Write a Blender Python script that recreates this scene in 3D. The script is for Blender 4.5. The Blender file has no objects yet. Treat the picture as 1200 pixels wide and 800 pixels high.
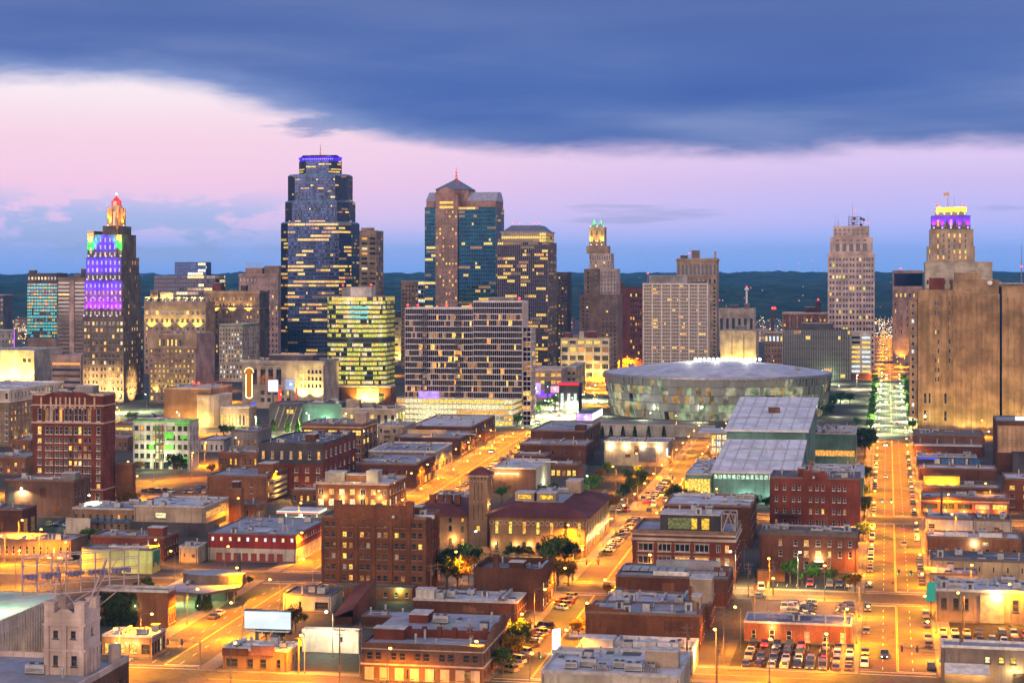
import bpy, math, random
from mathutils import Vector, Matrix
R = math.radians
S = bpy.context.scene
COL = S.collection
# ------------------------------------------------------------------ camera
FPX, HZ, CX, CAMZ = 2100.0, 322.0, 600.0, 90.0      # focal length in photo pixels, horizon row, centre column, eye height
cam_data = bpy.data.cameras.new('camera')
cam_data.sensor_fit = 'HORIZONTAL'; cam_data.sensor_width = 36.0
cam_data.lens = 36.0 * FPX / 1200.0
cam_data.shift_y = -(400.0 - HZ) / 1200.0
cam_data.clip_start = 1.0; cam_data.clip_end = 40000.0
cam = bpy.data.objects.new('camera', cam_data); COL.objects.link(cam)
cam.location = (0, 0, CAMZ); cam.rotation_euler = (R(90), 0, 0)
S.camera = cam
# ------------------------------------------------------------------ view
S.view_settings.view_transform = 'Standard'
S.view_settings.look = 'None'
S.view_settings.exposure = 0.0
S.view_settings.gamma = 1.0
S.view_settings.use_curve_mapping = False
cy = S.cycles
cy.max_bounces = 4; cy.diffuse_bounces = 2; cy.glossy_bounces = 3; cy.transmission_bounces = 2
cy.volume_bounces = 0; cy.transparent_max_bounces = 4
cy.caustics_reflective = False; cy.caustics_refractive = False
cy.sample_clamp_indirect = 3.0; cy.sample_clamp_direct = 0.0
cy.use_denoising = True
cy.use_light_tree = True
# ------------------------------------------------------------------ node helpers
def nd(nt, typ, ins=None, **props):
    n = nt.nodes.new(typ)
    for k, v in props.items(): setattr(n, k, v)
    for k, v in (ins or {}).items():
        s = n.inputs[k]
        if isinstance(v, bpy.types.NodeSocket): nt.links.new(v, s)
        else: s.default_value = v
    return n
def mth(nt, op, a, b=0.0, c=0.0, clamp=False):
    n = nt.nodes.new('ShaderNodeMath'); n.operation = op; n.use_clamp = clamp
    for i, v in enumerate((a, b, c)):
        if isinstance(v, bpy.types.NodeSocket): nt.links.new(v, n.inputs[i])
        else: n.inputs[i].default_value = v
    return n.outputs[0]
def mixc(nt, f, a, b, mode='MIX'):
    n = nt.nodes.new('ShaderNodeMix'); n.data_type = 'RGBA'; n.blend_type = mode
    for idx, v in ((0, f), (6, a), (7, b)):
        s = n.inputs[idx]
        if isinstance(v, bpy.types.NodeSocket): nt.links.new(v, s)
        elif idx == 0: s.default_value = v
        else: s.default_value = (v[0], v[1], v[2], 1)
    return n.outputs[2]
def smooth(nt, v, a, b):
    n = nd(nt, 'ShaderNodeMapRange', {0: v, 1: a, 2: b, 3: 0.0, 4: 1.0}, interpolation_type='SMOOTHSTEP')
    return n.outputs[0]
def ramp(nt, fac, stops):
    n = nt.nodes.new('ShaderNodeValToRGB'); nt.links.new(fac, n.inputs[0])
    e = n.color_ramp.elements
    while len(e) > 1: e.remove(e[-1])
    e[0].position = stops[0][0]; e[0].color = (*stops[0][1], 1)
    for p, c in stops[1:]:
        q = e.new(p); q.color = (*c, 1)
    return n.outputs[0]
# ------------------------------------------------------------------ dusk sky
SUN_EL, SUN_ROT = R(8.0), R(213.5)
W = bpy.data.worlds.new('World'); S.world = W; W.use_nodes = True
nt = W.node_tree; nt.nodes.clear()
tc = nd(nt, 'ShaderNodeTexCoord')
sep = nd(nt, 'ShaderNodeSeparateXYZ', {0: tc.outputs['Generated']})
dx, dy, dz = sep.outputs
az = mth(nt, 'ARCTAN2', dx, dy)
el = mth(nt, 'ARCSINE', dz)
elp = mth(nt, 'MAXIMUM', el, 0.0)
e5 = mth(nt, 'MULTIPLY', elp, 2.0, clamp=True)          # 0.5 rad of elevation fills the ramps
left = ramp(nt, e5, [(0.0, (.29, .52, 1.18)), (.03, (.46, .60, 1.16)), (.06, (.88, .64, .97)), (.10, (1.02, .64, .86)), (.15, (1.0, .68, .82)), (.20, (1.0, .84, .90)),
                     (.26, (.88, .80, .88)), (.6, (.50, .50, .72)), (1.0, (.36, .42, .70))])
right = ramp(nt, e5, [(0.0, (.27, .52, 1.18)), (.03, (.38, .56, 1.20)), (.06, (.56, .55, 1.08)), (.10, (.66, .53, .94)), (.15, (.84, .63, .93)), (.20, (.84, .68, .92)),
                      (.26, (.70, .62, .84)), (.6, (.46, .48, .72)), (1.0, (.36, .42, .70))])
clear = mixc(nt, smooth(nt, az, -.22, .24), left, right)
def vec(x, y, z=0.0):
    return nd(nt, 'ShaderNodeCombineXYZ', {0: x, 1: y, 2: z}).outputs[0]
def nz(v, scale, detail=5.0, rough=.55, dist=0.0):
    return nd(nt, 'ShaderNodeTexNoise', {'Vector': v, 'Scale': scale, 'Detail': detail, 'Roughness': rough, 'Distortion': dist}).outputs[0]
# low blue cumulus to the left of the towers
n1 = nz(vec(mth(nt, 'MULTIPLY', az, 1.0), mth(nt, 'MULTIPLY', el, 2.6), 3.1), 17.0, 6.0, .6)
band = mth(nt, 'MULTIPLY', smooth(nt, el, .000, .018), mth(nt, 'SUBTRACT', 1.0, smooth(nt, el, .030, .052)))
azm = mth(nt, 'SUBTRACT', 1.0, smooth(nt, az, -.17, -.06))
cum = mth(nt, 'MULTIPLY', mth(nt, 'MULTIPLY', smooth(nt, n1, .47, .55), band), azm)
sky = mixc(nt, mth(nt, 'MULTIPLY', cum, .9), clear, (.42, .54, .92))
# thin level streaks
n2 = nz(vec(mth(nt, 'MULTIPLY', az, 1.0), mth(nt, 'MULTIPLY', el, 14.0), 7.7), 9.0, 4.0, .5)
stk = mth(nt, 'MULTIPLY', smooth(nt, n2, .60, .70), mth(nt, 'MULTIPLY', smooth(nt, el, .02, .03), mth(nt, 'SUBTRACT', 1.0, smooth(nt, el, .04, .06))))
sky = mixc(nt, mth(nt, 'MULTIPLY', stk, .55), sky, (.36, .40, .72))
# the heavy slate cloud deck
warp = mth(nt, 'SUBTRACT', nz(vec(mth(nt, 'MULTIPLY', az, 1.0), mth(nt, 'MULTIPLY', el, 3.0), 1.3), 9.0, 6.0, .58), .5)
fine = mth(nt, 'SUBTRACT', nz(vec(mth(nt, 'MULTIPLY', az, 1.0), mth(nt, 'MULTIPLY', el, 5.0), 9.3), 34.0, 5.0, .6), .5)
edge = mth(nt, 'ADD', .066, mth(nt, 'MULTIPLY', .038, mth(nt, 'SUBTRACT', 1.0, smooth(nt, az, -.24, .03))))
dd = mth(nt, 'SUBTRACT', mth(nt, 'ADD', mth(nt, 'ADD', el, mth(nt, 'MULTIPLY', warp, .024)), mth(nt, 'MULTIPLY', fine, .008)), edge)
deck = mth(nt, 'MULTIPLY', smooth(nt, dd, -.005, .010), mth(nt, 'SUBTRACT', 1.0, smooth(nt, el, .30, .60)))
n3 = nz(vec(mth(nt, 'MULTIPLY', az, .7), mth(nt, 'MULTIPLY', el, 4.5), 4.4), 6.0, 6.0, .52, .2)
deckc = ramp(nt, n3, [(0.28, (.018, .075, .38)), (.44, (.040, .105, .42)), (.57, (.080, .145, .45)), (.72, (.17, .23, .53))])
deckc = mixc(nt, mth(nt, 'MULTIPLY', smooth(nt, el, .09, .16), .55), deckc, (.105, .145, .37))
lip = mth(nt, 'SUBTRACT', 1.0, smooth(nt, dd, .000, .022))
deckc = mixc(nt, mth(nt, 'MULTIPLY', mth(nt, 'MULTIPLY', lip, mth(nt, 'SUBTRACT', 1.0, smooth(nt, az, -.12, .05))), .75), deckc, (.28, .36, .68))
sky = mixc(nt, deck, sky, deckc)
# a torn scrap of cloud hanging under the deck
ba = mth(nt, 'DIVIDE', mth(nt, 'ADD', az, .105), .030); be = mth(nt, 'DIVIDE', mth(nt, 'SUBTRACT', el, .0825), .0065)
scrap = mth(nt, 'SUBTRACT', mth(nt, 'ADD', 1.0, mth(nt, 'MULTIPLY', fine, 2.2)), mth(nt, 'SQRT', mth(nt, 'ADD', mth(nt, 'MULTIPLY', ba, ba), mth(nt, 'MULTIPLY', be, be))))
sky = mixc(nt, mth(nt, 'MULTIPLY', smooth(nt, scrap, -.1, .6), .8), sky, (.16, .24, .55))
below = mth(nt, 'SUBTRACT', 1.0, smooth(nt, el, -.05, 0.0))
sky = mixc(nt, below, sky, (.10, .14, .25))
nish = nd(nt, 'ShaderNodeTexSky', sky_type='NISHITA', sun_disc=False, sun_elevation=SUN_EL, sun_rotation=SUN_ROT)
# afterglow added behind the viewer, over the west and south, to brighten facades
rear = mth(nt, 'MULTIPLY', smooth(nt, mth(nt, 'MULTIPLY', dy, -1.0), .05, .55), mth(nt, 'MULTIPLY', smooth(nt, el, -.02, .04), mth(nt, 'SUBTRACT', 1.0, smooth(nt, el, .35, .9))))
sky = mixc(nt, rear, sky, (2.1, 1.45, 1.12))
bg1 = nd(nt, 'ShaderNodeBackground', {'Color': sky, 'Strength': 1.0})
bg2 = nd(nt, 'ShaderNodeBackground', {'Color': nish.outputs[0], 'Strength': 0.012})
add = nd(nt, 'ShaderNodeAddShader', {0: bg1.outputs[0], 1: bg2.outputs[0]})
nd(nt, 'ShaderNodeOutputWorld', {'Surface': add.outputs[0]})
# ------------------------------------------------------------------ the last warm light from the west
sd = bpy.data.lights.new('sun', 'SUN'); sd.energy = 0.75; sd.angle = R(20); sd.color = (1.0, .74, .64)
sun = bpy.data.objects.new('sun', sd); COL.objects.link(sun)
sun.rotation_euler = Vector((0.55, 0.83, -0.14)).to_track_quat('-Z', 'Y').to_euler()
# ================================================================== materials
MATS = {}
def _base(key):
    m = bpy.data.materials.new(key); m.use_nodes = True
    m.node_tree.nodes.clear(); MATS[key] = m
    return m, m.node_tree
def _nz(nt, v, sc, det=4.0, ro=.55):
    return nd(nt, 'ShaderNodeTexNoise', {'Vector': v, 'Scale': sc, 'Detail': det, 'Roughness': ro}).outputs[0]
def mat_wall(kind, c, rough=.85):
    """weathered wall: broad stains, rain streaks, courses or panels by kind"""
    key = f'{kind}_{c[0]:.3f}_{c[1]:.3f}_{c[2]:.3f}'
    if key in MATS: return MATS[key]
    m, nt = _base(key)
    tc = nd(nt, 'ShaderNodeTexCoord'); P = tc.outputs['Object']
    oi = nd(nt, 'ShaderNodeObjectInfo')
    mp = nd(nt, 'ShaderNodeMapping', {'Vector': P, 'Scale': (1.0, 1.0, .12)}).outputs[0]
    a = _nz(nt, P, .11, 5.0); b = _nz(nt, mp, .9, 4.0); g = _nz(nt, P, 2.3, 3.0)
    col = mixc(nt, smooth(nt, a, .35, .68), tuple(x * .62 for x in c), tuple(min(1, x * 1.28) for x in c))
    col = mixc(nt, mth(nt, 'MULTIPLY', smooth(nt, b, .48, .70), .55), col, tuple(x * .5 for x in c))
    amp = .55 if kind == 'brick' else .25
    col = mixc(nt, mth(nt, 'MULTIPLY', smooth(nt, g, .42, .62), amp), col, (c[0] * .62, c[1] * .58, c[2] * .58))
    h = g
    if kind == 'brick':
        br = nd(nt, 'ShaderNodeTexBrick', {'Vector': nd(nt, 'ShaderNodeMapping', {'Vector': P, 'Rotation': (R(90), 0, 0)}).outputs[0], 'Color1': (1, 1, 1, 1), 'Color2': (.75, .75, .75, 1), 'Mortar': (.55, .55, .55, 1),
                'Scale': 1.0, 'Mortar Size': .02, 'Brick Width': .6, 'Row Height': .22})
        col = mixc(nt, .55, col, br.outputs[0], 'MULTIPLY')
    elif kind == 'metal':
        wv = nd(nt, 'ShaderNodeTexWave', {'Vector': P, 'Scale': .9, 'Distortion': 0.0}, bands_direction='X').outputs[1]
        wy = nd(nt, 'ShaderNodeTexWave', {'Vector': P, 'Scale': .9, 'Distortion': 0.0}, bands_direction='Y').outputs[1]
        h = mth(nt, 'ADD', wv, wy)
    elif kind == 'panel':
        br = nd(nt, 'ShaderNodeTexBrick', {'Vector': nd(nt, 'ShaderNodeMapping', {'Vector': P, 'Rotation': (R(90), 0, 0)}).outputs[0], 'Color1': (1, 1, 1, 1), 'Color2': (.88, .88, .88, 1), 'Mortar': (.6, .6, .6, 1),
                'Scale': 1.0, 'Mortar Size': .03, 'Brick Width': 3.2, 'Row Height': 1.6}, offset=0.0)
        col = mixc(nt, .7, col, br.outputs[0], 'MULTIPLY')
    bp = nd(nt, 'ShaderNodeBump', {'Strength': .35, 'Distance': .06, 'Height': h})
    p = nd(nt, 'ShaderNodeBsdfPrincipled', {'Base Color': col, 'Roughness': rough, 'Specular IOR Level': .2, 'Normal': bp.outputs[0]})
    nd(nt, 'ShaderNodeOutputMaterial', {'Surface': p.outputs[0]})
    return m
def mat_plain(key, c, rough=.7, metal=0.0, var=.25, scale=.6):
    if key in MATS: return MATS[key]
    m, nt = _base(key)
    P = nd(nt, 'ShaderNodeTexCoord').outputs['Object']
    a = _nz(nt, P, scale, 4.0)
    col = mixc(nt, smooth(nt, a, .3, .7), tuple(x * (1 - var) for x in c), tuple(min(1, x * (1 + var)) for x in c))
    p = nd(nt, 'ShaderNodeBsdfPrincipled', {'Base Color': col, 'Roughness': rough, 'Metallic': metal})
    nd(nt, 'ShaderNodeOutputMaterial', {'Surface': p.outputs[0]})
    return m
def mat_roof(c, seam=0):
    """flat roof membrane: ponding stains, patches, sheet seams"""
    key = f'roof_{c[0]:.2f}_{c[1]:.2f}_{seam}'
    if key in MATS: return MATS[key]
    m, nt = _base(key)
    P = nd(nt, 'ShaderNodeTexCoord').outputs['Object']
    a = _nz(nt, P, .12, 6.0, .65); b = _nz(nt, P, .55, 5.0, .6); g = _nz(nt, P, 3.0, 3.0)
    vo = nd(nt, 'ShaderNodeTexVoronoi', {'Vector': P, 'Scale': .16}, distance='CHEBYCHEV').outputs['Color']
    col = mixc(nt, smooth(nt, a, .36, .64), tuple(x * .68 for x in c), c)
    col = mixc(nt, .16, col, vo, 'SOFT_LIGHT')
    col = mixc(nt, mth(nt, 'MULTIPLY', smooth(nt, b, .56, .70), .5), col, tuple(x * .38 for x in c))
    col = mixc(nt, mth(nt, 'MULTIPLY', g, .22), col, (.03, .03, .03))
    br = nd(nt, 'ShaderNodeTexBrick', {'Vector': P, 'Color1': (1, 1, 1, 1), 'Color2': (.93, .93, .93, 1), 'Mortar': (.55, .55, .55, 1), 'Scale': 1.0, 'Mortar Size': .05,
            'Brick Width': 9.0, 'Row Height': 2.2 if not seam else .9})
    col = mixc(nt, .6, col, br.outputs[0], 'MULTIPLY')
    p = nd(nt, 'ShaderNodeBsdfPrincipled', {'Base Color': col, 'Roughness': .62, 'Normal': nd(nt, 'ShaderNodeBump', {'Strength': .3, 'Distance': .05, 'Height': b}).outputs[0]})
    nd(nt, 'ShaderNodeOutputMaterial', {'Surface': p.outputs[0]})
    return m
def mat_glass(key='glass_dark', c=(.02, .026, .035), rough=.06, spec=.9, metal=0.0):
    if key in MATS: return MATS[key]
    m, nt = _base(key)
    P = nd(nt, 'ShaderNodeTexCoord').outputs['Object']
    a = _nz(nt, P, .12, 2.0)
    col = mixc(nt, smooth(nt, a, .4, .6), tuple(x * .8 for x in c), tuple(x * 1.25 for x in c))
    p = nd(nt, 'ShaderNodeBsdfPrincipled', {'Base Color': col, 'Roughness': rough, 'IOR': 1.6, 'Specular IOR Level': spec, 'Metallic': metal})
    nd(nt, 'ShaderNodeOutputMaterial', {'Surface': p.outputs[0]})
    return m
def mat_lit(key, c, s=1.0, var=.6, scale=1.3):
    """a lit room or lamp: uneven inside (blinds, fittings, furniture)"""
    if key in MATS: return MATS[key]
    m, nt = _base(key)
    P = nd(nt, 'ShaderNodeTexCoord').outputs['Object']
    oi = nd(nt, 'ShaderNodeObjectInfo')
    v = nd(nt, 'ShaderNodeVectorMath', {0: P, 1: nd(nt, 'ShaderNodeCombineXYZ', {0: mth(nt, 'MULTIPLY', oi.outputs['Random'], 50.0), 2: mth(nt, 'MULTIPLY', oi.outputs['Random'], 31.0)}).outputs[0]}, operation='ADD').outputs[0]
    a = _nz(nt, v, scale, 2.0)
    f = mth(nt, 'MULTIPLY', s, mth(nt, 'ADD', 1.0 - var, mth(nt, 'MULTIPLY', smooth(nt, a, .3, .7), 2 * var)))
    e = nd(nt, 'ShaderNodeEmission', {'Color': (*c, 1), 'Strength': f})
    g = nd(nt, 'ShaderNodeBsdfGlossy', {'Color': (.08, .08, .08, 1), 'Roughness': .1})
    ad = nd(nt, 'ShaderNodeAddShader', {0: e.outputs[0], 1: g.outputs[0]})
    nd(nt, 'ShaderNodeOutputMaterial', {'Surface': ad.outputs[0]})
    m.cycles.emission_sampling = 'NONE'
    return m
def mat_paint():
    if 'car_paint' in MATS: return MATS['car_paint']
    m, nt = _base('car_paint')
    oi = nd(nt, 'ShaderNodeObjectInfo')
    p = nd(nt, 'ShaderNodeBsdfPrincipled', {'Base Color': oi.outputs['Color'], 'Roughness': .28, 'Coat Weight': .6, 'Coat Roughness': .08})
    nd(nt, 'ShaderNodeOutputMaterial', {'Surface': p.outputs[0]})
    return m
def mat_ground(key, c, c2, s1=.05, s2=.6, rough=.85, cracks=False):
    if key in MATS: return MATS[key]
    m, nt = _base(key)
    P = nd(nt, 'ShaderNodeTexCoord').outputs['Object']
    a = _nz(nt, P, s1, 6.0, .6); b = _nz(nt, P, s2, 5.0, .6); g = _nz(nt, P, 7.0, 2.0)
    col = mixc(nt, smooth(nt, a, .36, .64), c, c2)
    col = mixc(nt, mth(nt, 'MULTIPLY', smooth(nt, b, .5, .68), .5), col, tuple(x * .6 for x in c))
    col = mixc(nt, mth(nt, 'MULTIPLY', g, .25), col, tuple(x * .5 for x in c))
    if cracks:
        vo = nd(nt, 'ShaderNodeTexVoronoi', {'Vector': P, 'Scale': .11}, feature='DISTANCE_TO_EDGE').outputs[0]
        col = mixc(nt, mth(nt, 'MULTIPLY', mth(nt, 'SUBTRACT', 1.0, smooth(nt, vo, .0, .018)), .55), col, tuple(x * .35 for x in c))
        vo2 = nd(nt, 'ShaderNodeTexVoronoi', {'Vector': P, 'Scale': .07}, distance='CHEBYCHEV').outputs['Color']
        col = mixc(nt, .18, col, vo2, 'OVERLAY')
    p = nd(nt, 'ShaderNodeBsdfPrincipled', {'Base Color': col, 'Roughness': rough, 'Specular IOR Level': .06, 'Normal': nd(nt, 'ShaderNodeBump', {'Strength': .3, 'Distance': .03, 'Height': g}).outputs[0]})
    nd(nt, 'ShaderNodeOutputMaterial', {'Surface': p.outputs[0]})
    return m
def mat_leaf(key, c):
    if key in MATS: return MATS[key]
    m, nt = _base(key)
    gi = nd(nt, 'ShaderNodeNewGeometry')
    col = mixc(nt, gi.outputs['Random Per Island'], tuple(x * .5 for x in c), tuple(x * 1.6 for x in c))
    d = nd(nt, 'ShaderNodeBsdfDiffuse', {'Color': col}); t = nd(nt, 'ShaderNodeBsdfTranslucent', {'Color': col})
    mx = nd(nt, 'ShaderNodeMixShader', {0: .35, 1: d.outputs[0], 2: t.outputs[0]})
    nd(nt, 'ShaderNodeOutputMaterial', {'Surface': mx.outputs[0]})
    return m
def mat_emit(key, c, s, sample=False):
    if key in MATS: return MATS[key]
    m, nt = _base(key)
    e = nd(nt, 'ShaderNodeEmission', {'Color': (*c, 1), 'Strength': s})
    nd(nt, 'ShaderNodeOutputMaterial', {'Surface': e.outputs[0]})
    if not sample: m.cycles.emission_sampling = 'NONE'
    return m

GLASS = mat_glass()
LIT = {
    'warm':   mat_lit('lit_warm', (1.0, .43, .075), 1.1),
    'yellow': mat_lit('lit_yellow', (1.0, .66, .11), 1.2),
    'gold':   mat_lit('lit_gold', (1.0, .56, .05), 1.1),
    'white':  mat_lit('lit_white', (1.0, .80, .40), 1.2),
    'dim':    mat_lit('lit_dim', (.55, .24, .06), .6),
    'green':  mat_lit('lit_green', (.80, .80, .09), 1.05),
    'teal':   mat_lit('lit_teal', (.02, .62, .62), 1.1, .5),
    'cool':   mat_lit('lit_cool', (.80, .95, 1.0), 1.1),
    'faint':  mat_lit('lit_faint', (.30, .17, .06), .45),
    'red':    mat_lit('lit_red', (1.0, .05, .02), 1.1),
    'violet': mat_lit('lit_violet', (.28, .06, 1.0), 1.2),
    'blue':   mat_lit('lit_blue', (.03, .10, 1.0), 1.2),
    'blind':  mat_plain('window_blind', (.42, .36, .28), .8, 0, .3, 3.0),
}
PAL = {
    'office': ['yellow', 'white', 'warm', 'dim', 'faint'],
    'home': ['warm', 'yellow', 'dim', 'blind', 'dim'],
    'gold': ['gold', 'yellow', 'warm', 'dim', 'faint', 'yellow'],
    'green': ['green', 'yellow', 'green', 'white'],
    'white': ['white', 'cool', 'yellow'],
    'teal': ['teal', 'teal', 'teal', 'teal', 'gold'],
    'shop': ['white', 'yellow', 'warm'],
}
for _k in LIT: PAL.setdefault(_k, [_k])
# ================================================================== geometry helpers
class MB:
    """collects faces of one mesh; a matrix places whatever is added"""
    def __init__(s): s.v, s.f, s.m, s.M = [], [], [], None
    def vert(s, p):
        if s.M is not None: p = tuple(s.M @ Vector(p))
        s.v.append(tuple(p)); return len(s.v) - 1
    def poly(s, pts, mi=0):
        s.f.append([s.vert(p) for p in pts]); s.m.append(mi)
    def box(s, x0, x1, y0, y1, z0, z1, mi=0, mt=None):
        c = [(x0, y0, z0), (x1, y0, z0), (x1, y1, z0), (x0, y1, z0), (x0, y0, z1), (x1, y0, z1), (x1, y1, z1), (x0, y1, z1)]
        b = [s.vert(p) for p in c]
        for k, q in enumerate(((0, 1, 5, 4), (1, 2, 6, 5), (2, 3, 7, 6), (3, 0, 4, 7), (4, 5, 6, 7), (3, 2, 1, 0))):
            s.f.append([b[i] for i in q]); s.m.append(mt if (k == 4 and mt is not None) else mi)
    def prism(s, pts, z0, z1, mi=0, mt=None, top=None):
        """footprint (counter-clockwise) pulled up; top = another outline for tapering"""
        t = top or pts; n = len(pts)
        a = [s.vert((p[0], p[1], z0)) for p in pts]; b = [s.vert((p[0], p[1], z1)) for p in t]
        for i in range(n):
            j = (i + 1) % n; s.f.append([a[i], a[j], b[j], b[i]]); s.m.append(mi)
        s.f.append(b); s.m.append(mi if mt is None else mt)
        s.f.append(a[::-1]); s.m.append(mi)
    def tube(s, p0, p1, r0, r1=None, n=6, mi=0, cap=True):
        r1 = r0 if r1 is None else r1
        p0, p1 = Vector(p0), Vector(p1); d = (p1 - p0)
        if d.length < 1e-6: return
        d.normalize(); a = d.orthogonal().normalized(); b = d.cross(a)
        A = [s.vert(p0 + (a * math.cos(t) + b * math.sin(t)) * r0) for t in [i * 2 * math.pi / n for i in range(n)]]
        B = [s.vert(p1 + (a * math.cos(t) + b * math.sin(t)) * r1) for t in [i * 2 * math.pi / n for i in range(n)]]
        for i in range(n):
            j = (i + 1) % n; s.f.append([A[i], A[j], B[j], B[i]]); s.m.append(mi)
        if cap:
            s.f.append(B); s.m.append(mi); s.f.append(A[::-1]); s.m.append(mi)
    def ball(s, c, r, mi=0, n=8, k=5, sz=1.0):
        rows = []
        for i in range(k + 1):
            t = math.pi * i / k
            rows.append([s.vert((c[0] + r * math.sin(t) * math.cos(2 * math.pi * j / n), c[1] + r * math.sin(t) * math.sin(2 * math.pi * j / n), c[2] - r * sz * math.cos(t))) for j in range(n)])
        for i in range(k):
            for j in range(n):
                s.f.append([rows[i][j], rows[i][(j + 1) % n], rows[i + 1][(j + 1) % n], rows[i + 1][j]]); s.m.append(mi)
    def mesh(s, name, mats, smooth_=False):
        me = bpy.data.meshes.new(name); me.from_pydata(s.v, [], s.f)
        for m in (mats if isinstance(mats, (list, tuple)) else [mats]): me.materials.append(m)
        if len(me.materials) > 1: me.polygons.foreach_set('material_index', s.m)
        if smooth_: me.polygons.foreach_set('use_smooth', [True] * len(me.polygons))
        me.update(); return me
    def build(s, name, mats, parent=None, smooth_=False):
        return link(name, s.mesh(name, mats, smooth_), parent)
def link(name, me, parent=None, loc=(0, 0, 0), rz=0.0):
    o = bpy.data.objects.new(name, me); COL.objects.link(o)
    if parent is not None: o.parent = parent
    o.location = loc
    if rz: o.rotation_euler = (0, 0, rz)
    return o
def tag(o, label=None, cat=None, group=None, kind=None):
    if label: o['label'] = label
    if cat: o['category'] = cat
    if group: o['group'] = group
    if kind: o['kind'] = kind
    return o
def thing(name, label, cat, loc=(0, 0, 0), rz=0.0, group=None):
    return tag(link(name, None, None, loc, rz), label, cat, group)
def lamp(parent, loc, power, color, kind='POINT', radius=.3, aim=None, angle=None, blend=.6, name='light'):
    ld = bpy.data.lights.new(name, kind); ld.energy = power; ld.color = color
    ld.shadow_soft_size = radius
    if kind == 'SPOT': ld.spot_size = angle or R(90); ld.spot_blend = blend
    o = link(name, ld, parent, loc)
    if aim is not None: o.rotation_euler = Vector(aim).to_track_quat('-Z', 'Y').to_euler()
    return o
def copy_tree(o, parent=None):
    c = o.copy(); COL.objects.link(c)
    if parent is not None: c.parent = parent
    for ch in list(o.children): copy_tree(ch, c)
    return c
def vp_of(px): return 940.0 + 100.0 * min(1.0, max(0.0, (px - 250.0) / 750.0))
def axes(vp):
    a = math.atan((vp - CX) / FPX)
    return a, (math.sin(a), math.cos(a)), (math.cos(a), -math.sin(a))     # angle, away, rightwards
def gpt(px, py, z=0.0):
    Y = (CAMZ - z) * FPX / (py - HZ)
    return ((px - CX) * Y / FPX, Y)
FOOT = []; NODETAIL = ('lean_to', 'retaining_wall', 'led_cube', 'petrol_station', 'campanile', 'drive_in', 'metal_garage', 'terracotta_roof_block', 'hall_link', 'hall_glass_lobby', 'gatehouse', 'patterned_theatre', 'white_wall_shop', 'lime_wall_building')
# ================================================================== buildings
def B(z0, z1, n, rows, wf=.45, hf=.6, lit=.2, pal='home', xs=None, style='sash', m=0.0, ga=None):
    """one band of a facade: rows x n openings between the heights z0..z1 (fractions of the wall)"""
    return dict(z0=z0, z1=z1, n=n, rows=rows, wf=wf, hf=hf, lit=lit, pal=pal, xs=xs, style=style, m=m)
def pairs(n, w=.3, gap=.06):
    """n pairs of openings"""
    out = []
    for i in range(n):
        c = (i + .5) / n
        out += [(c - (w / 2 + gap / 2) / n, w / n), (c + (w / 2 + gap / 2) / n, w / n)]
    return out
WCACHE = {}
def win_mesh(w, h, lit, style, trim):
    key = (round(w, 1), round(h, 1), lit, style, trim.name)
    if key in WCACHE: return WCACHE[key]
    mb = MB(); w2, h2 = w / 2, h / 2
    ft = min(.14, w * .09); d = -.10
    mb.poly([(-w2, 0, -h2), (w2, 0, -h2), (w2, 0, h2), (-w2, 0, h2)], 0)
    if style != 'tiny':
        for (x0, x1, z0, z1) in ((-w2, -w2 + ft, -h2, h2), (w2 - ft, w2, -h2, h2), (-w2 + ft, w2 - ft, -h2, -h2 + ft), (-w2 + ft, w2 - ft, h2 - ft, h2)):
            mb.box(x0, x1, d, -.004, z0, z1, 1)
        if style in ('sash', 'shop') : mb.box(-w2 + ft, w2 - ft, d * .7, -.004, -.05, .05, 1)
        if style in ('multi', 'shop'):
            k = max(2, int(w / 1.3))
            for i in range(1, k):
                x = -w2 + w * i / k; mb.box(x - .05, x + .05, d * .7, -.004, -h2 + ft, -.05 if style == 'shop' else h2 - ft, 1)
        if style == 'sill' or style == 'sash': mb.box(-w2 - .15, w2 + .15, -.42, -.10, -h2 - .22, -h2 - .004, 1)
    pm = GLASS if lit is None else LIT[lit]
    me = mb.mesh('window', [pm, trim]); WCACHE[key] = me
    return me
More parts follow.
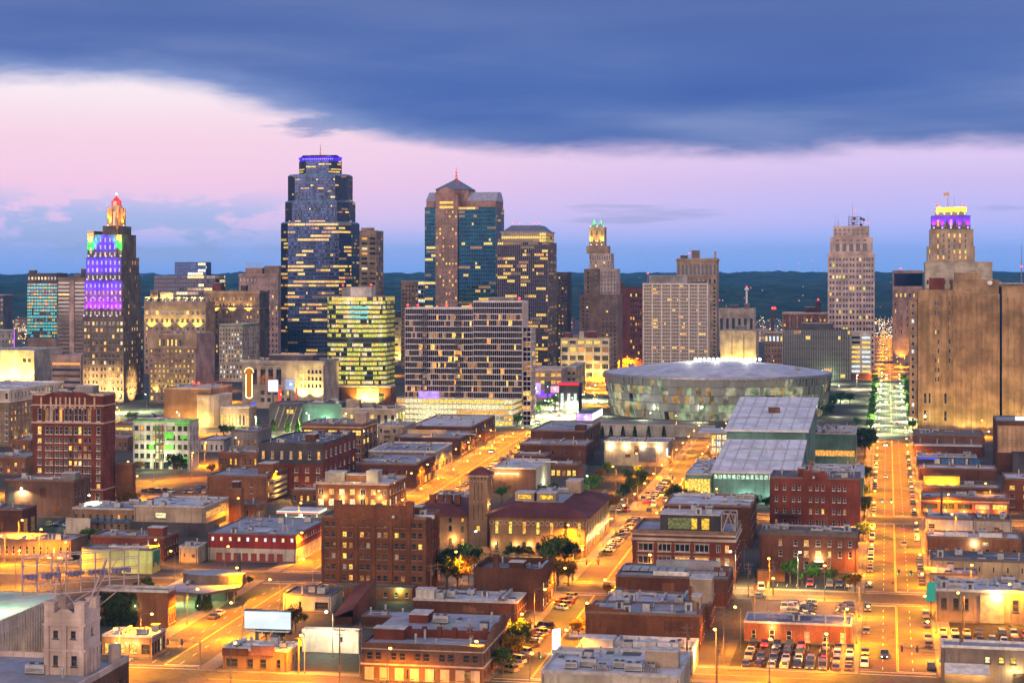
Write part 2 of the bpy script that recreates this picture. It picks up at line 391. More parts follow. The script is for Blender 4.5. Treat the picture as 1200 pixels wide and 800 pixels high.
class Bld:
    def __init__(s, name, label, cat, x0, x1, yb, yt, xr=None, d=None, vp=None, group=None, seed=None, z0=0.0):
        s.rng = random.Random(seed if seed is not None else hash((x0, x1, yb)) & 0xffff)
        s.vp = vp if vp is not None else vp_of((x0 + x1) / 2)
        s.a, s.u, s.vv = axes(s.vp)
        s.A = gpt(x0, yb); s.px0 = x0
        s.W = s.lx(x1)
        s.mpp = s.A[1] / FPX
        s.H = CAMZ - (yt - HZ) * s.A[1] / FPX
        if d is None:
            Bx, By = s.A[0] + s.W * s.vv[0], s.A[1] + s.W * s.vv[1]
            k = (xr - CX) / FPX
            d = (k * By - Bx) / (s.u[0] - k * s.u[1])
        s.D = d
        s.root = thing(name, label, cat, (s.A[0], s.A[1], z0), -s.a, group)
        s.name = name; s.wins = []; s.has_front = False
        FOOT.append((name, s.A, s.W, s.D, s.H, s.a, (x0, x1, yb, yt)))
    def lx(s, px, y=0.0):
        k = (px - CX) / FPX
        ax, ay = s.A[0] + y * s.u[0], s.A[1] + y * s.u[1]
        return (k * ay - ax) / (s.vv[0] - k * s.vv[1])
    def ly(s, px, x=0.0):
        """depth at which the line at local x projects to column px"""
        k = (px - CX) / FPX
        bx, by = s.A[0] + x * s.vv[0], s.A[1] + x * s.vv[1]
        return (k * by - bx) / (s.u[0] - k * s.u[1])
    def lz(s, py, x=0.0, y=0.0):
        Y = s.A[1] + x * s.vv[1] + y * s.u[1]
        return CAMZ - (py - HZ) * Y / FPX
    def face(s, mb, P, ex, L, z0, z1, bands, depth=.3, mi=0, mr=0):
        """wall of one side with real openings; P start corner, ex direction, outside on the right of ex"""
        n = (ex[1], -ex[0])
        def pt(t, z, dep=0.0): return (P[0] + ex[0] * t - n[0] * dep, P[1] + ex[1] * t - n[1] * dep, z)
        H = z1 - z0; cur = z0
        def quad(a, b, c, d): mb.poly([pt(a, c), pt(b, c), pt(b, d), pt(a, d)], mi)
        for bd in sorted(bands, key=lambda q: q['z0']):
            bz0, bz1 = z0 + bd['z0'] * H, z0 + bd['z1'] * H
            if bz0 > cur + 1e-4: quad(0, L, cur, bz0)
            cur = bz1
            m = bd['m'] * L
            xs = bd['xs'] or [((i + .5) / bd['n'], bd['wf'] / bd['n']) for i in range(bd['n'])]
            op = [(m + (L - 2 * m) * (c - w / 2), m + (L - 2 * m) * (c + w / 2)) for c, w in xs]
            rh = (bz1 - bz0) / bd['rows']
            for r in range(bd['rows']):
                a = bz0 + r * rh; w0 = a + rh * (1 - bd['hf']) * .5; w1 = w0 + rh * bd['hf']
                quad(0, L, a, w0); quad(0, L, w1, a + rh)
                t = 0.0
                for (o0, o1) in op:
                    quad(t, o0, w0, w1); t = o1
                    mb.poly([pt(o0, w0), pt(o1, w0), pt(o1, w0, depth), pt(o0, w0, depth)], mr)
                    mb.poly([pt(o0, w1, depth), pt(o1, w1, depth), pt(o1, w1), pt(o0, w1)], mr)
                    mb.poly([pt(o0, w0), pt(o0, w0, depth), pt(o0, w1, depth), pt(o0, w1)], mr)
                    mb.poly([pt(o1, w0, depth), pt(o1, w0), pt(o1, w1), pt(o1, w1, depth)], mr)
                    c = pt((o0 + o1) / 2, (w0 + w1) / 2, depth)
                    lit = None
                    if s.rng.random() < bd['lit']: lit = s.rng.choice(PAL[bd['pal']])
                    s.wins.append((c, math.atan2(ex[1], ex[0]), o1 - o0, w1 - w0, lit, bd['style'], abs(n[1]) > .5 and n[1] < 0))
                quad(t, L, w0, w1)
        if cur < z1 - 1e-4: quad(0, L, cur, z1)
    def walls(s, mat, F=(), Rt=(), L=None, Bk=(), x0=0.0, x1=None, y0=0.0, y1=None, z0=0.0, z1=None, name='wall', depth=.3, reveal=None, cap=True):
        x1 = s.W if x1 is None else x1; y1 = s.D if y1 is None else y1; z1 = s.H if z1 is None else z1
        mb = MB(); L = Rt if L is None else L; s.has_front = s.has_front or bool(F)
        s.face(mb, (x0, y0), (1, 0), x1 - x0, z0, z1, F, depth, 0, 0)
        s.face(mb, (x1, y0), (0, 1), y1 - y0, z0, z1, Rt, depth)
        s.face(mb, (x1, y1), (-1, 0), x1 - x0, z0, z1, Bk, depth)
        s.face(mb, (x0, y1), (0, -1), y1 - y0, z0, z1, L, depth)
        # inner lining so that openings never look through the building
        i = depth + .25
        mb.box(x0 + i, x1 - i, y0 + i, y1 - i, z0, z1 - .02)
        return mb.build(name, mat, s.root)
    def roof(s, mat, x0=0.0, x1=None, y0=0.0, y1=None, z=None, par=.9, coping=None, name='roof', th=.4):
        x1 = s.W if x1 is None else x1; y1 = s.D if y1 is None else y1; z = s.H if z is None else z
        cm = coping or mat_plain('coping_stone', (.45, .42, .40), .8)
        mb = MB(); o = .07
        zr = z + .10
        mb.box(x0 - .0 + .35, x1 - .35, y0 + .35, y1 - .35, zr - .09, zr)       # deck
        mb.build(name, mat, s.root)
        if par > 0:
            p = MB()
            for (a, b, c, d) in ((x0 - o, x1 + o, y0 - o, y0 + th), (x0 - o, x1 + o, y1 - th, y1 + o), (x0 - o, x0 + th, y0 + th, y1 - th), (x1 - th, x1 + o, y0 + th, y1 - th)):
                p.box(a, b, c, d, z + .001, z + par)
            p.build('parapet', cm, s.root)
        return zr
    def cornice(s, mat, z, h=.5, out=.35, x0=0.0, x1=None, y0=0.0, y1=None, name='cornice'):
        x1 = s.W if x1 is None else x1; y1 = s.D if y1 is None else y1
        mb = MB()
        mb.box(x0 - out, x1 + out, y0 - out, y0 - .005, z, z + h)
        mb.box(x1 + .005, x1 + out, y0 - .005, y1, z, z + h)
        mb.box(x0 - out, x0 - .005, y0 - .005, y1, z, z + h)
        return mb.build(name, mat, s.root)
    def piers(s, mat, n, z0, z1, w=.7, out=.3, side=0, x0=0.0, x1=None, y1=None, name='pilaster'):
        x1 = s.W if x1 is None else x1; y1 = s.D if y1 is None else y1
        mb = MB()
        for i in range(n + 1):
            x = x0 + (x1 - x0) * i / n
            mb.box(max(x0, x - w / 2), min(x1, x + w / 2), -out, -.004, z0, z1)
        for i in range(1, side + 1):
            y = y1 * i / (side + 1)
            mb.box(x1 + .004, x1 + out, y - w / 2, y + w / 2, z0, z1)
        return mb.build(name, mat, s.root)
    def clutter(s, n, x0=1.5, x1=None, y0=1.5, y1=None, z=None, big=1.0):
        """rooftop plant: air units, pipes, hatches, skylights, ducts"""
        x1 = s.W - 1.5 if x1 is None else x1; y1 = s.D - 1.5 if y1 is None else y1; z = s.H + .1 if z is None else z
        if x1 - x0 < 3 or y1 - y0 < 3: return
        used = []
        n = int(n * 1.6) + 1
        for i in range(n * 3):
            if len(used) >= n: break
            k = s.rng.choice(['rooftop_unit', 'rooftop_unit', 'vent_pipe', 'vent_pipe', 'vent_pipe', 'skylight', 'roof_hatch', 'duct'])
            x, y = s.rng.uniform(x0, x1), s.rng.uniform(y0, y1)
            if any(abs(x - a) < 2.8 and abs(y - b) < 2.8 for a, b in used): continue
            used.append((x, y))
            link(k, prop_mesh(k, s.rng.randrange(3)), s.root, (x, y, z), s.rng.choice((0, math.pi / 2)))
    def box(s, name, mat, x0, x1, y0, y1, z0, z1, top=None, parent=None):
        mb = MB(); mb.box(x0, x1, y0, y1, z0, z1, 0, 1 if top else None)
        return mb.build(name, [mat, top] if top else mat, parent or s.root)
    def penthouse(s, mat, x0, x1, y0, y1, h, roofm, name='penthouse', z=None):
        z = s.H + .1 if z is None else z
        p = s.box(name, mat, x0, x1, y0, y1, z, z + h, roofm)
        mb = MB(); mb.box(x0 - .12, x1 + .12, y0 - .12, y1 + .12, z + h + .001, z + h + .22); mb.build('coping', mat_plain('coping_stone', (.45, .42, .40)), p)
        return p
    def finish(s, trim=None, minpx=2.0):
        """windows: up to 100 single ones, whatever is past that or too small to tell as one part"""
        trim = trim or mat_plain('window_trim', (.35, .31, .27), .7)
        if s.A[1] < 950 and s.H < 45 and s.W > 6 and s.D > 6 and s.name not in NODETAIL:
            r = s.rng; tar = mat_roof((.10, .10, .11)); sheet = mat_roof((.46, .45, .46)); zr = s.H + .1
            if 'hip' not in s.name:
                for i in range(int(2 + s.W * s.D / 120)):
                    x, y, w, d = r.uniform(.6, s.W - 3), r.uniform(.6, s.D - 3), r.uniform(1, 6), r.uniform(.8, 4); m = MB(); e = .012 + .002 * i
                    m.box(x, min(x + w, s.W - .5), y, min(y + d, s.D - .5), zr + .001, zr + e); m.build('roof_patch', r.choice((tar, tar, sheet)), s.root)
                for i in range(int(1 + s.W / 14)):
                    x, y = r.uniform(1, s.W * .7), r.uniform(1.5, s.D - 2); L = r.uniform(3, s.W * .3); m = MB()
                    m.tube((x, y, zr + .3), (min(x + L, s.W - .6), y, zr + .3), .09, n=5); m.tube((x, y, zr), (x, y, zr + .3), .09, n=5); m.build('pipe_run', STEEL, s.root)
            for x in (.45, s.W - .45): m = MB(); m.tube((x, -.14, .1), (x, -.14, s.H - .3), .08, n=6); m.build('downpipe', TRIMD, s.root)
            m = MB(); m.box(s.W * .01, s.W * .99, -.05, -.004, .02, .55); m.build('plinth', mat_plain('plinth', (.13, .11, .095), .9), s.root)
            if not s.has_front:
                for i in range(3):
                    x, z = r.uniform(.1, .7) * s.W, r.uniform(.15, .6) * s.H; m = MB(); m.box(x, x + s.W * r.uniform(.05, .18), -.02 - .004 * i, -.003, z, z + s.H * r.uniform(.1, .3)); m.build('wall_patch', r.choice((BRICKB, BRICKD, BRICK2)), s.root)
        ws = sorted(s.wins, key=lambda w: (not w[6], -w[2] * w[3]))
        if ws and ws[0][2] / s.mpp < minpx: single, rest = [], ws
        else: single, rest = ws[:100], ws[100:]
        for (c, rz, w, h, lit, st, fr) in single:
            link('window', win_mesh(w, h, lit, st, trim), s.root, c, rz)
        if rest:
            keys = [None] + sorted(LIT); mb = MB()
            for (c, rz, w, h, lit, st, fr) in rest:
                mb.M = Matrix.Translation(c) @ Matrix.Rotation(rz, 4, 'Z')
                mb.poly([(-w / 2, 0, -h / 2), (w / 2, 0, -h / 2), (w / 2, 0, h / 2), (-w / 2, 0, h / 2)], keys.index(lit))
                if w / s.mpp > 1.6 and st != 'tiny':
                    f = w * .08
                    for (a, b) in ((-w / 2, -w / 2 + f), (w / 2 - f, w / 2)): mb.box(a, b, -.08, -.004, -h / 2, h / 2, len(keys))
                    mb.box(-w / 2, w / 2, -.2, -.09, -h / 2 - .15, -h / 2 + .1, len(keys))
            o = mb.build('windows' if not single else 'smaller_windows', [GLASS] + [LIT[k] for k in keys[1:]] + [trim], s.root)
            o['kind'] = 'stuff'
        s.wins = []
        return s
    def curtain(s, poly, z0, z1, floors, bay, lit=.3, pal='office', glass=None, span=None, mull=None, name='curtain_wall', sp=.32, mw=.12, run=5, dark=(), even=False):
        """glazed skin round a footprint (counter-clockwise); lit rooms run along floors"""
        glass = glass or GLASS; span = span or mat_glass('glass_spandrel', (.02, .03, .045), .25, .5); mull = mull or mat_plain('mullion_metal', (.12, .12, .13), .4, .6)
        keys = sorted(LIT); mats = [glass, span, mull] + [LIT[k] for k in keys]
        mb = MB(); fh = (z1 - z0) / floors
        for i in range(len(poly)):
            a, b = Vector(poly[i]), Vector(poly[(i + 1) % len(poly)]); L = (b - a).length; e = (b - a) / L; nn = (e.y, -e.x)
            n = max(1, round(L / bay))
            for f in range(floors):
                fz = z0 + f * fh; m = fz + fh * sp
                mb.poly([(*a, fz), (*b, fz), (*b, m), (*a, m)], 1)
                pf = (lit if even else min(.95, max(0, lit * s.rng.choice((.1, .4, 1.0, 1.6, 2.2))))) if f not in dark else 0.0
                left_, cur = 0, None
                for j in range(n):
                    if left_ <= 0:
                        left_ = s.rng.randint(1, run); cur = s.rng.choice(PAL[pal]) if s.rng.random() < pf else None
                    left_ -= 1
                    p, q = a + e * L * j / n, a + e * L * (j + 1) / n
                    t = [s.rng.uniform(-.012, .012) for _ in range(3)]
                    c = [(p.x + nn[0] * t[0], p.y + nn[1] * t[0], m), (q.x + nn[0] * t[1], q.y + nn[1] * t[1], m), (q.x + nn[0] * t[2], q.y + nn[1] * t[2], fz + fh), (p.x + nn[0] * (t[0] + t[2] - t[1]), p.y + nn[1] * (t[0] + t[2] - t[1]), fz + fh)]
                    mb.poly(c, 0 if cur is None else 3 + keys.index(cur))
            if mw:
                for j in range(n + 1):
                    p = a + e * L * j / n
                    mb.M = Matrix.Translation((p.x, p.y, 0)) @ Matrix.Rotation(math.atan2(e.y, e.x), 4, 'Z')
                    mb.box(-mw / 2, mw / 2, -.22, -.05, z0, z1, 2); mb.M = None
        mb.poly([(*p, z1) for p in poly], 1)
        return mb.build(name, mats, s.root)
PROPS = {}
def prop_mesh(k, i):
    if (k, i) in PROPS: return PROPS[(k, i)]
    mb = MB()
    grey = mat_plain('galvanised', (.40, .40, .41), .5, .3); dk = mat_plain('dark_metal', (.06, .06, .065), .5, .3)
    if k == 'rooftop_unit':
        w, d, h = ((2.6, 1.9, 1.5), (3.6, 2.2, 1.8), (1.7, 1.5, 1.2))[i]
        mb.box(-w / 2 + .1, w / 2 - .1, -d / 2 + .1, d / 2 - .1, 0, .3, 1); mb.box(-w / 2, w / 2, -d / 2, d / 2, .3, h, 0)
        for x in (-w / 4, w / 4):
            mb.tube((x, 0, h + .001), (x, 0, h + .22), d * .22, n=10, mi=1)
        for z in (.5, .75, 1.0): mb.box(-w / 2 + .15, w / 2 - .15, -d / 2 - .03, -d / 2 - .002, z, z + .12, 1)
    elif k == 'vent_pipe':
        mb.tube((0, 0, 0), (0, 0, 1.0 + .5 * i), .16 + .06 * i, n=8); mb.tube((0, 0, 1.0 + .5 * i), (0, 0, 1.3 + .5 * i), .34, .2, n=8)
    elif k == 'skylight':
        mb.box(-1.2, 1.2, -.8, .8, 0, .35, 0); mb.prism([(-1.1, -.7), (1.1, -.7), (1.1, .7), (-1.1, .7)], .351, .75, 2, None, [(-.8, -.05), (.8, -.05), (.8, .05), (-.8, .05)])
    elif k == 'roof_hatch':
        mb.box(-.9, .9, -.9, .9, 0, 1.6 + .3 * i, 0); mb.box(-1.0, 1.0, -1.0, 1.0, 1.605 + .3 * i, 1.75 + .3 * i, 1); mb.box(-.4, .4, -.93, -.902, .1, 1.5, 1)
    else:
        L = 3 + 1.5 * i
        mb.box(-L, L, -.35, .35, .45, 1.05, 0)
        for x in (-L + .3, 0, L - .3): mb.box(x - .06, x + .06, -.3, .3, 0, .449, 1)
        mb.box(L + .002, L + .7, -.35, .35, 0, 1.05, 0)
    PROPS[(k, i)] = mb.mesh(k, [grey, dk, GLASS]); return PROPS[(k, i)]
# ================================================================== ground, hills, streets
M_ASPH = mat_ground('asphalt', (.085, .078, .066), (.120, .110, .092), cracks=True)
M_ASPH2 = mat_ground('asphalt_dark', (.034, .033, .033), (.055, .052, .049), cracks=True)
M_CONC = mat_ground('concrete_walk', (.17, .155, .13), (.23, .21, .18), .1, 1.2)
M_GRND = mat_ground('city_ground', (.075, .068, .056), (.115, .105, .088), .02, .3)
M_GRASS = mat_ground('grass_ground', (.035, .075, .02), (.06, .10, .03), .15, 1.5)
M_MARKW = mat_plain('marking_white', (.62, .60, .56), .7, 0, .25, 1.5)
M_MARKY = mat_plain('marking_yellow', (.62, .42, .06), .7, 0, .25, 1.5)
mb = MB()
mb.poly([(-9000, -600, 0), (9000, -600, 0), (9000, 16000, 0), (-9000, 16000, 0)])
tag(mb.build('ground', M_GRND), kind='structure')

# wooded bluffs beyond the river
def hills(name, ynear, yfar, zfun, nx, ny, mat, xr=(-.42, .42)):
    mb = MB(); idx = {}
    for j in range(ny + 1):
        y = ynear + (yfar - ynear) * j / ny
        for i in range(nx + 1):
            x = (xr[0] + (xr[1] - xr[0]) * i / nx) * y
            idx[i, j] = mb.vert((x, y, zfun(x, y)))
    for j in range(ny):
        for i in range(nx):
            mb.f.append([idx[i, j], idx[i + 1, j], idx[i + 1, j + 1], idx[i, j + 1]]); mb.m.append(0)
    o = mb.build(name, mat, None, True); tag(o, kind='structure'); return o
from mathutils import noise as mnoise
def hz(x, y):
    t = min(1.0, max(0.0, (y - 3300) / 1500)); t = t * t * (3 - 2 * t)
    t2 = min(1.0, max(0.0, (y - 6000) / 2500)); t2 = t2 * t2 * (3 - 2 * t2)
    n = mnoise.fractal(Vector((x * .0011, y * .0011, .3)), 1.0, 2.0, 5)
    tr = mnoise.fractal(Vector((x * .02, y * .012, 4.0)), 1.0, 2.0, 3)
    return -4 + 52 * t * (1 + .55 * n) + 42 * t2 * (1 + .12 * n) + 13.0 * tr * t
def mat_forest():
    m, nt = _base('forest')
    P = nd(nt, 'ShaderNodeTexCoord').outputs['Object']
    a = _nz(nt, P, .012, 6.0, .7); b = _nz(nt, P, .0022, 3.0)
    col = mixc(nt, smooth(nt, a, .35, .65), (.010, .020, .012), (.060, .085, .040))
    col = mixc(nt, mth(nt, 'MULTIPLY', smooth(nt, b, .45, .6), .4), col, (.05, .06, .035))
    p = nd(nt, 'ShaderNodeBsdfPrincipled', {'Base Color': col, 'Roughness': 1.0, 'Specular IOR Level': 0.0, 'Normal': nd(nt, 'ShaderNodeBump', {'Strength': 1.0, 'Distance': 14.0, 'Height': a}).outputs[0]})
    nd(nt, 'ShaderNodeOutputMaterial', {'Surface': p.outputs[0]})
    return m
hills('hills', 3250, 9500, hz, 260, 150, mat_forest())

# ---- streets: each a straight ribbon through a known ground point
class Road:
    def __init__(s, px, py, vp, w, y0, y1):
        s.a, s.u, s.v = axes(vp); s.w = w
        s.P = gpt(px, py)
        s.t0 = (y0 - s.P[1]) / s.u[1]; s.t1 = (y1 - s.P[1]) / s.u[1]
    def at(s, t, off=0.0): return (s.P[0] + s.u[0] * t + s.v[0] * off, s.P[1] + s.u[1] * t + s.v[1] * off)
    def ty(s, Y): return (Y - s.P[1]) / s.u[1]
class Cross:
    def __init__(s, px, py, vp, w, xa, xb):
        s.a, s.u, s.v = axes(vp); s.w = w; s.P = gpt(px, py)
        s.t0, s.t1 = xa - s.P[0], xb - s.P[0]
    def at(s, t, off=0.0): return (s.P[0] + s.v[0] * t + s.u[0] * off, s.P[1] + s.v[1] * t + s.u[1] * off)
def meet(r, c):
    """(t along avenue r, t along cross street c) of their crossing"""
    d = (c.P[0] - r.P[0], c.P[1] - r.P[1]); ru, cv = r.u, c.v
    det = ru[0] * -cv[1] + cv[0] * ru[1]
    return (d[0] * -cv[1] + cv[0] * d[1]) / det, (ru[0] * d[1] - ru[1] * d[0]) / det
RIGHT = Road(1052, 780, 1040, 17.5, 300, 2700)
MIDDLE = Road(667, 736, 985, 17.0, 300, 1000)
LEFT = Road(300, 710, 911, 18.0, 300, 2400)
AVES = {'RIGHT': RIGHT, 'MIDDLE': MIDDLE, 'LEFT': LEFT}
X1L = Cross(300, 797, 960, 14, -300, 18)
X1R = Cross(930, 794, 1035, 12, 38, 400)
X2R = Cross(930, 697, 1035, 13, 10, 320)
X2L = Cross(355, 676, 940, 13, -300, -58)
X3 = Cross(1048, 609, 1020, 13, 30, 400)
X5 = Cross(1048, 512, 1000, 22, -500, 620)
X4 = Cross(190, 584, 935, 11, -330, -92)
X6 = Cross(200, 470, 945, 14, -500, 120)
CROSSES = [X1L, X1R, X2R, X2L, X3, X5, X4, X6]
def strip(mb, r, t0, t1, o0, o1, z):
    mb.poly([(*r.at(t0, o0), z), (*r.at(t0, o1), z), (*r.at(t1, o1), z), (*r.at(t1, o0), z)])
def slab(mb, r, t0, t1, o0, o1, z):
    pts = [r.at(t0, o0), r.at(t0, o1), r.at(t1, o1), r.at(t1, o0)]
    if isinstance(r, Cross): pts = [r.at(t0, o0), r.at(t1, o0), r.at(t1, o1), r.at(t0, o1)]
    mb.prism(pts, 0.0, z)
for i, c in enumerate(CROSSES):
    m = MB(); strip(m, c, c.t0, c.t1, -c.w / 2, c.w / 2, .008); m.build('road', M_ASPH)['kind'] = 'structure'
cuts = {}
for k, r in AVES.items():
    m = MB(); strip(m, r, r.t0, r.t1, -r.w / 2, r.w / 2, .012); m.build('road', M_ASPH)['kind'] = 'structure'
    cs = []
    for c in CROSSES:
        tr, tc_ = meet(r, c)
        if r.t0 < tr < r.t1 and c.t0 - 8 < tc_ < c.t1 + 8: cs.append((tr, c.w / 2))
    cs.sort(); cuts[k] = cs
    walk = MB(); mw_ = MB(); my_ = MB()
    seg, cur = [], r.t0
    for (t, hw) in cs: seg.append((cur, t - hw - .5)); cur = t + hw + .5
    seg.append((cur, r.t1))
    for (a, b) in seg:
        if b - a < 4: continue
        for sgn in (-1, 1): slab(walk, r, a, b, sgn * (r.w / 2 + .02) if sgn > 0 else -(r.w / 2 + 4.5), (r.w / 2 + 4.5) if sgn > 0 else -(r.w / 2 + .02), .13)
        z = .017
        for o in (-.22, .10): strip(my_, r, a + 5, b - 5, o, o + .14, z)
        t = a + 6
        lanes = (-3.4, 3.4) if k in ('RIGHT', 'LEFT') else ()
        while t < b - 8:
            for o in lanes: strip(mw_, r, t, t + 3, o - .07, o + .07, z)
            t += 9
        for o in (-(r.w / 2 - 2.4), r.w / 2 - 2.4):
            if k == 'RIGHT':
                t = a + 6
                while t < b - 6: strip(mw_, r, t, t + .12, o if o > 0 else o - 2.1, o + 2.1 if o > 0 else o, z); t += 6.5
        for e in (a, b):
            if abs(e - r.t0) < 1 or abs(e - r.t1) < 1: continue
            s_ = 1 if e == a else -1
            strip(mw_, r, min(e + s_ * .8, e + s_ * 1.1), max(e + s_ * .8, e + s_ * 1.1), -r.w / 2 + .3, r.w / 2 - .3, z)
            strip(mw_, r, min(e + s_ * 3.4, e + s_ * 3.7), max(e + s_ * 3.4, e + s_ * 3.7), -r.w / 2 + .3, r.w / 2 - .3, z)
            strip(mw_, r, min(e + s_ * 4.6, e + s_ * 5.0), max(e + s_ * 4.6, e + s_ * 5.0), -r.w / 2 + .3 if s_ < 0 else 0, r.w / 2 - .3 if s_ > 0 else 0, z)
    walk.build('sidewalk', M_CONC)['kind'] = 'structure'
    if mw_.f: mw_.build('road_marking', M_MARKW)['kind'] = 'structure'
    my_.build('road_marking', M_MARKY)['kind'] = 'structure'
for c in CROSSES:
    cs = []
    for k, r in AVES.items():
        tr, tc_ = meet(r, c)
        if r.t0 < tr < r.t1 and c.t0 - 9 < tc_ < c.t1 + 9: cs.append((tc_, r.w / 2 + 4.6))
    cs.sort(); cur = c.t0; seg = []
    for (t, hw) in cs: seg.append((cur, t - hw)); cur = t + hw
    seg.append((cur, c.t1))
    walk, my_ = MB(), MB()
    for (a, b) in seg:
        if b - a < 4: continue
        slab(walk, c, a, b, c.w / 2 + .02, c.w / 2 + 3.0, .13); slab(walk, c, a, b, -c.w / 2 - 3.0, -c.w / 2 - .02, .13)
        for o in (-.2, .08): strip(my_, c, a + 1, b - 1, o, o + .12, .013)
    if walk.f:
        walk.build('sidewalk', M_CONC)['kind'] = 'structure'; my_.build('road_marking', M_MARKY)['kind'] = 'structure'
# ---- paved lots: corner pixels of the ground they cover
def lot(px, mat, name='parking_lot', z=.02):
    mb = MB(); mb.poly([(*gpt(*p), z) for p in px]); o = mb.build(name, mat); o['kind'] = 'structure'; return o
def stalls(vp, x0, y0, n, pitch, length, rows=1, gap=6.0):
    """white stall lines laid out from a front-left pixel"""
    a, u, v = axes(vp); P = gpt(x0, y0); mb = MB()
    for r in range(rows):
        o = r * (length + gap)
        for i in range(n + 1):
            q = [(P[0] + v[0] * (i * pitch + dx) + u[0] * (o + dy), P[1] + v[1] * (i * pitch + dx) + u[1] * (o + dy), .026) for dx, dy in ((-.06, 0), (.06, 0), (.06, length), (-.06, length))]
            mb.poly(q)
    mb.build('road_marking', M_MARKW)['kind'] = 'structure'
lot([(852, 786), (1000, 786), (1002, 747), (868, 747)], M_ASPH2)
lot([(884, 726), (1001, 727), (1003, 702), (880, 702)], M_CONC)
lot([(884, 690), (1003, 692), (1004, 668), (884, 667)], M_ASPH2)
lot([(1096, 757), (1240, 760), (1230, 725), (1096, 727)], M_ASPH2)
lot([(668, 600), (738, 600), (790, 545), (690, 543)], M_ASPH2)
lot([(345, 785), (425, 787), (418, 760), (352, 758)], M_ASPH2)
lot([(-40, 682), (96, 682), (180, 650), (-40, 650)], M_ASPH)
lot([(520, 700), (560, 700), (640, 652), (530, 652)], M_CONC)
lot([(152, 585), (262, 585), (270, 552), (152, 552)], M_ASPH)
lot([(-30, 628), (60, 628), (90, 600), (-30, 600)], M_ASPH2)
lot([(250, 668), (368, 668), (372, 656), (248, 656)], M_ASPH)
lot([(160, 505), (200, 505), (210, 480), (150, 480)], M_ASPH2)
lot([(690, 500), (830, 503), (830, 493), (700, 491)], M_CONC, 'plaza')
stalls(1035, 868, 783, 9, 2.85, 5.2, 3, 6.2)
stalls(1030, 1100, 756, 12, 2.75, 5.2, 2, 3.0)
stalls(1030, 888, 686, 10, 2.75, 5.2, 1)
# ================================================================== near and middle blocks
BRICK = mat_wall('brick', (.185, .072, .033)); BRICK2 = mat_wall('brick', (.25, .105, .048)); BRICKD = mat_wall('brick', (.125, .053, .030)); BRICKR = mat_wall('brick', (.20, .058, .034))
BRICKT = mat_wall('brick', (.30, .19, .11)); BRICKB = mat_wall('brick', (.19, .10, .065)); CREAM = mat_wall('stucco', (.48, .42, .33)); WHITE = mat_wall('stucco', (.58, .54, .49))
TAN = mat_wall('stucco', (.40, .31, .22)); GREY = mat_wall('stucco', (.27, .26, .25)); DGREY = mat_wall('stucco', (.075, .07, .075)); STONE = mat_wall('panel', (.44, .37, .29)); STONEW = mat_wall('panel', (.55, .46, .40))
TERRA = mat_wall('panel', (.64, .50, .43)); METAL = mat_wall('metal', (.42, .38, .36)); COPPER = mat_wall('panel', (.14, .27, .23)); REDM = mat_wall('metal', (.26, .035, .03))
RW = mat_roof((.66, .65, .68)); RG = mat_roof((.36, .36, .40)); RWH = mat_roof((.84, .83, .87)); RD = mat_roof((.12, .12, .13)); RM = mat_roof((.40, .40, .43), 1); RT = mat_wall('brick', (.20, .065, .045))
COPE = mat_plain('coping_stone', (.45, .42, .40), .8); COPED = mat_plain('coping_dark', (.12, .10, .095), .7); TERRAT = mat_plain('terracotta_trim', (.50, .36, .26), .7)
TRIMW = mat_plain('trim_white', (.66, .62, .56), .6); TRIMD = mat_plain('trim_dark', (.05, .048, .045), .5); TRIMB = mat_plain('trim_brown', (.16, .09, .06), .6)
STEEL = mat_plain('steel', (.30, .27, .26), .5, .4)
def wall_lamp(b, x, y, z, power=500, col=(1, .62, .22), n=(0, -1)):
    mb = MB(); mb.box(-.12, .12, -.3, 0, -.06, .06); mb.ball((0, -.32, -.1), .16, 1)
    o = mb.build('wall_lamp', [TRIMD, mat_emit('bulb_warm', (1, .72, .3), 9.0)], b.root)
    o.location = (x, y, z); o.rotation_euler = (0, 0, math.atan2(n[1], n[0]) + math.pi / 2)
    lamp(o, (0, -.75, -.15), power, col)
def garage_doors(b, mat, n, x0, x1, w, h, y=-.05, z=.1):
    for i in range(n):
        c = x0 + (x1 - x0) * (i + .5) / n
        mb = MB(); mb.box(-w / 2, w / 2, 0, .08, 0, h)
        for k in range(1, 5): mb.box(-w / 2, w / 2, -.03, -.002, h * k / 5 - .03, h * k / 5 + .03)
        o = mb.build('roll_up_door', mat, b.root); o.location = (c, y - .05, z)

# --- big brick warehouse, centre
b = Bld('brick_warehouse', 'six storey dark red brick warehouse with arched top windows and stepped parapet', 'building', 377, 499, 696, 606, xr=515)
pr = pairs(6, .26, .10)
ph = b.lz(590) - b.H
b.walls(BRICK, F=[B(.03, .16, 6, 1, .2, .5, 0, xs=pr), B(.16, .86, 6, 5, .22, .52, .32, 'home', xs=pr), B(.87, .97, 6, 1, .22, .62, .15, xs=pr)], Rt=[B(.1, .92, 5, 6, .34, .55, .2)])
zr = b.roof(RD, par=.7, coping=TRIMB)
x0, x1 = b.lx(394), b.lx(482)
m = MB(); m.box(x0, x1, -.25, .5, b.H - 2, b.H + ph); m.box(x0 - .6, x0 + 1.6, -.4, .8, b.H, b.H + ph + 1.1); m.box(x1 - 1.6, x1 + .6, -.4, .8, b.H, b.H + ph + 1.1)
m.build('stepped_parapet', BRICK, b.root)
b.cornice(BRICK, b.H * .86, .35, .22); b.piers(BRICK, 6, b.H * .03, b.H * .95, .9, .28, 4)
m = MB()
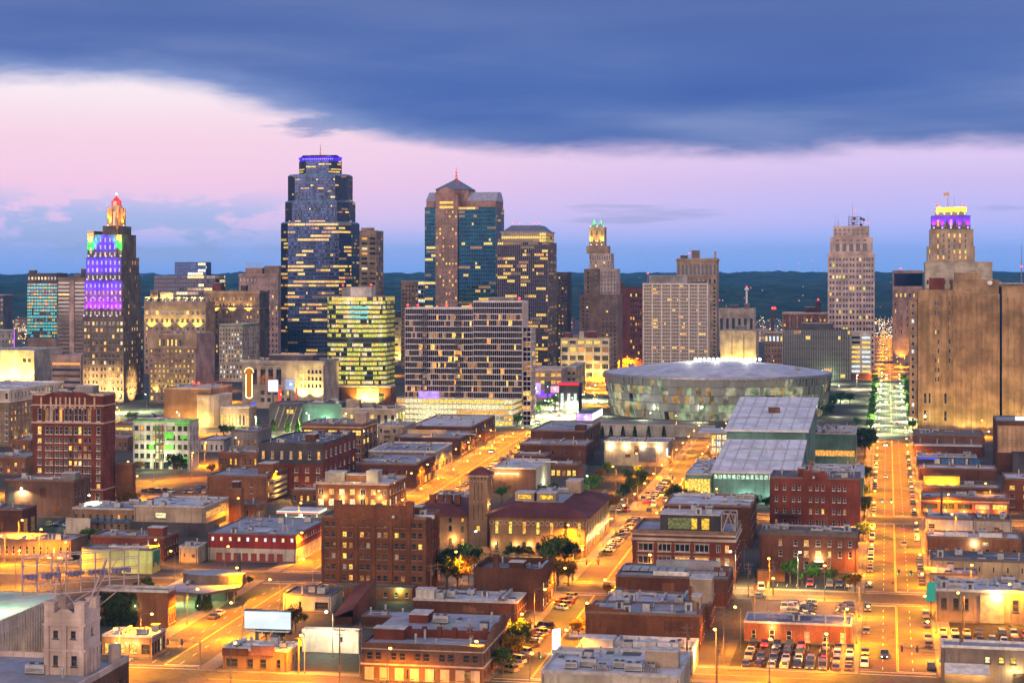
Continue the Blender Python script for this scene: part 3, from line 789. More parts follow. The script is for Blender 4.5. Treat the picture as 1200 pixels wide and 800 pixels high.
for i in range(4):
    c = x0 + (x1 - x0) * (i + .5) / 4
    for t in range(9):
        a0, a1 = math.pi * t / 9, math.pi * (t + 1) / 9
        m.tube((c + 1.1 * math.cos(a0), -.32, b.H - 1.2 + 1.1 * math.sin(a0)), (c + 1.1 * math.cos(a1), -.32, b.H - 1.2 + 1.1 * math.sin(a1)), .16, n=4)
m.build('brick_arches', BRICK2, b.root)
b.clutter(7); b.penthouse(BRICK, b.W - 6, b.W - 2.5, 6, 10, 2.6, RD); b.finish(TRIMB)

b = Bld('low_shop', 'low orange brick shed with dark roof full of vents below the big warehouse', 'building', 370, 483, 701, 687, d=4.6)
b.walls(BRICK2, F=[B(.1, .9, 9, 1, .3, .5, .2)]); b.roof(RD, par=.5, coping=COPED); b.clutter(6); b.finish()
wall_lamp(b, b.W * .87, -.1, 3.2, 900, (.8, 1, .3))

# --- white shop, lean-to roof and white wall building by the left avenue
b = Bld('white_shop', 'single storey white painted shop with flat dark roof beside the left avenue', 'building', 332, 388, 717, 697, d=12)
b.walls(CREAM, F=[B(.1, .8, 5, 1, .4, .6, .2, xs=[(.35, .05), (.8, .28)])]); b.roof(RD, par=.5, coping=COPED); b.clutter(2); b.finish(TRIMD)
b = Bld('lean_to', 'steep rusty brown tiled lean-to roof between two white shops', 'building', 392, 413, 731, 722, d=24)
m = MB(); m.prism([(0, 0), (b.W, 0), (b.W, b.D), (0, b.D)], 0, b.H); m.build('wall', BRICKD, b.root)
m = MB(); Wd = b.W
m.poly([(-.6, -.6, b.H - .3), (Wd + .3, -.6, b.H + 2.2), (Wd + .3, b.D, b.H + 6.2), (-.6, b.D, b.H + 3.8)])
m.poly([(-.6, -.6, b.H - .5), (-.6, b.D, b.H + 3.6), (Wd + .3, b.D, b.H + 6.0), (Wd + .3, -.6, b.H + 2.0)])
m.poly([(Wd + .3, -.6, 0), (Wd + .3, b.D, 0), (Wd + .3, b.D, b.H + 6.2), (Wd + .3, -.6, b.H + 2.2)]); m.build('tiled_roof', RT, b.root); b.finish()
b = Bld('white_wall_shop', 'low building with blank white painted side wall facing the empty lot', 'building', 354, 420, 763, 740, xr=424)
b.walls(WHITE); b.roof(RD, par=.7, coping=COPE); b.clutter(3); b.finish()
b = Bld('back_shop', 'flat grey seamed roof building with rooftop vents behind the two storey corner block', 'building', 424, 478, 736, 722, d=7)
b.walls(BRICKD); b.roof(RM, par=.4, coping=COPED); b.clutter(5); b.finish()

# --- two storey corner brick block with stepped side parapet
b = Bld('corner_block', 'two storey brown brick corner block with cream ground floor and grey sheet roof', 'building', 424, 566, 796, 755, xr=597)
b.walls(BRICKB, F=[B(.03, .40, 7, 1, .12, .7, .1, xs=[(.18, .03), (.38, .012), (.42, .012), (.60, .012), (.66, .012), (.86, .14)]), B(.52, .88, 5, 1, .5, .62, 0, xs=pairs(5, .26, .1))],
        Rt=[B(.03, .40, 8, 1, .5, .6, .3, 'shop'), B(.5, .88, 9, 1, .45, .62, .05)])
m = MB()
for i in range(8):
    t0 = b.W * i / 8; m.box(t0 + .7, t0 + b.W / 8 - .7, -.08, -.004, .2, b.H * .38)
m.build('cream_shopfront', CREAM, b.root)
b.cornice(TERRAT, b.H * .45, .35, .25); b.cornice(TERRAT, b.H * .89, .25, .18)
b.roof(RM, par=.6, coping=BRICKB); dm = b.D * .30
m = MB(); m.box(.3, b.W - .5, dm, dm + .5, b.H, b.H + 1.9)
for i in range(8): m.box(1 + i * (b.W - 3) / 7, 2 + i * (b.W - 3) / 7, dm - .3, dm + .8, b.H, b.H + 2.5)
m.build('party_wall', BRICKR, b.root)
m = MB(); m.box(.4, b.W - .6, dm + .5, b.D - .5, b.H + .2, b.H + 1.3); m.build('upper_roof', RM, b.root)
m = MB()
for i in range(6):
    y0 = b.D * (.05 + .15 * i); m.box(b.W - .35, b.W + .12, y0, y0 + b.D * .16, b.H, b.H + (.9, 1.8, 2.6, 2.2, 2.9, 2.0)[i])
m.build('side_parapet', BRICKB, b.root)
b.penthouse(BRICKR, b.lx(430), b.lx(466), dm - 4, dm - .5, 2.4, RM); b.penthouse(BRICKR, b.lx(455), b.lx(478), dm + 10, dm + 16, 1.9, RM, z=b.H + 1.3)
b.clutter(5, y0=dm + 2, z=b.H + 1.3); b.clutter(3, y1=dm - 2); b.finish(TRIMB)
# --- white roofed bar behind it
b = Bld('white_roof_block', 'long brick building with bright white roof and ochre party wall', 'building', 484, 606, 726, 703, xr=617)
b.walls(BRICKD, Rt=[B(.1, .9, 5, 2, .5, .55, .5, 'shop')]); b.roof(RW, par=.5, coping=COPE)
b.penthouse(WHITE, .6, 5.5, .6, 4, 2.6, RW); b.clutter(8); b.finish()
b = Bld('flat_brick_block', 'dark brick building with sunken black roof and tall chimney by the parked row', 'building', 555, 636, 714, 671, xr=649)
b.walls(BRICKD, Rt=[B(.05, .40, 4, 1, .6, .7, .5, 'shop'), B(.45, .85, 4, 1, .6, .6, .3)], F=[B(.0, .3, 9, 1, .1, .6, 0, xs=[(.25, .05)])])
m = MB(); m.box(0, b.W, 0, .45, b.H, b.H + 1.6); m.box(0, .45, .45, b.D, b.H, b.H + 1.6); m.box(b.W - .45, b.W, .45, b.D, b.H, b.H + 1.6); m.box(.45, b.W - .45, b.D - .45, b.D, b.H, b.H + 1.6); m.build('parapet', BRICKD, b.root)
b.roof(RD, par=0); b.box('chimney', BRICKD, 5.2, 6.6, .6, 2.0, b.H + .1, b.H + 5); b.penthouse(BRICKD, 9, 13, 4, 7.5, 2.4, RD); b.clutter(2); b.finish()

# --- small corner shop and its canopy, lower left
b = Bld('corner_shop', 'small brown corner shop with white roof next to the street crossing', 'building', 261, 337, 785, 761, xr=350)
x = b.lx(291)
b.walls(mat_wall('stucco', (.22, .125, .07)), F=[B(.1, .7, 4, 1, .3, .7, 0, xs=[(.14, .18), (.42, .10), (.62, .10), (.86, .06)])], Rt=[B(.2, .8, 3, 1, .3, .6, .2)])
m = MB(); m.box(-.1, x, -.25, -.005, b.H * .75, b.H + .5); m.build('dark_fascia', mat_wall('stucco', (.10, .05, .035)), b.root)
m = MB(); m.box(b.lx(295), b.lx(322), -.6, -.01, b.H * .82, b.H + 1.3); m.build('sign_panel', mat_plain('sign_brown', (.22, .10, .07)), b.root)
b.roof(RW, par=.6, coping=COPE); b.clutter(2); b.finish(TRIMD)

# --- cream and red warehouse
b = Bld('red_band_warehouse', 'long warehouse with red upper band, cream lower walls and a row of red roll-up doors', 'building', 244, 347, 657, 625, xr=385)
hs = .46
b.walls(REDM, z0=b.H * .50, F=[B(.45, .85, 10, 1, .34, .75, 1, 'white', style='plain')], Rt=[B(.45, .85, 14, 1, .4, .7, .6, 'warm' if 0 else 'white')])
b.walls(CREAM, z1=b.H * .50 - .002, F=[], Rt=[B(.1, .6, 12, 1, .4, .8, .2, 'home')], name='lower_wall')
garage_doors(b, mat_plain('red_door', (.20, .02, .02), .5), 8, b.lx(252), b.lx(333), 1.9, 2.7)
b.roof(RG, par=.4, coping=COPED); b.clutter(9); m = MB(); m.box(b.W * .35, b.W * .6, 6, 14, b.H + .11, b.H + .16); m.build('roof_patch', RW, b.root); b.finish(TRIMW)

# --- drive-in restaurant with swooping canopy
b = Bld('drive_in', 'drive-in with low metal canopy, oval roof and green lit forecourt', 'building', 192, 252, 712, 693, d=22)
g0 = MB(); g0.prism([(2, 14), (b.W - 1, 12), (b.W - 1, b.D), (2, b.D)], 0, b.H * .9); g0.build('wall', DGREY, b.root)
m = MB(); m.prism([(-2, 1), (b.W * .8, -2), (b.W + 4, 9), (b.W + 2, b.D), (-2, b.D)], b.H * .86, b.H * 1.05, 0, 1); m.build('canopy', [mat_plain('canopy_fascia', (.16, .12, .09), .4, .3), RM], b.root)
m = MB(); n = 20; m.prism([(b.W * .62 + 9 * math.cos(t), b.D * .72 + 5 * math.sin(t)) for t in [i * 2 * math.pi / n for i in range(n)]], b.H * 1.06, b.H * 1.06 + 2.6, 0, 1); m.build('oval_roof', [mat_plain('canopy_fascia', (.16, .12, .09), .4, .3), RG], b.root)
for x, y in ((0, 2), (b.W * .4, 0), (b.W * .75, -1), (b.W + 2.5, 9)):
    m = MB(); m.tube((x, y, 0), (x, y, b.H * .86), .16, n=8); m.build('post', STEEL, b.root)
for x in (b.W * .15, b.W * .5): lamp(b.root, (x, 6, b.H * .72), 5000, (.62, 1.0, .38), name='canopy_light')
b.clutter(3, x1=b.W * .4, y0=14, z=b.H * 1.06); b.finish()
m = MB(); m.box(-.35, .35, -1.6, 1.6, 0, 9.5); o = m.build('pylon_sign', TRIMD); P = gpt(280, 687); o.location = (*P, 0); tag(o, 'tall thin black slab sign at the end of the drive-in canopy', 'sign')

# --- brick building left of the avenue with ivy and pink shop in front
b = Bld('ivy_brick_block', 'two storey brick block with ivy patch and one lit window left of the avenue', 'building', 118, 197, 733, 692, xr=206)
b.walls(BRICK2, F=[B(.45, .75, 8, 1, .3, .6, .0, xs=[(.50, .045)])], Rt=[B(.05, .42, 3, 1, .5, .7, .4, 'shop'), B(.5, .9, 4, 1, .4, .7, .1)]); b.roof(RD, par=.7, coping=COPE); b.clutter(4)
m = MB(); rr = random.Random(5)
for i in range(900):
    x, z = rr.gauss(b.W * .28, 2.6), rr.uniform(0, b.H * .95); s_ = rr.uniform(.2, .5); y = -rr.uniform(.05, .3); q = rr.uniform(-.4, .4)
    if 0 < x < b.W * .55: m.poly([(x - s_, y, z - s_), (x + s_, y - q * .3, z - s_), (x + s_, y, z + s_), (x - s_, y + q * .3, z + s_)])
m.build('ivy', mat_leaf('leaf_dark', (.035, .05, .02)), b.root)['kind'] = 'stuff'; b.finish(); wall_lamp(b, b.W * .52, -.1, b.H * .62, 250, (1, .9, .5))
b = Bld('pink_shop', 'single storey shop with pale pink roof and glass front at the crossing corner', 'building', 120, 178, 770, 745, xr=194)
b.walls(mat_wall('stucco', (.26, .16, .10)), Rt=[B(.05, .85, 5, 1, .8, .8, .5, 'shop', style='shop')], F=[B(.1, .8, 4, 1, .7, .7, .4, 'shop', style='shop')]); b.roof(RW, par=.5, coping=COPE); b.clutter(3)
for i in range(3): wall_lamp(b, b.W * (.3 + .2 * i), -.1, b.H * .75, 500)
b.finish(TRIMD)

# --- lime wall and neighbours
b = Bld('lime_wall_building', 'low building with a blank glowing lime green wall', 'building', 96, 178, 670, 643, xr=188)
b.walls(mat_wall('stucco', (.55, .62, .22)), Rt=[B(.1, .8, 2, 1, .5, .6, .2)]); b.roof(RG, par=.6, coping=COPED)
m = MB(); m.box(b.W + .02, b.W + .3, 1, 6, b.H * .45, b.H * .95); m.build('green_sign', mat_plain('sign_green', (.03, .18, .12)), b.root); b.clutter(3); b.finish()
b = Bld('red_row_block', 'red brick row building with dark roof right behind the lime wall', 'building', 106, 192, 655, 629, xr=209)
b.walls(BRICKR, F=[B(.3, .9, 8, 1, .22, .5, .1)], Rt=[B(.1, .9, 5, 2, .4, .5, .15)]); b.roof(RG, par=.7, coping=TRIMB); b.clutter(5); b.penthouse(BRICKR, b.W - 6, b.W - 1, 2, 6, 3, RD); b.finish()
b = Bld('grey_shed', 'low grey roofed shed with pale side wall beyond the lime wall', 'building', 210, 232, 660, 641, xr=243)
b.walls(CREAM, Rt=[B(.2, .8, 4, 1, .3, .6, .2)]); b.roof(RG, par=.5, coping=COPE); b.clutter(2); b.finish()
b = Bld('garage_row', 'long single storey tan brick row with many plain windows at the far left', 'building', -20, 83, 653, 632, d=14)
b.walls(BRICKT, F=[B(.1, .85, 13, 1, .35, .6, .25)]); b.roof(RG, par=.5, coping=TRIMB); b.clutter(4); b.finish(TRIMW)
# --- grey modern and others, left middle
b = Bld('grey_office', 'grey stucco office with white flat roof and banded lit windows on its side', 'building', 157, 239, 626, 593, xr=268)
b.walls(TAN, F=[B(.55, .85, 8, 1, .3, .7, 1, 'white', xs=[(.38, .16)])], Rt=[B(.1, .5, 1, 1, .84, .62, .3, 'office', style='multi'), B(.5, .92, 1, 1, .84, .62, .6, 'office', style='multi')]); b.roof(RW, par=.5, coping=COPE)
m = MB(); m.box(-1, b.W + 6, -1.4, -1.1, 0, b.H * .48); m.build('dark_screen_wall', DGREY, b.root); b.clutter(8); b.finish(TRIMD)
b = Bld('brown_stair_block', 'slim brown brick stair block stuck to the grey office', 'building', 268, 282, 612, 573, xr=286)
b.walls(BRICK2); b.roof(RD, par=.5, coping=TRIMB); b.penthouse(BRICKD, 1, b.W - 1, 1, 4, 2.5, RG); b.finish()
b = Bld('awning_brick_block', 'low brick building with long row of blue awnings', 'building', 85, 160, 622, 596, d=18)
b.walls(BRICKT, F=[B(.05, .42, 9, 1, .4, .6, .1), B(.5, .85, 9, 1, .4, .55, .1)]); b.roof(RG, par=.6, coping=COPE); b.clutter(6)
m = MB()
for i in range(7):
    x = b.W * (.30 + .1 * i); m.prism([(x, -1.4), (x + 3, -1.4), (x + 3, -.01), (x, -.01)], b.H * .45, b.H * .60, 0, None, [(x, -.2), (x + 3, -.2), (x + 3, -.01), (x, -.01)])
m.build('awnings', mat_plain('awning_blue', (.05, .10, .16)), b.root)
m = MB(); m.box(0, 9, -6, -5.7, 0, 5.5); m.build('cream_sign_wall', CREAM, b.root); b.finish()
b = Bld('dark_brick_shed', 'dark brick shed with flat roof beside the star bright lot lamps', 'building', -25, 26, 630, 597, xr=43)
b.walls(BRICKD, Rt=[B(.1, .8, 2, 1, .6, .7, .8, 'gold')]); b.roof(RD, par=.6, coping=TRIMB); b.clutter(3); b.finish()
b = Bld('long_brick_block', 'long plain brown brick block in front of the tall red hotel', 'building', 6, 87, 605, 563, xr=106)
b.walls(BRICKB, Rt=[B(.5, .9, 4, 1, .35, .6, .2), B(.1, .45, 4, 1, .35, .6, .3)]); b.roof(RG, par=.7, coping=TRIMB)
m = MB(); m.box(b.W * .03, b.W * .14, -.12, -.01, b.H * .1, b.H * .85); m.build('wall_sign', mat_plain('sign_dark', (.05, .05, .045)), b.root); b.clutter(5); b.penthouse(GREY, b.W - 6, b.W - .6, 2, 7, 2.8, RG); b.finish()
# --- tall red hotel
b = Bld('red_brick_hotel', 'tall red brick hotel with terracotta arches along its top floor', 'hotel', 38, 121, 590, 463, xr=135)
xs = [(.10, .055)] + pairs(1, .3, .1)[:0] + [(.10 + .135 * (i + 1) + s_ * .03, .045) for i in range(5) for s_ in (-1, 1)] + [(.93, .055)]
b.walls(BRICKR, F=[B(.03, .12, 6, 1, .4, .8, .3, 'shop'), B(.14, .62, 7, 7, .4, .62, .34, 'office', xs=xs), B(.62, .74, 7, 1, .4, .6, .5, 'office', xs=xs), B(.75, .90, 7, 1, .4, .8, .2, xs=xs)], Rt=[B(.15, .9, 3, 9, .15, .5, 0.05)])
for z in (.135, .745, .905): b.cornice(TERRAT, b.H * z, .55, .35)
m = MB()
for i in range(5):
    c = b.W * (.10 + .135 * (i + 1))
    for t in range(8):
        a0, a1 = math.pi * t / 8, math.pi * (t + 1) / 8
        m.tube((c + 1.9 * math.cos(a0), -.2, b.H * .87 + 1.9 * math.sin(a0)), (c + 1.9 * math.cos(a1), -.2, b.H * .87 + 1.9 * math.sin(a1)), .25, n=4)
    for q in (-1, 1): m.box(c + q * 3.1 - .3, c + q * 3.1 + .3, -.4, -.01, b.H * .88, b.H * .985)
m.build('terracotta_arches', TERRAT, b.root)
m = MB(); m.prism([(b.W * .15, -.3), (b.W * .85, -.3), (b.W * .85, .5), (b.W * .15, .5)], b.H, b.H + 1.4, 0, None, [(b.W * .3, -.3), (b.W * .7, -.3), (b.W * .7, .5), (b.W * .3, .5)]); m.build('gable', BRICKR, b.root)
b.roof(RD, par=.9, coping=TERRAT); b.clutter(10); b.penthouse(GREY, b.W * .55, b.W * .8, 4, 10, 3.4, RG); b.finish(TRIMW)
b = Bld('orange_brick_annex', 'small windowless orange brick annex right of the tall red hotel', 'building', 135.5, 155, 588, 544, xr=159)
b.walls(BRICK2); b.roof(RG, par=.6, coping=TRIMB); b.clutter(2); b.finish()
# --- green and white apartments under construction
b = Bld('wrapped_apartments', 'unfinished apartment block in white panels with bright green sheathing patches', 'building', 156, 222, 550, 494, xr=233)
b.walls(WHITE, F=[B(.0, .2, 6, 1, .6, .7, .3, 'gold'), B(.2, .97, 9, 4, .22, .5, .25, xs=[(.06, .07), (.16, .07), (.27, .07), (.38, .05), (.52, .07), (.64, .09), (.72, .05), (.83, .07), (.93, .07)])], Rt=[B(.2, .95, 3, 4, .3, .5, .1)])
GRN = mat_plain('green_sheathing', (.10, .50, .03), .5)
H, Wd = b.H, b.W
for (x0, x1, z0, z1) in ((.39, .47, .80, .92), (.56, .72, .66, .80), (.56, .72, .42, .53), (.84, .98, .66, .73), (.28, .37, .42, .52), (.75, .98, .16, .28), (.02, .10, .66, .70), (.39, .44, .55, .64), (.74, .98, .93, .99)):
    m = MB(); m.box(x0 * Wd, x1 * Wd, -.06, -.004, z0 * H, z1 * H); m.build('green_panel', GRN, b.root)
m = MB()
for k in range(5): m.box(Wd * .42, Wd * .54, -1.6, -.05, H * (.22 + .15 * k), H * (.22 + .15 * k) + .3)
for x in (.42, .48, .54): m.box(Wd * x - .15, Wd * x + .15, -1.6, -1.3, 0, H * .95)
m.build('balconies', BRICKB, b.root)
b.roof(RW, par=.7, coping=GRN); b.clutter(4); b.finish(TRIMD)
lamp(b.root, (Wd * .5, -9, 8), 9000, (.8, 1, .5), name='site_light')
# --- courtyard hotel at left edge
b = Bld('beige_hotel', 'beige and cream mid-rise hotel whose long windowed side runs back from the left edge', 'hotel', -60, 12, 522, 457, xr=75, vp=900)
b.walls(mat_wall('brick', (.26, .19, .12)), F=[B(.1, .85, 8, 6, .4, .6, .2)], Rt=[B(.12, .66, 16, 5, .4, .6, .4, 'home'), B(.68, .95, 16, 2, .4, .65, .35, 'home')], z1=b.H * .8)
b.walls(CREAM, z0=b.H * .8 + .002, Rt=[B(.15, .85, 16, 1, .4, .8, .35, 'home')], F=[B(.15, .85, 8, 1, .4, .8, .2)], name='upper_wall')
b.cornice(TRIMW, b.H * .79, .5, .3); b.roof(RW, par=.8, coping=TRIMW); b.clutter(6); b.finish(TRIMW)
for i in range(5): lamp(b.root, (b.W + 2.0, b.D * (.1 + .18 * i), 1.2), 2200, (1, .85, .3), 'SPOT', .2, (-.5, 0, 1), R(80), name='wall_wash')
# --- row behind: brick station street
b = Bld('brick_loft', 'upper red brick loft with dark slate coloured top storey and small lit windows', 'building', 303, 379, 578, 520, xr=417)
b.walls(BRICKR, z1=b.H * .60, F=[B(.1, .95, 6, 3, .35, .55, .25)], Rt=[B(.1, .95, 7, 3, .35, .55, .15)])
b.walls(DGREY, z0=b.H * .6 + .002, F=[B(.2, .75, 7, 1, .3, .7, .75, 'home')], Rt=[], name='slate_storey', x1=b.W - .01)
m = MB(); m.box(b.W, b.W + .05, 0, b.D, b.H * .6, b.H); m.build('side_wall', BRICKR, b.root)
for k in range(7): link('window', win_mesh(2.2, 3.0, None, 'sash', TRIMW), b.root, (b.W + .06, b.D * (k + .5) / 7, b.H * .8), math.pi / 2)
b.roof(RD, par=.7, coping=DGREY); b.clutter(14); b.penthouse(BRICKD, b.W * .6, b.W * .75, 12, 18, 3, RD); b.finish(TRIMW)
b = Bld('tan_loft', 'tan brick loft block with side balconies and roof hut above the slate topped loft', 'building', 354, 425, 545, 497, xr=442)
b.walls(BRICK2, F=[B(.05, .92, 5, 4, .7, .55, .35, 'home', style='multi')], Rt=[B(.05, .92, 4, 4, .6, .55, .2)])
m = MB()
for r in range(3):
    for c in range(3): m.box(b.W + .02, b.W + 1.4, b.D * (.15 + .28 * c), b.D * (.30 + .28 * c), b.H * (.28 + .21 * r), b.H * (.28 + .21 * r) + 1.1)
m.build('balconies', TRIMD, b.root); b.cornice(TERRAT, b.H * .93, .5, .3)
b.roof(RG, par=.7, coping=TRIMB); b.clutter(9); b.penthouse(TAN, b.W * .8, b.W * .98, 8, 15, 5, RG); b.finish(TRIMW)
b = Bld('beige_flats', 'beige block of flats with dark balconies next to the tan loft', 'building', 442.5, 474, 527, 499, d=26)
b.walls(TAN, F=[B(.08, .95, 4, 3, .4, .55, .4, 'home')]); b.roof(RG, par=.6, coping=COPE); b.clutter(4)
m = MB(); [m.box(b.W * .25, b.W * .45, -1.2, -.02, b.H * (.3 + .22 * k), b.H * (.3 + .22 * k) + 1.1) for k in range(3)]; m.build('balconies', TRIMD, b.root); b.finish()
b = Bld('orange_lit_block', 'two storey orange brick corner building glowing under floodlights with white roof terrace', 'building', 370, 456, 595, 567, xr=476)
b.walls(BRICK2, F=[B(.06, .48, 7, 1, .55, .7, .75, 'shop', style='multi'), B(.5, .9, 7, 1, .5, .62, .8, 'office', style='multi')], Rt=[B(.06, .48, 6, 1, .55, .7, .5, 'shop'), B(.5, .9, 6, 1, .5, .6, .4, 'office')])
b.roof(RW, par=.8, coping=TERRAT); p = b.penthouse(CREAM, b.W * .06, b.W * .3, 7, 15, 3.6, RW); b.penthouse(CREAM, b.W * .62, b.W * .78, 8, 15, 4.2, RW); b.penthouse(BRICK2, b.W * .32, b.W * .6, 10, 16, 2.6, RW); b.clutter(4)
for i in range(4): wall_lamp(b, b.W * (.12 + .25 * i), -.1, b.H * .52, 1500, (1, .6, .2))
lamp(b.root, (b.W * .5, 4, b.H + 2.5), 2500, (1, .75, .35), name='terrace_light'); b.finish(TRIMW)
b = Bld('stair_brick_block', 'three storey orange brick block with outside stairs zigzagging down its side', 'building', 243, 312, 588, 558, xr=337)
b.walls(BRICK2, F=[B(.3, .8, 3, 2, .06, .4, .2, xs=[(.42, .04), (.75, .05)])], Rt=[B(.1, .9, 4, 2, .3, .5, .3, 'gold')]); b.roof(RG, par=.7, coping=TRIMB)
m = MB()
for k in range(4):
    z = 1.5 + k * (b.H - 1.5) / 4
    m.prism([(b.W + .05, b.D * .15), (b.W + 2, b.D * .15), (b.W + 2, b.D * .75), (b.W + .05, b.D * .75)], z, z + 1.0)
m.build('outside_stair', CREAM, b.root); b.clutter(4); b.penthouse(BRICK2, b.W - 7, b.W - 1, b.D * .4, b.D * .7, 4, RG); lamp(b.root, (b.W + 5, b.D * .3, 5), 3500, (1, .55, .12), name='yard_light'); b.finish()
b = Bld('petrol_station', 'small petrol station with glowing white canopy edged in green and red', 'kiosk', 324, 373, 607, 598, d=12)
m = MB(); m.box(0, b.W, 0, b.D, b.H - 1.0, b.H, 0, 1); m.build('canopy', [mat_emit('canopy_glow', (.9, 1, .8), 1.1), RW], b.root)
m = MB(); m.box(-.1, b.W + .1, -.12, -.01, b.H - .9, b.H - .5, 0); m.build('red_stripe', mat_emit('stripe_red', (1, .06, .03), 1.0), b.root)
for x in (2, b.W / 2, b.W - 2): m = MB(); m.box(x - .25, x + .25, 5, 5.5, 0, b.H - 1); m.build('column', TRIMW, b.root)
lamp(b.root, (b.W / 2, 4, b.H - 1.6), 6000, (.8, 1, .6), name='canopy_light')
# --- rows along the left avenue, far part
def plain_block(name, label, x0, x1, yb, yt, xr=None, d=None, wall=BRICKD, roof=RG, F=(), Rt=(), cl=5, trim=None, cop=None, vp=None, cat='building'):
    b = Bld(name, label, cat, x0, x1, yb, yt, xr=xr, d=d, vp=vp)
    b.walls(wall, F=list(F), Rt=list(Rt)); b.roof(roof, par=.7, coping=cop or TRIMB); b.clutter(cl); b.finish(trim); return b
plain_block('dark_row_block', 'dark brick party wall block with sheet roof in the avenue row nearest us', 418, 488, 572, 544, xr=510, F=[B(.5, .9, 9, 1, .1, .4, .1)], Rt=[B(.05, .4, 5, 1, .7, .8, .5, 'shop'), B(.5, .9, 6, 1, .4, .6, .2)], vp=911)
plain_block('white_front_block', 'block with pale painted street front in the middle of the avenue row', 432, 510, 553, 529, xr=530, wall=GREY, Rt=[B(.05, .4, 5, 1, .7, .8, .4, 'shop'), B(.5, .9, 6, 1, .4, .6, .2)], vp=911, cop=TRIMW)
b = plain_block('lit_yard_block', 'red brick block with amber lit recessed terrace high in the avenue row', 462, 540, 533, 513, xr=556, wall=BRICKD, Rt=[B(.05, .4, 4, 1, .7, .8, .6, 'gold'), B(.5, .9, 5, 1, .4, .6, .5, 'gold')], vp=911)
m = MB(); m.box(b.W * .1, b.W * .7, b.D * .4, b.D * .42, b.H + .8, b.H + 3); m.build('terrace_wall', TAN, b.root); lamp(b.root, (b.W * .4, b.D * .2, b.H + 2.5), 3500, (1, .45, .06), name='terrace_light')
b = plain_block('far_row_block', 'large plain brick hall with stepped roof at the far end of the avenue row', 480, 553, 519, 500, xr=580, wall=BRICKD, roof=RW, Rt=[B(.05, .4, 6, 1, .7, .8, .4, 'gold'), B(.5, .9, 8, 1, .4, .6, .3, 'gold')], vp=911, cl=7)
plain_block('low_row_shop', 'low shop with warm lit windows under the far brick hall', 558, 570, 515, 505, d=14, wall=BRICK2, Rt=[B(.1, .8, 5, 1, .7, .7, .7, 'gold')], vp=911, cl=2)
# --- long brick blocks right of left avenue
b = plain_block('back_brick_hall', 'upper brown brick hall with corner tower and blank walls east of the avenue', 622, 685, 535, 505, xr=704, wall=BRICKD, F=[B(.2, .8, 6, 1, .1, .3, .2)], Rt=[B(.1, .9, 5, 2, .3, .5, .4, 'gold')], cl=3)
m = MB(); m.box(b.W * .82, b.W, 0, 8, b.H, b.H + 3); m.build('corner_tower', BRICKD, b.root)
plain_block('front_brick_hall', 'lower brown brick hall with long pale roof patch east of the avenue', 609, 687, 543, 521, d=26, wall=BRICKD, roof=RG, F=[B(.3, .9, 5, 1, .12, .4, .4, 'gold')], cl=5)
plain_block('small_brick_row', 'small brick row with rooftop plant squeezed under the brown halls', 602, 640, 549, 534, d=14, wall=BRICKD, roof=RG, cl=3)
b = plain_block('diner', 'little brick diner with glowing orange shopfront beside the tree lined lot', 645, 676, 560, 545, d=14, wall=BRICK2, F=[B(.1, .75, 5, 1, .75, .7, .7, 'gold', style='shop')], cl=2)
b = Bld('box_building', 'plain box with strip of bulbs along its brick front and a pale side wall', 'building', 577, 628, 578, 549, xr=645)
b.walls(BRICKB, Rt=[], x1=b.W - .01); m = MB(); m.box(b.W, b.W + .12, .02, b.D, 0, b.H); m.build('side_wall', CREAM, b.root)
m = MB(); [m.ball((b.W * (.08 + .52 * i / 15), -.3, b.H * .82), .2, 0, 6, 4) for i in range(16)]; m.build('bulb_strip', mat_emit('bulb_warm', (1, .72, .3), 9.0), b.root)
for i in range(4): lamp(b.root, (b.W * (.1 + .16 * i), -1.2, b.H * .8), 1100, (1, .65, .2), name='strip_light')
lamp(b.root, (b.W + 3, b.D * .5, 3), 2500, (.9, 1, .7), name='side_light'); b.roof(RW, par=.7, coping=COPE); b.clutter(5); b.finish()
b = Bld('lamp_front_store', 'long low store with four wall lamps and a framed dark hoarding', 'building', 708, 783, 546, 518, d=22)
b.walls(TAN); b.roof(RG, par=.7, coping=COPE); b.clutter(7)
for i in range(4): wall_lamp(b, b.W * (.1 + .25 * i), -.15, b.H * .84, 2200, (1, .8, .4))
m = MB(); m.box(b.W * .54, b.W * .81, -.35, -.01, b.H * .22, b.H * .82); m.build('hoarding', mat_plain('hoarding', (.12, .10, .11)), b.root)
m = MB(); m.box(b.W * .97, b.W * 1.0, -.8, -.02, b.H * .45, b.H * .8); m.build('lit_sign', mat_emit('sign_white', (1, .95, .85), 1.3), b.root); b.finish()
# --- hipped roof museum with campanile
def hip_block(b, wallm, F, Rt, rise, inset, flat=True):
    b.walls(wallm, F=F, Rt=Rt)
    o = 1.3; z = b.H
    m = MB(); a = [(-o, -o), (b.W + o, -o), (b.W + o, b.D + o), (-o, b.D + o)]; i_ = inset
    c = [(i_, i_), (b.W - i_, i_), (b.W - i_, b.D - i_), (i_, b.D - i_)]
    m.prism(a, z + .02, z + .35); m.prism(a, z + .351, z + rise, 0, 1, c); m.build('hip_roof', [mat_wall('brick', (.17, .055, .05)), RG], b.root)
DIA = [(.5, .0)]
b = Bld('hip_roof_hall', 'broad tan brick hall with red hipped roof and row of lamps down its street side', 'building', 574, 687, 650, 604, xr=714)
xs7 = [((i + .5) / 7, .038) for i in range(7)]
hip_block(b, BRICKT, [B(.02, .45, 7, 1, .4, .55, .3, 'home', xs=xs7), B(.52, .9, 7, 1, .3, .85, .85, 'gold', xs=xs7)], [B(.05, .4, 9, 1, .3, .6, .2), B(.52, .9, 9, 1, .3, .7, .3, 'gold')], 3.6, 9)
m = MB()
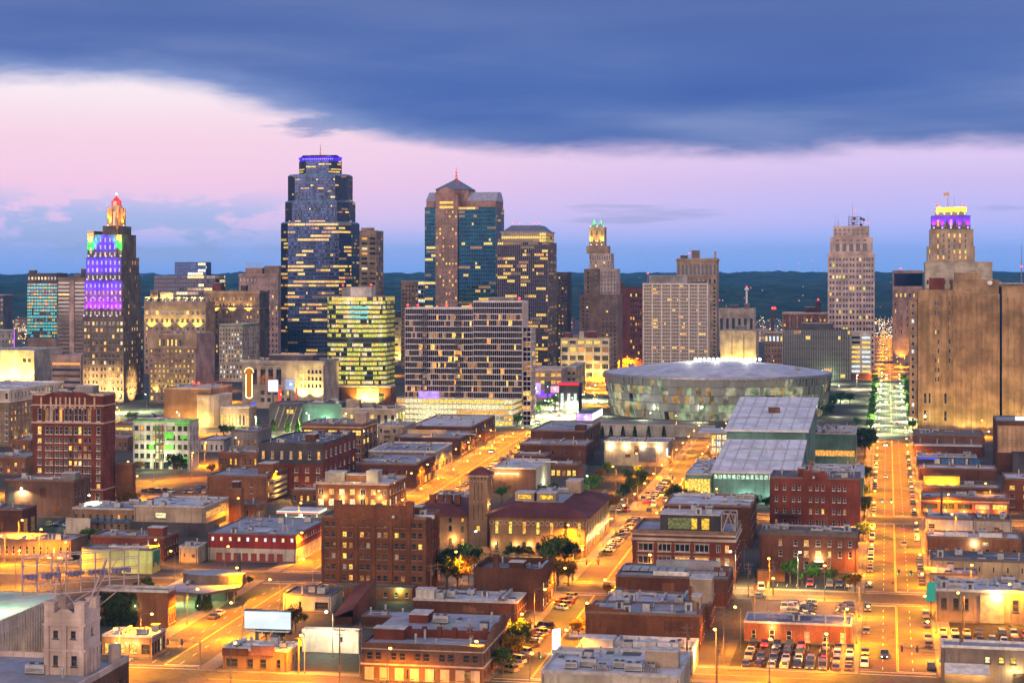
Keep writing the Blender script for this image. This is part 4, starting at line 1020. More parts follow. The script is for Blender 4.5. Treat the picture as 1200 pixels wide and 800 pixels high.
for i in range(8):
    c = b.W * i / 7
    for q in (-1, 1):
        for t in range(8):
            a0, a1 = 2 * math.pi * t / 8, 2 * math.pi * (t + 1) / 8
            x = min(b.W - 1.5, max(1.5, c)) + q * .9
            m.tube((x + .7 * math.cos(a0), -.06, b.H * .84 + .7 * math.sin(a0)), (x + .7 * math.cos(a1), -.06, b.H * .84 + .7 * math.sin(a1)), .13, n=4)
m.build('brick_roundels', TERRAT, b.root)
for x in (.2, .43): b.penthouse(TAN, b.W * x, b.W * (x + .2), 11, 17, 2.6, RG, z=b.H + 3.6)
b.penthouse(TAN, b.W * .62, b.W * .78, b.D - 22, b.D - 14, 4.0, RG, z=b.H + 3.6)
for x0_, x1_ in ((.2, .4), (.43, .63)):
    m = MB(); m.box(b.W * x0_ + 1, b.W * x1_ - 1, 10.9, 10.98, b.H + 4.4, b.H + 5.6); m.build('clerestory', LIT['gold'], b.root)
b.clutter(5, 12, b.W - 12, 20, b.D - 12, b.H + 3.65)
for i in range(11): wall_lamp(b, b.W + .1, b.D * (.06 + .088 * i), b.H * .42, 900, (1, .72, .3), (1, 0))
for x in (.28, .62, .42, .05): wall_lamp(b, b.W * x, -.1, b.H * .30, 800, (1, .62, .2))
m = MB(); m.box(b.W * .86, b.W - .5, -3.4, -.03, b.H * .27, b.H * .33); m.box(b.W * .87, b.W * .88, -3.2, -3.0, 0, b.H * .27); m.box(b.W - 1, b.W - .8, -3.2, -3.0, 0, b.H * .27); m.build('entrance_canopy', TERRAT, b.root); b.finish(TRIMD)
b = Bld('hip_roof_wing', 'lower tan wing with red hipped roof between the warehouse and the campanile', 'building', 478, 549, 643, 603, d=34)
hip_block(b, BRICKT, [B(.05, .45, 5, 1, .3, .55, .7, 'gold'), B(.5, .78, 5, 1, .25, .55, .8, 'gold'), B(.8, .97, 5, 1, .25, .7, .3, 'gold')], [], 3.2, 8)
for i in range(4): b.box('chimney', BRICK, b.W * (.25 + .14 * i), b.W * (.25 + .14 * i) + 2, 9, 11, b.H + 2.6, b.H + 5.6)
wall_lamp(b, b.W * .75, -.1, 4.0, 1200, (1, .55, .15)); wall_lamp(b, b.W * .4, -.1, 4.0, 1000, (1, .55, .15)); b.finish(TRIMD)
b = Bld('campanile', 'square tan brick campanile with little pyramid roof', 'tower', 549.5, 571, 646, 556, d=6.6)
b.walls(BRICKT, F=[B(.25, .36, 1, 1, .22, .6, 1, 'gold'), B(.40, .62, 3, 1, .12, .95, 0, m=.15), B(.66, .90, 3, 1, .16, .95, 0, m=.2), B(.92, .98, 5, 1, .3, .7, .2, 'gold')], Rt=[B(.66, .90, 3, 1, .16, .95, 0, m=.2)])
b.cornice(TERRAT, b.H - .6, .6, .5)
m = MB(); a_ = [(-1, -1), (b.W + 1, -1), (b.W + 1, b.D + 1), (-1, b.D + 1)]; c_ = (b.W / 2, b.D / 2); m.prism(a_, b.H + .01, b.H + 2.6, 0, None, [(c_[0] - .1, c_[1] - .1), (c_[0] + .1, c_[1] - .1), (c_[0] + .1, c_[1] + .1), (c_[0] - .1, c_[1] + .1)]); m.build('pyramid_roof', mat_wall('brick', (.17, .055, .05)), b.root)
wall_lamp(b, b.W + .1, b.D * .3, b.H * .62, 900, (1, .6, .2), (1, 0)); b.finish()
plain_block('rear_museum_block', 'flat roofed brick annex behind the campanile with several chimneys', 500, 545, 600, 585, d=22, wall=BRICK, roof=RG, cl=9)
# --- gatehouse
b = Bld('gatehouse', 'tiny brick gatehouse with orange tiled roof among the trees', 'building', 558, 573, 656, 647, d=4)
b.walls(BRICK2, F=[B(.1, .9, 2, 1, .3, .6, .5, 'gold')]); m = MB(); m.prism([(-.6, -.6), (b.W + .6, -.6), (b.W + .6, b.D + .6), (-.6, b.D + .6)], b.H, b.H + 1.6, 0, None, [(1, b.D / 2), (b.W - 1, b.D / 2), (b.W - 1, b.D / 2 + .1), (1, b.D / 2 + .1)]); m.build('tiled_roof', mat_wall('brick', (.34, .12, .06)), b.root); b.finish()

# --- low blocks filling the left middle distance
plain_block('grey_box_shop', 'plain grey box shop left of the slate topped loft', 271, 303, 533, 506, d=22, wall=GREY, F=[B(.3, .8, 4, 1, .3, .5, .3)], cl=4)
plain_block('brown_low_shop', 'long low brown shop in front of the grey box shop', 256, 302, 548, 531, d=14, wall=BRICK2, F=[B(.1, .8, 8, 1, .4, .6, .5, 'gold')], cl=5)
plain_block('white_low_shed', 'low white shed right of the wrapped apartments', 234, 262, 530, 516, d=24, wall=WHITE, roof=RW, F=[B(.1, .8, 5, 1, .4, .6, .2)], cl=3)
plain_block('left_brick_corner', 'orange lit brick corner at the left edge above the long brown block', -20, 31, 556, 536, d=24, wall=BRICK2, F=[B(.1, .8, 6, 2, .4, .6, .4, 'gold')], cl=4)
plain_block('tan_side_shop', 'tan shop between the beige hotel and the red hotel', 14, 36, 536, 516, d=20, wall=BRICK2, F=[B(.1, .8, 4, 2, .4, .6, .5, 'gold')], cl=3)
plain_block('low_tan_deck', 'low tan parking deck full of lamps under the purple tower', 134, 156, 507, 497, d=30, wall=TAN, F=[B(.2, .8, 1, 1, .9, .6, .3, 'gold')], cl=2)
plain_block('strip_shop_red', 'flat red strip shop right of the small car rows', 166, 236, 606, 596, d=12, wall=BRICKR, F=[B(.1, .8, 9, 1, .4, .6, .4, 'gold')], cl=4) if 0 else None
plain_block('ochre_terrace', 'ochre brick terrace between stair block and warehouse', 250, 300, 607, 592, d=12, wall=BRICK2, roof=RD, F=[B(.1, .8, 7, 1, .4, .6, .5, 'gold')], cl=5)
plain_block('yard_garage', 'small brick garage beside the glowing petrol station', 342, 372, 590, 575, d=16, wall=BRICK2, roof=RD, F=[B(.1, .8, 4, 1, .4, .6, .6, 'gold')], cl=3)
plain_block('north_brick_yard', 'brown brick row behind the wrapped apartments left flank', 100, 150, 527, 513, d=18, wall=BRICKB, F=[B(.1, .8, 8, 1, .4, .6, .4, 'gold')], cl=4)
# ================================================================== blocks between the middle and the right avenue
b = Bld('front_white_roof_block', 'nearest flat white roof with air units and two beige penthouses at the bottom edge', 'building', 634, 797, 830, 788, d=24)
b.walls(CREAM, Rt=[B(.1, .9, 6, 2, .35, .5, .4, 'home')], L=[B(.1, .9, 5, 2, .4, .5, .4, 'shop')]); b.roof(RW, par=.7, coping=COPE)
b.penthouse(TAN, b.lx(750), b.lx(790), 9, 13, 3.4, RW); b.penthouse(CREAM, b.lx(748), b.lx(760), 13.2, 17, 4.2, RW)
for i in range(6):
    link('rooftop_unit', prop_mesh('rooftop_unit', i % 3), b.root, (b.lx(665) + i * 3.3, 5 + (i % 2) * 2.4, b.H + .1), 0)
m = MB(); m.box(b.lx(676), b.lx(682), 12, 15, b.H + .12, b.H + .9); m.build('skylight', mat_plain('skylight_teal', (.15, .25, .27), .3), b.root)
for x in (.35, .7):
    m = MB(); [m.box(b.W * x + k * .5, b.W * x + k * .5 + .35, 4, 5.6, b.H + .12, b.H + .8) for k in range(8)]; m.build('condenser_rack', STEEL, b.root)
b.clutter(5, y0=14); b.finish()
b = Bld('white_parapet_block', 'building with white curbed roof squeezed behind the nearest roof', 'building', 676, 812, 785, 762, d=15)
b.walls(CREAM); b.roof(RW, par=.9, coping=TRIMW); b.penthouse(WHITE, 1, 8, 2, 7, 2.2, RW); b.clutter(6)
m = MB(); m.box(b.W * .12, b.W - 4, 6, 6.4, b.H + .1, b.H + 1.3); m.box(b.W * .3, b.W * .3 + .4, 6.4, 14, b.H + .1, b.H + 1.2); m.build('roof_divider', TRIMW, b.root); lamp(b.root, (b.W + 1, 4, 4), 1200, (1, .9, .6), name='door_light'); b.finish()
b = Bld('large_blank_brick', 'large blank red brick party wall with faded rectangle and grey roof', 'building', 686, 820, 757, 718, d=15)
b.walls(BRICK, Rt=[B(.1, .9, 4, 2, .3, .5, .3)], L=[B(.1, .9, 4, 2, .4, .6, .2)]); b.roof(RG, par=.6, coping=TRIMB)
m = MB(); m.box(b.W * .02, b.W * .17, -.03, -.004, b.H * .12, b.H * .34); m.build('painted_patch', BRICK2, b.root)
b.penthouse(TAN, b.W * .90, b.W * .98, 9, 13, 3.2, RG); b.box('chimney', BRICK, b.W * .97, b.W * .985, 1, 2.2, b.H + .1, b.H + 3.2); b.clutter(5)
m = MB()
for i in range(3): m.box(-.1, b.W * .12 * (3 - i), .0, .5, b.H + .6 + .5 * i, b.H + 1.1 + .5 * i)
m.build('stepped_parapet', BRICK, b.root); b.finish()
b = Bld('tan_penthouse_block', 'brick block with white roof and tall tan lift house at its right end', 'building', 707, 832, 735, 706, d=16)
b.walls(BRICK, Rt=[B(.1, .9, 4, 2, .35, .5, .3, 'gold')]); b.roof(RW, par=.7, coping=TRIMB); b.penthouse(TAN, b.lx(807), b.lx(833), 3, 10, 6.2, RW)
m = MB(); m.box(b.lx(806), b.lx(809) , 1.5, 2.7, b.H + .1, b.H + 4.6); m.build('chimney', BRICK, b.root); b.clutter(6); b.finish()
b = Bld('solar_roof_block', 'dark brick block with white parapet, fan row and sloping grey panels on its roof', 'building', 722, 853, 708, 675, d=20)
b.walls(BRICKD, Rt=[B(.1, .9, 5, 2, .3, .5, .2)], L=[B(.1, .9, 5, 2, .4, .5, .3)]); b.roof(RG, par=.6, coping=COPED)
m = MB(); m.box(b.lx(765), b.lx(807), 1.0, 1.5, b.H, b.H + 1.6); m.build('white_screen', TRIMW, b.root)
for i in range(5): link('rooftop_unit', prop_mesh('rooftop_unit', 2), b.root, (b.lx(810) + i * 2.0, 5.5, b.H + .1), 0)
m = MB(); x0, x1 = b.lx(725), b.lx(800)
for i in range(7):
    xa = x0 + (x1 - x0) * i / 7; m.prism([(xa, 7), (xa + (x1 - x0) / 7 - .3, 7), (xa + (x1 - x0) / 7 - .3, 13), (xa, 13)], b.H + .6, b.H + 1.0)
m.build('roof_panels', RM, b.root)
m = MB(); n = 12; m.prism([(b.W * .6 + 9 * math.cos(math.pi * t / n), 15 + 3.0 * math.sin(math.pi * t / n)) for t in range(n + 1)], b.H + .1, b.H + 2.4); m.build('curved_vault', RG, b.root)
for x in (.86, .94): b.box('chimney', BRICK, b.W * x, b.W * x + 1.6, 6, 7.5, b.H + .1, b.H + 2.2)
b.finish()
b = Bld('trimmed_office', 'three storey red brick office with cream banded windows and dark penthouse', 'office', 741, 861, 680, 624, xr=868)
xs4 = [(.13, .15), (.315, .13), (.49, .145), (.68, .14)]
xs6 = xs4 + [(.84, .04), (.925, .04)]
b.walls(BRICKR, F=[B(.05, .32, 6, 1, .5, .6, .35, 'home', xs=xs6, style='multi'), B(.32, .58, 6, 1, .5, .6, .4, 'home', xs=xs6, style='multi'), B(.58, .85, 6, 1, .5, .6, .3, 'home', xs=xs6, style='multi')], Rt=[B(.1, .85, 4, 3, .3, .5, .3)])
b.cornice(CREAM, b.H * .86, .8, .45); b.cornice(CREAM, b.H - .5, .5, .3)
m = MB()
for r in range(3):
    for (c, w) in xs4: m.box(b.W * (c - w / 2) - .3, b.W * (c + w / 2) + .3, -.25, -.01, b.H * (.085 + .265 * r), b.H * (.10 + .265 * r)); m.box(b.W * (c - w / 2) - .3, b.W * (c + w / 2) + .3, -.2, -.01, b.H * (.275 + .265 * r), b.H * (.29 + .265 * r))
m.build('cream_lintels', CREAM, b.root)
b.roof(RG, par=1.1, coping=TRIMB); p = b.penthouse(DGREY, b.lx(772), b.lx(842), 4, 16, 5.0, RW)
for (c, w, l) in ((.35, 8, 'green'), (.56, 1.6, 'gold'), (.74, 2.2, 'gold')):
    m = MB(); m.box(b.lx(772) + 18 * c - w / 2, b.lx(772) + 18 * c + w / 2, 3.9, 3.97, b.H + 1.0, b.H + 4.2); m.build('penthouse_window', LIT[l] if l != 'green' else mat_lit('lit_olive', (.30, .30, .10), .5), b.root)
b.clutter(7, x0=b.lx(776), x1=b.lx(838), y0=6, y1=15, z=b.H + 5.1)
m = MB(); x0, x1 = b.lx(845), b.lx(861)
for k in (0, 1):
    m.tube((x0, 2 + 8 * k, b.H), (x0, 2 + 8 * k, b.H + 6), .25); m.tube((x1, 2 + 8 * k, b.H), (x1, 2 + 8 * k, b.H + 6), .25); m.tube((x0, 2 + 8 * k, b.H + 6), (x1, 2 + 8 * k, b.H + 6), .25); m.tube((x0, 2 + 8 * k, b.H), ((x0 + x1) / 2, 2 + 8 * k, b.H + 6), .2); m.tube((x1, 2 + 8 * k, b.H), ((x0 + x1) / 2, 2 + 8 * k, b.H + 6), .2)
m.tube((x0, 2, b.H + 5.6), (x0, 10, b.H + 5.6), .2); m.build('water_tank_frame', STEEL, b.root); b.finish(TRIMW)
plain_block('white_vent_block', 'white roofed block with red parapets tucked behind the trimmed office', 778, 880, 640, 592, d=30, wall=BRICKD, roof=RW, cl=9, Rt=[B(.2, .9, 5, 3, .3, .5, .3)])
# --- brick blocks beside the right avenue
b = Bld('four_storey_brick', 'four storey red brick block with raised middle parapet below the white hall roofs', 'building', 902, 1008, 623, 560, d=22)
xs9 = [(.075, .03), (.165, .03), (.265, .03), (.33, .03), (.455, .03), (.525, .03), (.59, .03), (.71, .03), (.77, .03), (.83, .03)]
b.walls(mat_wall('brick', (.23, .062, .034)), F=[B(.08, .30, 9, 1, .3, .5, .15, xs=xs9), B(.30, .95, 9, 3, .3, .42, .1, xs=xs9)], L=[B(.1, .9, 4, 4, .3, .5, .3)])
b.roof(RD, par=.6, coping=TRIMB); m = MB(); m.box(b.lx(941), b.lx(969), -.15, .5, b.H - .5, b.H + 2.4); m.box(b.lx(941), b.lx(946), -.2, 1.2, b.H, b.H + 3.0); m.build('raised_parapet', mat_wall('brick', (.23, .062, .034)), b.root)
b.box('chimney', BRICK2, b.lx(948), b.lx(951), 2, 3.4, b.H + .1, b.H + 6.5); b.penthouse(BRICKR, b.lx(934), b.lx(942), 4, 8, 3, RD)
m = MB(); m.box(b.lx(911), b.lx(937), -3, -.05, 6.4, 6.8)
for i in range(6): m.box(b.lx(911) + i * 1.5, b.lx(911) + i * 1.5 + .15, -2.9, -2.7, .2, 6.4)
m.build('porch', mat_plain('sign_dark', (.05, .05, .045)), b.root); b.clutter(12); b.finish(TRIMW)
b = Bld('long_white_strip', 'low pale roofed strip building directly under the four storey brick block', 'building', 893, 1007, 632, 617, d=5)
b.walls(BRICKD); b.roof(RM, par=.4, coping=COPE); b.clutter(4); b.finish()
b = Bld('brown_lot_block', 'long three storey brown brick block facing the small car park', 'building', 890, 1005, 668, 626, d=15)
xs6 = [(.215, .035), (.37, .035), (.48, .05), (.60, .05), (.715, .035), (.82, .035), (.925, .035)]
b.walls(mat_wall('brick', (.24, .10, .06)), F=[B(.05, .36, 7, 1, .3, .6, .35, 'home', xs=[(.48, .05), (.60, .1), (.71, .035)]), B(.36, .66, 7, 1, .3, .55, .55, 'home', xs=xs6), B(.66, .95, 7, 1, .3, .55, .4, 'home', xs=xs6)], L=[B(.1, .9, 3, 3, .3, .5, .2)])
b.roof(RD, par=.7, coping=COPED)
m = MB(); m.box(.5, b.W - .5, 1.5, 2.0, b.H, b.H + 1.4); m.build('roof_step', COPED, b.root)
m = MB(); m.box(b.W * .56, b.W * .66, -2, -.03, 3.2, 3.5); m.build('door_canopy', TRIMW, b.root); wall_lamp(b, b.W * .61, -.1, 4.5, 1100, (1, .80, .30)); b.clutter(9); b.finish(TRIMW)
m = MB(); m.box(0, 8, 0, 3, 0, 3.2); o = m.build('trash_enclosure', BRICK2); o.location = (*gpt(888, 681), 0); tag(o, 'low brick bin enclosure at the left end of the small car park', 'shed')
b = Bld('low_lot_block', 'long single storey brick building with blue grey sheet roof between two car parks', 'building', 872, 998, 751, 729, xr=None, d=12)
b.walls(mat_wall('brick', (.27, .105, .06)), F=[B(.05, .75, 6, 1, .1, .75, .5, 'home', xs=[(.09, .04), (.26, .05), (.42, .05), (.59, .05), (.76, .05), (.92, .05)])]); b.roof(mat_roof((.20, .23, .32), 1), par=.5, coping=COPE)
wall_lamp(b, b.W * .26, -.1, b.H * .84, 1100, (1, .6, .15)); b.clutter(3); b.finish(TRIMW)
# --- exhibition hall with sloping white roofs
def slope_block(name, label, x0, x1, yf, yb_, Yf, Yb, drop, wallm, lit=None):
    """a wall block under one sloping roof: its front edge at row yf, its back edge at row yb_"""
    A0 = ((x0[0] - CX) * Yf / FPX, Yf, CAMZ - (yf - HZ) * Yf / FPX); A1 = ((x0[1] - CX) * (Yf - 8) / FPX, Yf - 8, CAMZ - (yf + 1.5 - HZ) * (Yf - 8) / FPX)
    B0 = ((x1[0] - CX) * Yb / FPX, Yb, CAMZ - (yb_ - HZ) * Yb / FPX); B1 = ((x1[1] - CX) * (Yb - 8) / FPX, Yb - 8, CAMZ - (yb_ + 1 - HZ) * (Yb - 8) / FPX)
    o = thing(name, label, 'hall', (A0[0], A0[1], 0))
    def L(p, z=None): return (p[0] - A0[0], p[1] - A0[1], p[2] if z is None else z)
    m = MB(); pts = [A0, A1, B1, B0]
    for i in range(4):
        p, q = pts[i], pts[(i + 1) % 4]; m.poly([L(p, 0), L(q, 0), L(q, q[2] - .05), L(p, p[2] - .05)])
    m.build('wall', wallm, o)
    e = 1.2; m = MB()
    t = [L((p[0], p[1], p[2] + .9)) for p in pts]; bt = [L((p[0], p[1], p[2])) for p in pts]
    ov = [(-e, -e), (e, -e), (e, e), (-e, e)]
    t = [(p[0] + d[0], p[1] + d[1], p[2]) for p, d in zip(t, ov)]; bt = [(p[0] + d[0], p[1] + d[1], p[2]) for p, d in zip(bt, ov)]
    m.poly(t); m.poly(bt[::-1])
    for i in range(4): j = (i + 1) % 4; m.poly([bt[i], bt[j], t[j], t[i]])
    m.build('sloping_roof', RWH, o)
    for i in range(7):
        a_, b_ = Vector(t[0]).lerp(Vector(t[1]), (i + .5) / 7), Vector(t[3]).lerp(Vector(t[2]), (i + .5) / 7); m = MB(); m.tube(a_ + Vector((0, .3, .05)), b_ + Vector((0, -.3, .05)), .22, n=4); m.build('roof_rib', COPE, o)
    for f in (.34, .68):
        a_, b_ = Vector(t[0]).lerp(Vector(t[3]), f), Vector(t[1]).lerp(Vector(t[2]), f); m = MB(); m.tube(a_, b_, .3, n=4); m.build('roof_step', RG, o)
    return o, L, pts
o, L, pts = slope_block('exhibition_hall', 'long lower hall with broad white roof sloping up to the back', (836, 933), (854, 943), 554, 517, 708, 766, 0, COPPER)
f0, f1 = Vector(L(pts[0])), Vector(L(pts[1]))
m = MB()
for i in range(18):
    p, q = f0.lerp(f1, (i + .12) / 18), f0.lerp(f1, (i + .88) / 18)
    m.poly([(p.x, p.y - .15, p.z - 2.2), (q.x, q.y - .15, q.z - 2.2), (q.x, q.y - .15, q.z - .5), (p.x, p.y - .15, p.z - .5)])
m.build('clerestory', mat_lit('lit_pale', (.65, .95, .70), .9), o)
for i in range(4):
    q = Vector(L(pts[0])).lerp(Vector(L(pts[2])), .2 + .18 * i); link('vent_pipe', prop_mesh('vent_pipe', i % 3), o, (q.x, q.y, q.z + .8))
lamp(o, (12, -5, 1.0), 3500, (.75, 1, .75), name='ground_light'); lamp(o, (24, -8, 1.0), 3500, (.75, 1, .75), name='ground_light')
o, L, pts = slope_block('exhibition_hall', 'tall upper hall with the largest white roof sloping up towards the arena', (852, 944), (871, 957), 505, 467, 772, 866, 0, COPPER)
m = MB(); q = Vector(L(pts[0])).lerp(Vector(L(pts[2])), .5); m.box(q.x - 2.4, q.x + 2.4, q.y - 2, q.y + 2, q.z + .6, q.z + 3.2); m.build('roof_hut', BRICKB, o)
b = Bld('copper_block', 'flat white roofed block with green copper walls and an orange window strip', 'hall', 943, 1003, 545, 508, d=44, vp=1036)
b.walls(COPPER, F=[B(.24, .56, 1, 1, .96, .62, 1, 'warm', style='multi')]); b.roof(RW, par=.6, coping=COPE); b.clutter(16)
m = MB(); [m.box(b.W * (.05 + .22 * i), b.W * (.05 + .22 * i) + 4.4, 1.5, 6, b.H + .12, b.H + .8) for i in range(4)]; m.build('roof_skylight', GLASS, b.root); b.finish()
b = Bld('flat_hall_wing', 'low white roofed wing reaching to the right avenue behind the four storey brick', 'hall', 934, 1012, 590, 558, d=46, vp=1036)
b.walls(COPPER); b.roof(RW, par=.5, coping=COPE); b.clutter(10); b.finish()
b = Bld('hall_entrance_wing', 'low hall wing with white roof and tall lit corner windows over the trees', 'hall', 803, 835, 588, 556, d=58, vp=1010)
b.walls(COPPER, F=[B(.25, .92, 1, 1, .85, .85, 1, 'white', style='multi')], L=[B(.2, .9, 3, 1, .6, .8, .8, 'white', style='multi')]); b.roof(RW, par=.5, coping=COPE); b.clutter(6); b.finish(TRIMD)
b = Bld('hall_glass_lobby', 'glowing white glazed lobby under a thin overhanging roof left of the white roofs', 'hall', 833, 852, 532, 507, d=18, vp=1010)
b.walls(WHITE, F=[B(.05, .95, 3, 3, .85, .85, 1, 'white', style='multi')], L=[B(.05, .95, 3, 3, .85, .85, 1, 'white', style='multi')])
m = MB(); m.box(-6, b.W + 3, -4, b.D, b.H + .02, b.H + .9); m.build('overhanging_roof', RW, b.root); b.finish()
b = Bld('hall_link', 'green copper link wall running under the upper hall roof', 'hall', 853, 942, 524, 508, d=3, vp=1036)
b.walls(COPPER); m = MB(); [m.box(b.W * .1 * i + 1, b.W * .1 * i + 3, .2, 2.4, b.H + .02, b.H + 1.4) for i in range(9)]; m.build('roof_vents', BRICKB, b.root); b.finish()
# --- arena
P = gpt(840, 478); rx, ry = 70.5, 70.0; cxy = (P[0] - 4.5, 1100 + 70)
ar = thing('arena', 'huge round glass walled arena with shallow blue grey dome and bright roof lights', 'arena', (*cxy, 0))
zt = CAMZ - (437 - HZ) * 1170 / FPX; n = 150; rr = random.Random(3)
def apt(t, k, z): return (rx * 1.04 * k * math.cos(t), ry * k * math.sin(t), z)
keys = ['white', 'yellow', 'green', 'warm']
m = MB(); rows = 5
for r in range(rows):
    z0, z1 = zt * r / rows, zt * (r + 1) / rows
    k0, k1 = .93 + .07 * (r / rows) ** .7, .93 + .07 * ((r + 1) / rows) ** .7
    sh = rr.random()
    for j in range(n):
        t0, t1 = 2 * math.pi * (j + sh) / n, 2 * math.pi * (j + 1 + sh) / n
        q = rr.random(); nv = mnoise.noise(Vector((j * .10, r * .45, 2.0))) + .25 * rr.uniform(-1, 1); lp = (-.05, .0, .05, .16, .5)[r]
        mi = (3 + rr.choice((0, 0, 1, 2, 2, 3))) if nv > lp else (1 if q > .8 else 0)
        if q > .985: mi = 2
        jt = rr.uniform(-.006, .012)
        m.poly([apt(t0, k0 + jt, z0), apt(t1, k0, z0), apt(t1, k1, z1), apt(t0, k1 + jt, z1)], mi)
m.build('glass_wall', [mat_plain('arena_panel', (.36, .38, .37), .18, .45, .12, .15), mat_plain('arena_panel_pale', (.39, .41, .40), .2, .42, .10, .15), mat_glass('glass_arena_dark', (.04, .04, .042), .1, .5, .5)] + [mat_lit('arena_lit_' + k, c, .34, .7, .18) for k, c in (('white', (1, .92, .6)), ('yellow', (1, .72, .25)), ('green', (.7, .85, .45)), ('warm', (1, .55, .18)))], ar)
for r in range(1, rows):
    k0 = .93 + .07 * (r / rows) ** .7; m = MB()
    for j in range(n): m.tube(apt(2 * math.pi * j / n, k0 + .012, zt * r / rows), apt(2 * math.pi * (j + 1) / n, k0 + .012, zt * r / rows), .14, n=4, cap=False)
    m.build('glazing_rail', TRIMD, ar)
m = MB(); N = 64; R_ = 9; rw = []
for i in range(R_ + 1):
    f = 1 - i / R_; z = zt + .6 + 7.2 * (1 - f * f)
    rw.append([m.vert((rx * 1.05 * f * math.cos(2 * math.pi * j / N), ry * 1.01 * f * math.sin(2 * math.pi * j / N), z)) for j in range(N)] if f > 0 else [m.vert((0, 0, z))])
for i in range(R_):
    for j in range(N):
        a, c = rw[i][j], rw[i][(j + 1) % N]
        if len(rw[i + 1]) == 1: m.f.append([a, c, rw[i + 1][0]])
        else: m.f.append([a, c, rw[i + 1][(j + 1) % N], rw[i + 1][j]])
        m.m.append(0)
m.build('dome_roof', mat_roof((.62, .63, .70)), ar, True)
m = MB()
for j in range(N):
    t0, t1 = 2 * math.pi * j / N, 2 * math.pi * (j + 1) / N
    m.poly([apt(t0, 1.012, zt - .5), apt(t1, 1.012, zt - .5), apt(t1, 1.012, zt + .9), apt(t0, 1.012, zt + .9)]); m.poly([apt(t0, 1.012, zt + .9), apt(t1, 1.012, zt + .9), apt(t1, .98, zt + .9), apt(t0, .98, zt + .9)])
m.build('roof_rim', mat_plain('rim_metal', (.33, .34, .38), .4, .5), ar)
for x in range(15):
    mm = MB(); mm.box(-.5, .5, -.3, .3, 0, 1.0); mm.ball((0, -.2, 1.4), .95, 1, 8, 5)
    o = mm.build('roof_lamp', [TRIMD, mat_emit('bulb_white', (1, .98, .85), 12.0)], ar); o.location = (-14 + x * 3.0, -6 + abs(x - 7) * -.6 + 12, zt + 7.5)
for x in (-18, 0, 20): lamp(ar, (x, 6, zt + 13), 9000, (1, .95, .75), name='roof_light')
for (x, y) in ((-55, 18), (30, -36), (48, -28)):
    link('rooftop_unit', prop_mesh('rooftop_unit', 1), ar, (x, y, zt + 3.5))
for k in range(6):
    t = math.pi * (1.12 + .15 * k); lamp(ar, (rx * 1.12 * math.cos(t), ry * 1.14 * math.sin(t), 2.5), 5200, (.95, 1, .62), name='facade_light')
# retaining wall and screen in front of the arena
b = Bld('retaining_wall', 'long pale retaining wall curving in front of the arena', 'wall', 690, 838, 510, 497, d=2.0, vp=985)
b.walls(mat_wall('panel', (.42, .40, .33))); m = MB(); m.box(-.1, b.W + .1, -.15, b.D + .1, b.H + .01, b.H + .25); m.build('coping', COPE, b.root); b.finish()
b = Bld('led_cube', 'bright violet and white screen on two sides of a box by the arena plaza', 'screen', 675, 694, 494, 484, xr=706)
m = MB(); m.box(0, b.W, 0, b.D, .0, b.H); m.build('box', TRIMD, b.root)
m = MB(); m.box(.2, b.W - .2, -.12, -.01, b.H * .15, b.H - .2); m.build('screen_panel', mat_lit('screen_violet', (.62, .42, 1.0), 1.5, .5, .15), b.root)
m = MB(); m.box(b.W + .01, b.W + .12, .2, b.D - .2, b.H * .15, b.H - .2); m.build('screen_panel', mat_emit('screen_white', (1, .97, .9), 1.6), b.root); lamp(b.root, (b.W / 2, -8, b.H / 2), 3500, (.8, .6, 1), name='screen_glow')
# --- blocks right of the right avenue
def rblock(*a, **k): k.setdefault('vp', 1040); return plain_block(*a, **k)
b = rblock('stepped_brick_hall', 'low dark brick hall with a pale ledge in front of the tan fortress block', 1071, 1154, 533, 510, d=32, wall=BRICKB, roof=RD, F=[B(.2, .5, 3, 1, .3, .5, .2)], cl=3)
m = MB(); m.box(0, b.W * .95, -7, -.01, 0, b.H * .55); m.build('front_annex', BRICKD, b.root); m = MB(); m.box(-.2, b.W * .95 + .2, -7.2, -.01, b.H * .55 + .01, b.H * .6); m.build('ledge_roof', RW, b.root)
for i in range(4): b.box('vent_stack', STEEL, b.W * (.08 + .24 * i), b.W * (.08 + .24 * i) + .6, -3, -2.4, b.H * .6, b.H * .6 + 3)
b = Bld('blue_panel_row', 'low row with blue and white wall panels and dark roof', 'building', 1074, 1145, 547, 535, d=14, vp=1040)
b.walls(DGREY); b.roof(RG, par=.5, coping=COPE)
for i in range(6):
    m = MB(); m.box(b.W * (.30 + .115 * i), b.W * (.30 + .115 * i) + (4.6 if i % 2 else 2.4), -.15, -.01, b.H * .12, b.H * .88); m.build('panel', mat_plain('panel_blue', (.05, .16, .38)) if i % 2 else TRIMW, b.root)
m = MB(); m.box(.5, b.W * .35, -.2, -.01, b.H * .8, b.H * .95); m.build('blue_tube', mat_emit('tube_blue', (.08, .12, 1), 1.2), b.root); b.clutter(6); b.finish()
rblock('pale_roof_shed', 'brick shed with wide pale grey roof behind the yellow billboard', 1077, 1168, 563, 549, d=16, wall=BRICKD, roof=RW, cl=3)
rblock('twin_roof_shed', 'brick shed with two white roof strips right under the yellow billboard', 1082, 1172, 584, 571, d=12, wall=BRICKD, roof=RW, cl=3)
b = Bld('lantern_front_block', 'two storey brick shop block with glowing lanterns and a long window band', 'building', 1080, 1182, 606, 583, d=16, vp=1040)
b.walls(mat_wall('brick', (.27, .085, .05)), F=[B(.05, .36, 14, 1, .6, .7, .25, 'home'), B(.42, .80, 5, 1, .86, .75, .35, 'home', style='multi')]); b.cornice(TERRAT, b.H * .84, .4, .3); b.roof(RG, par=.7, coping=TRIMB); b.clutter(4)
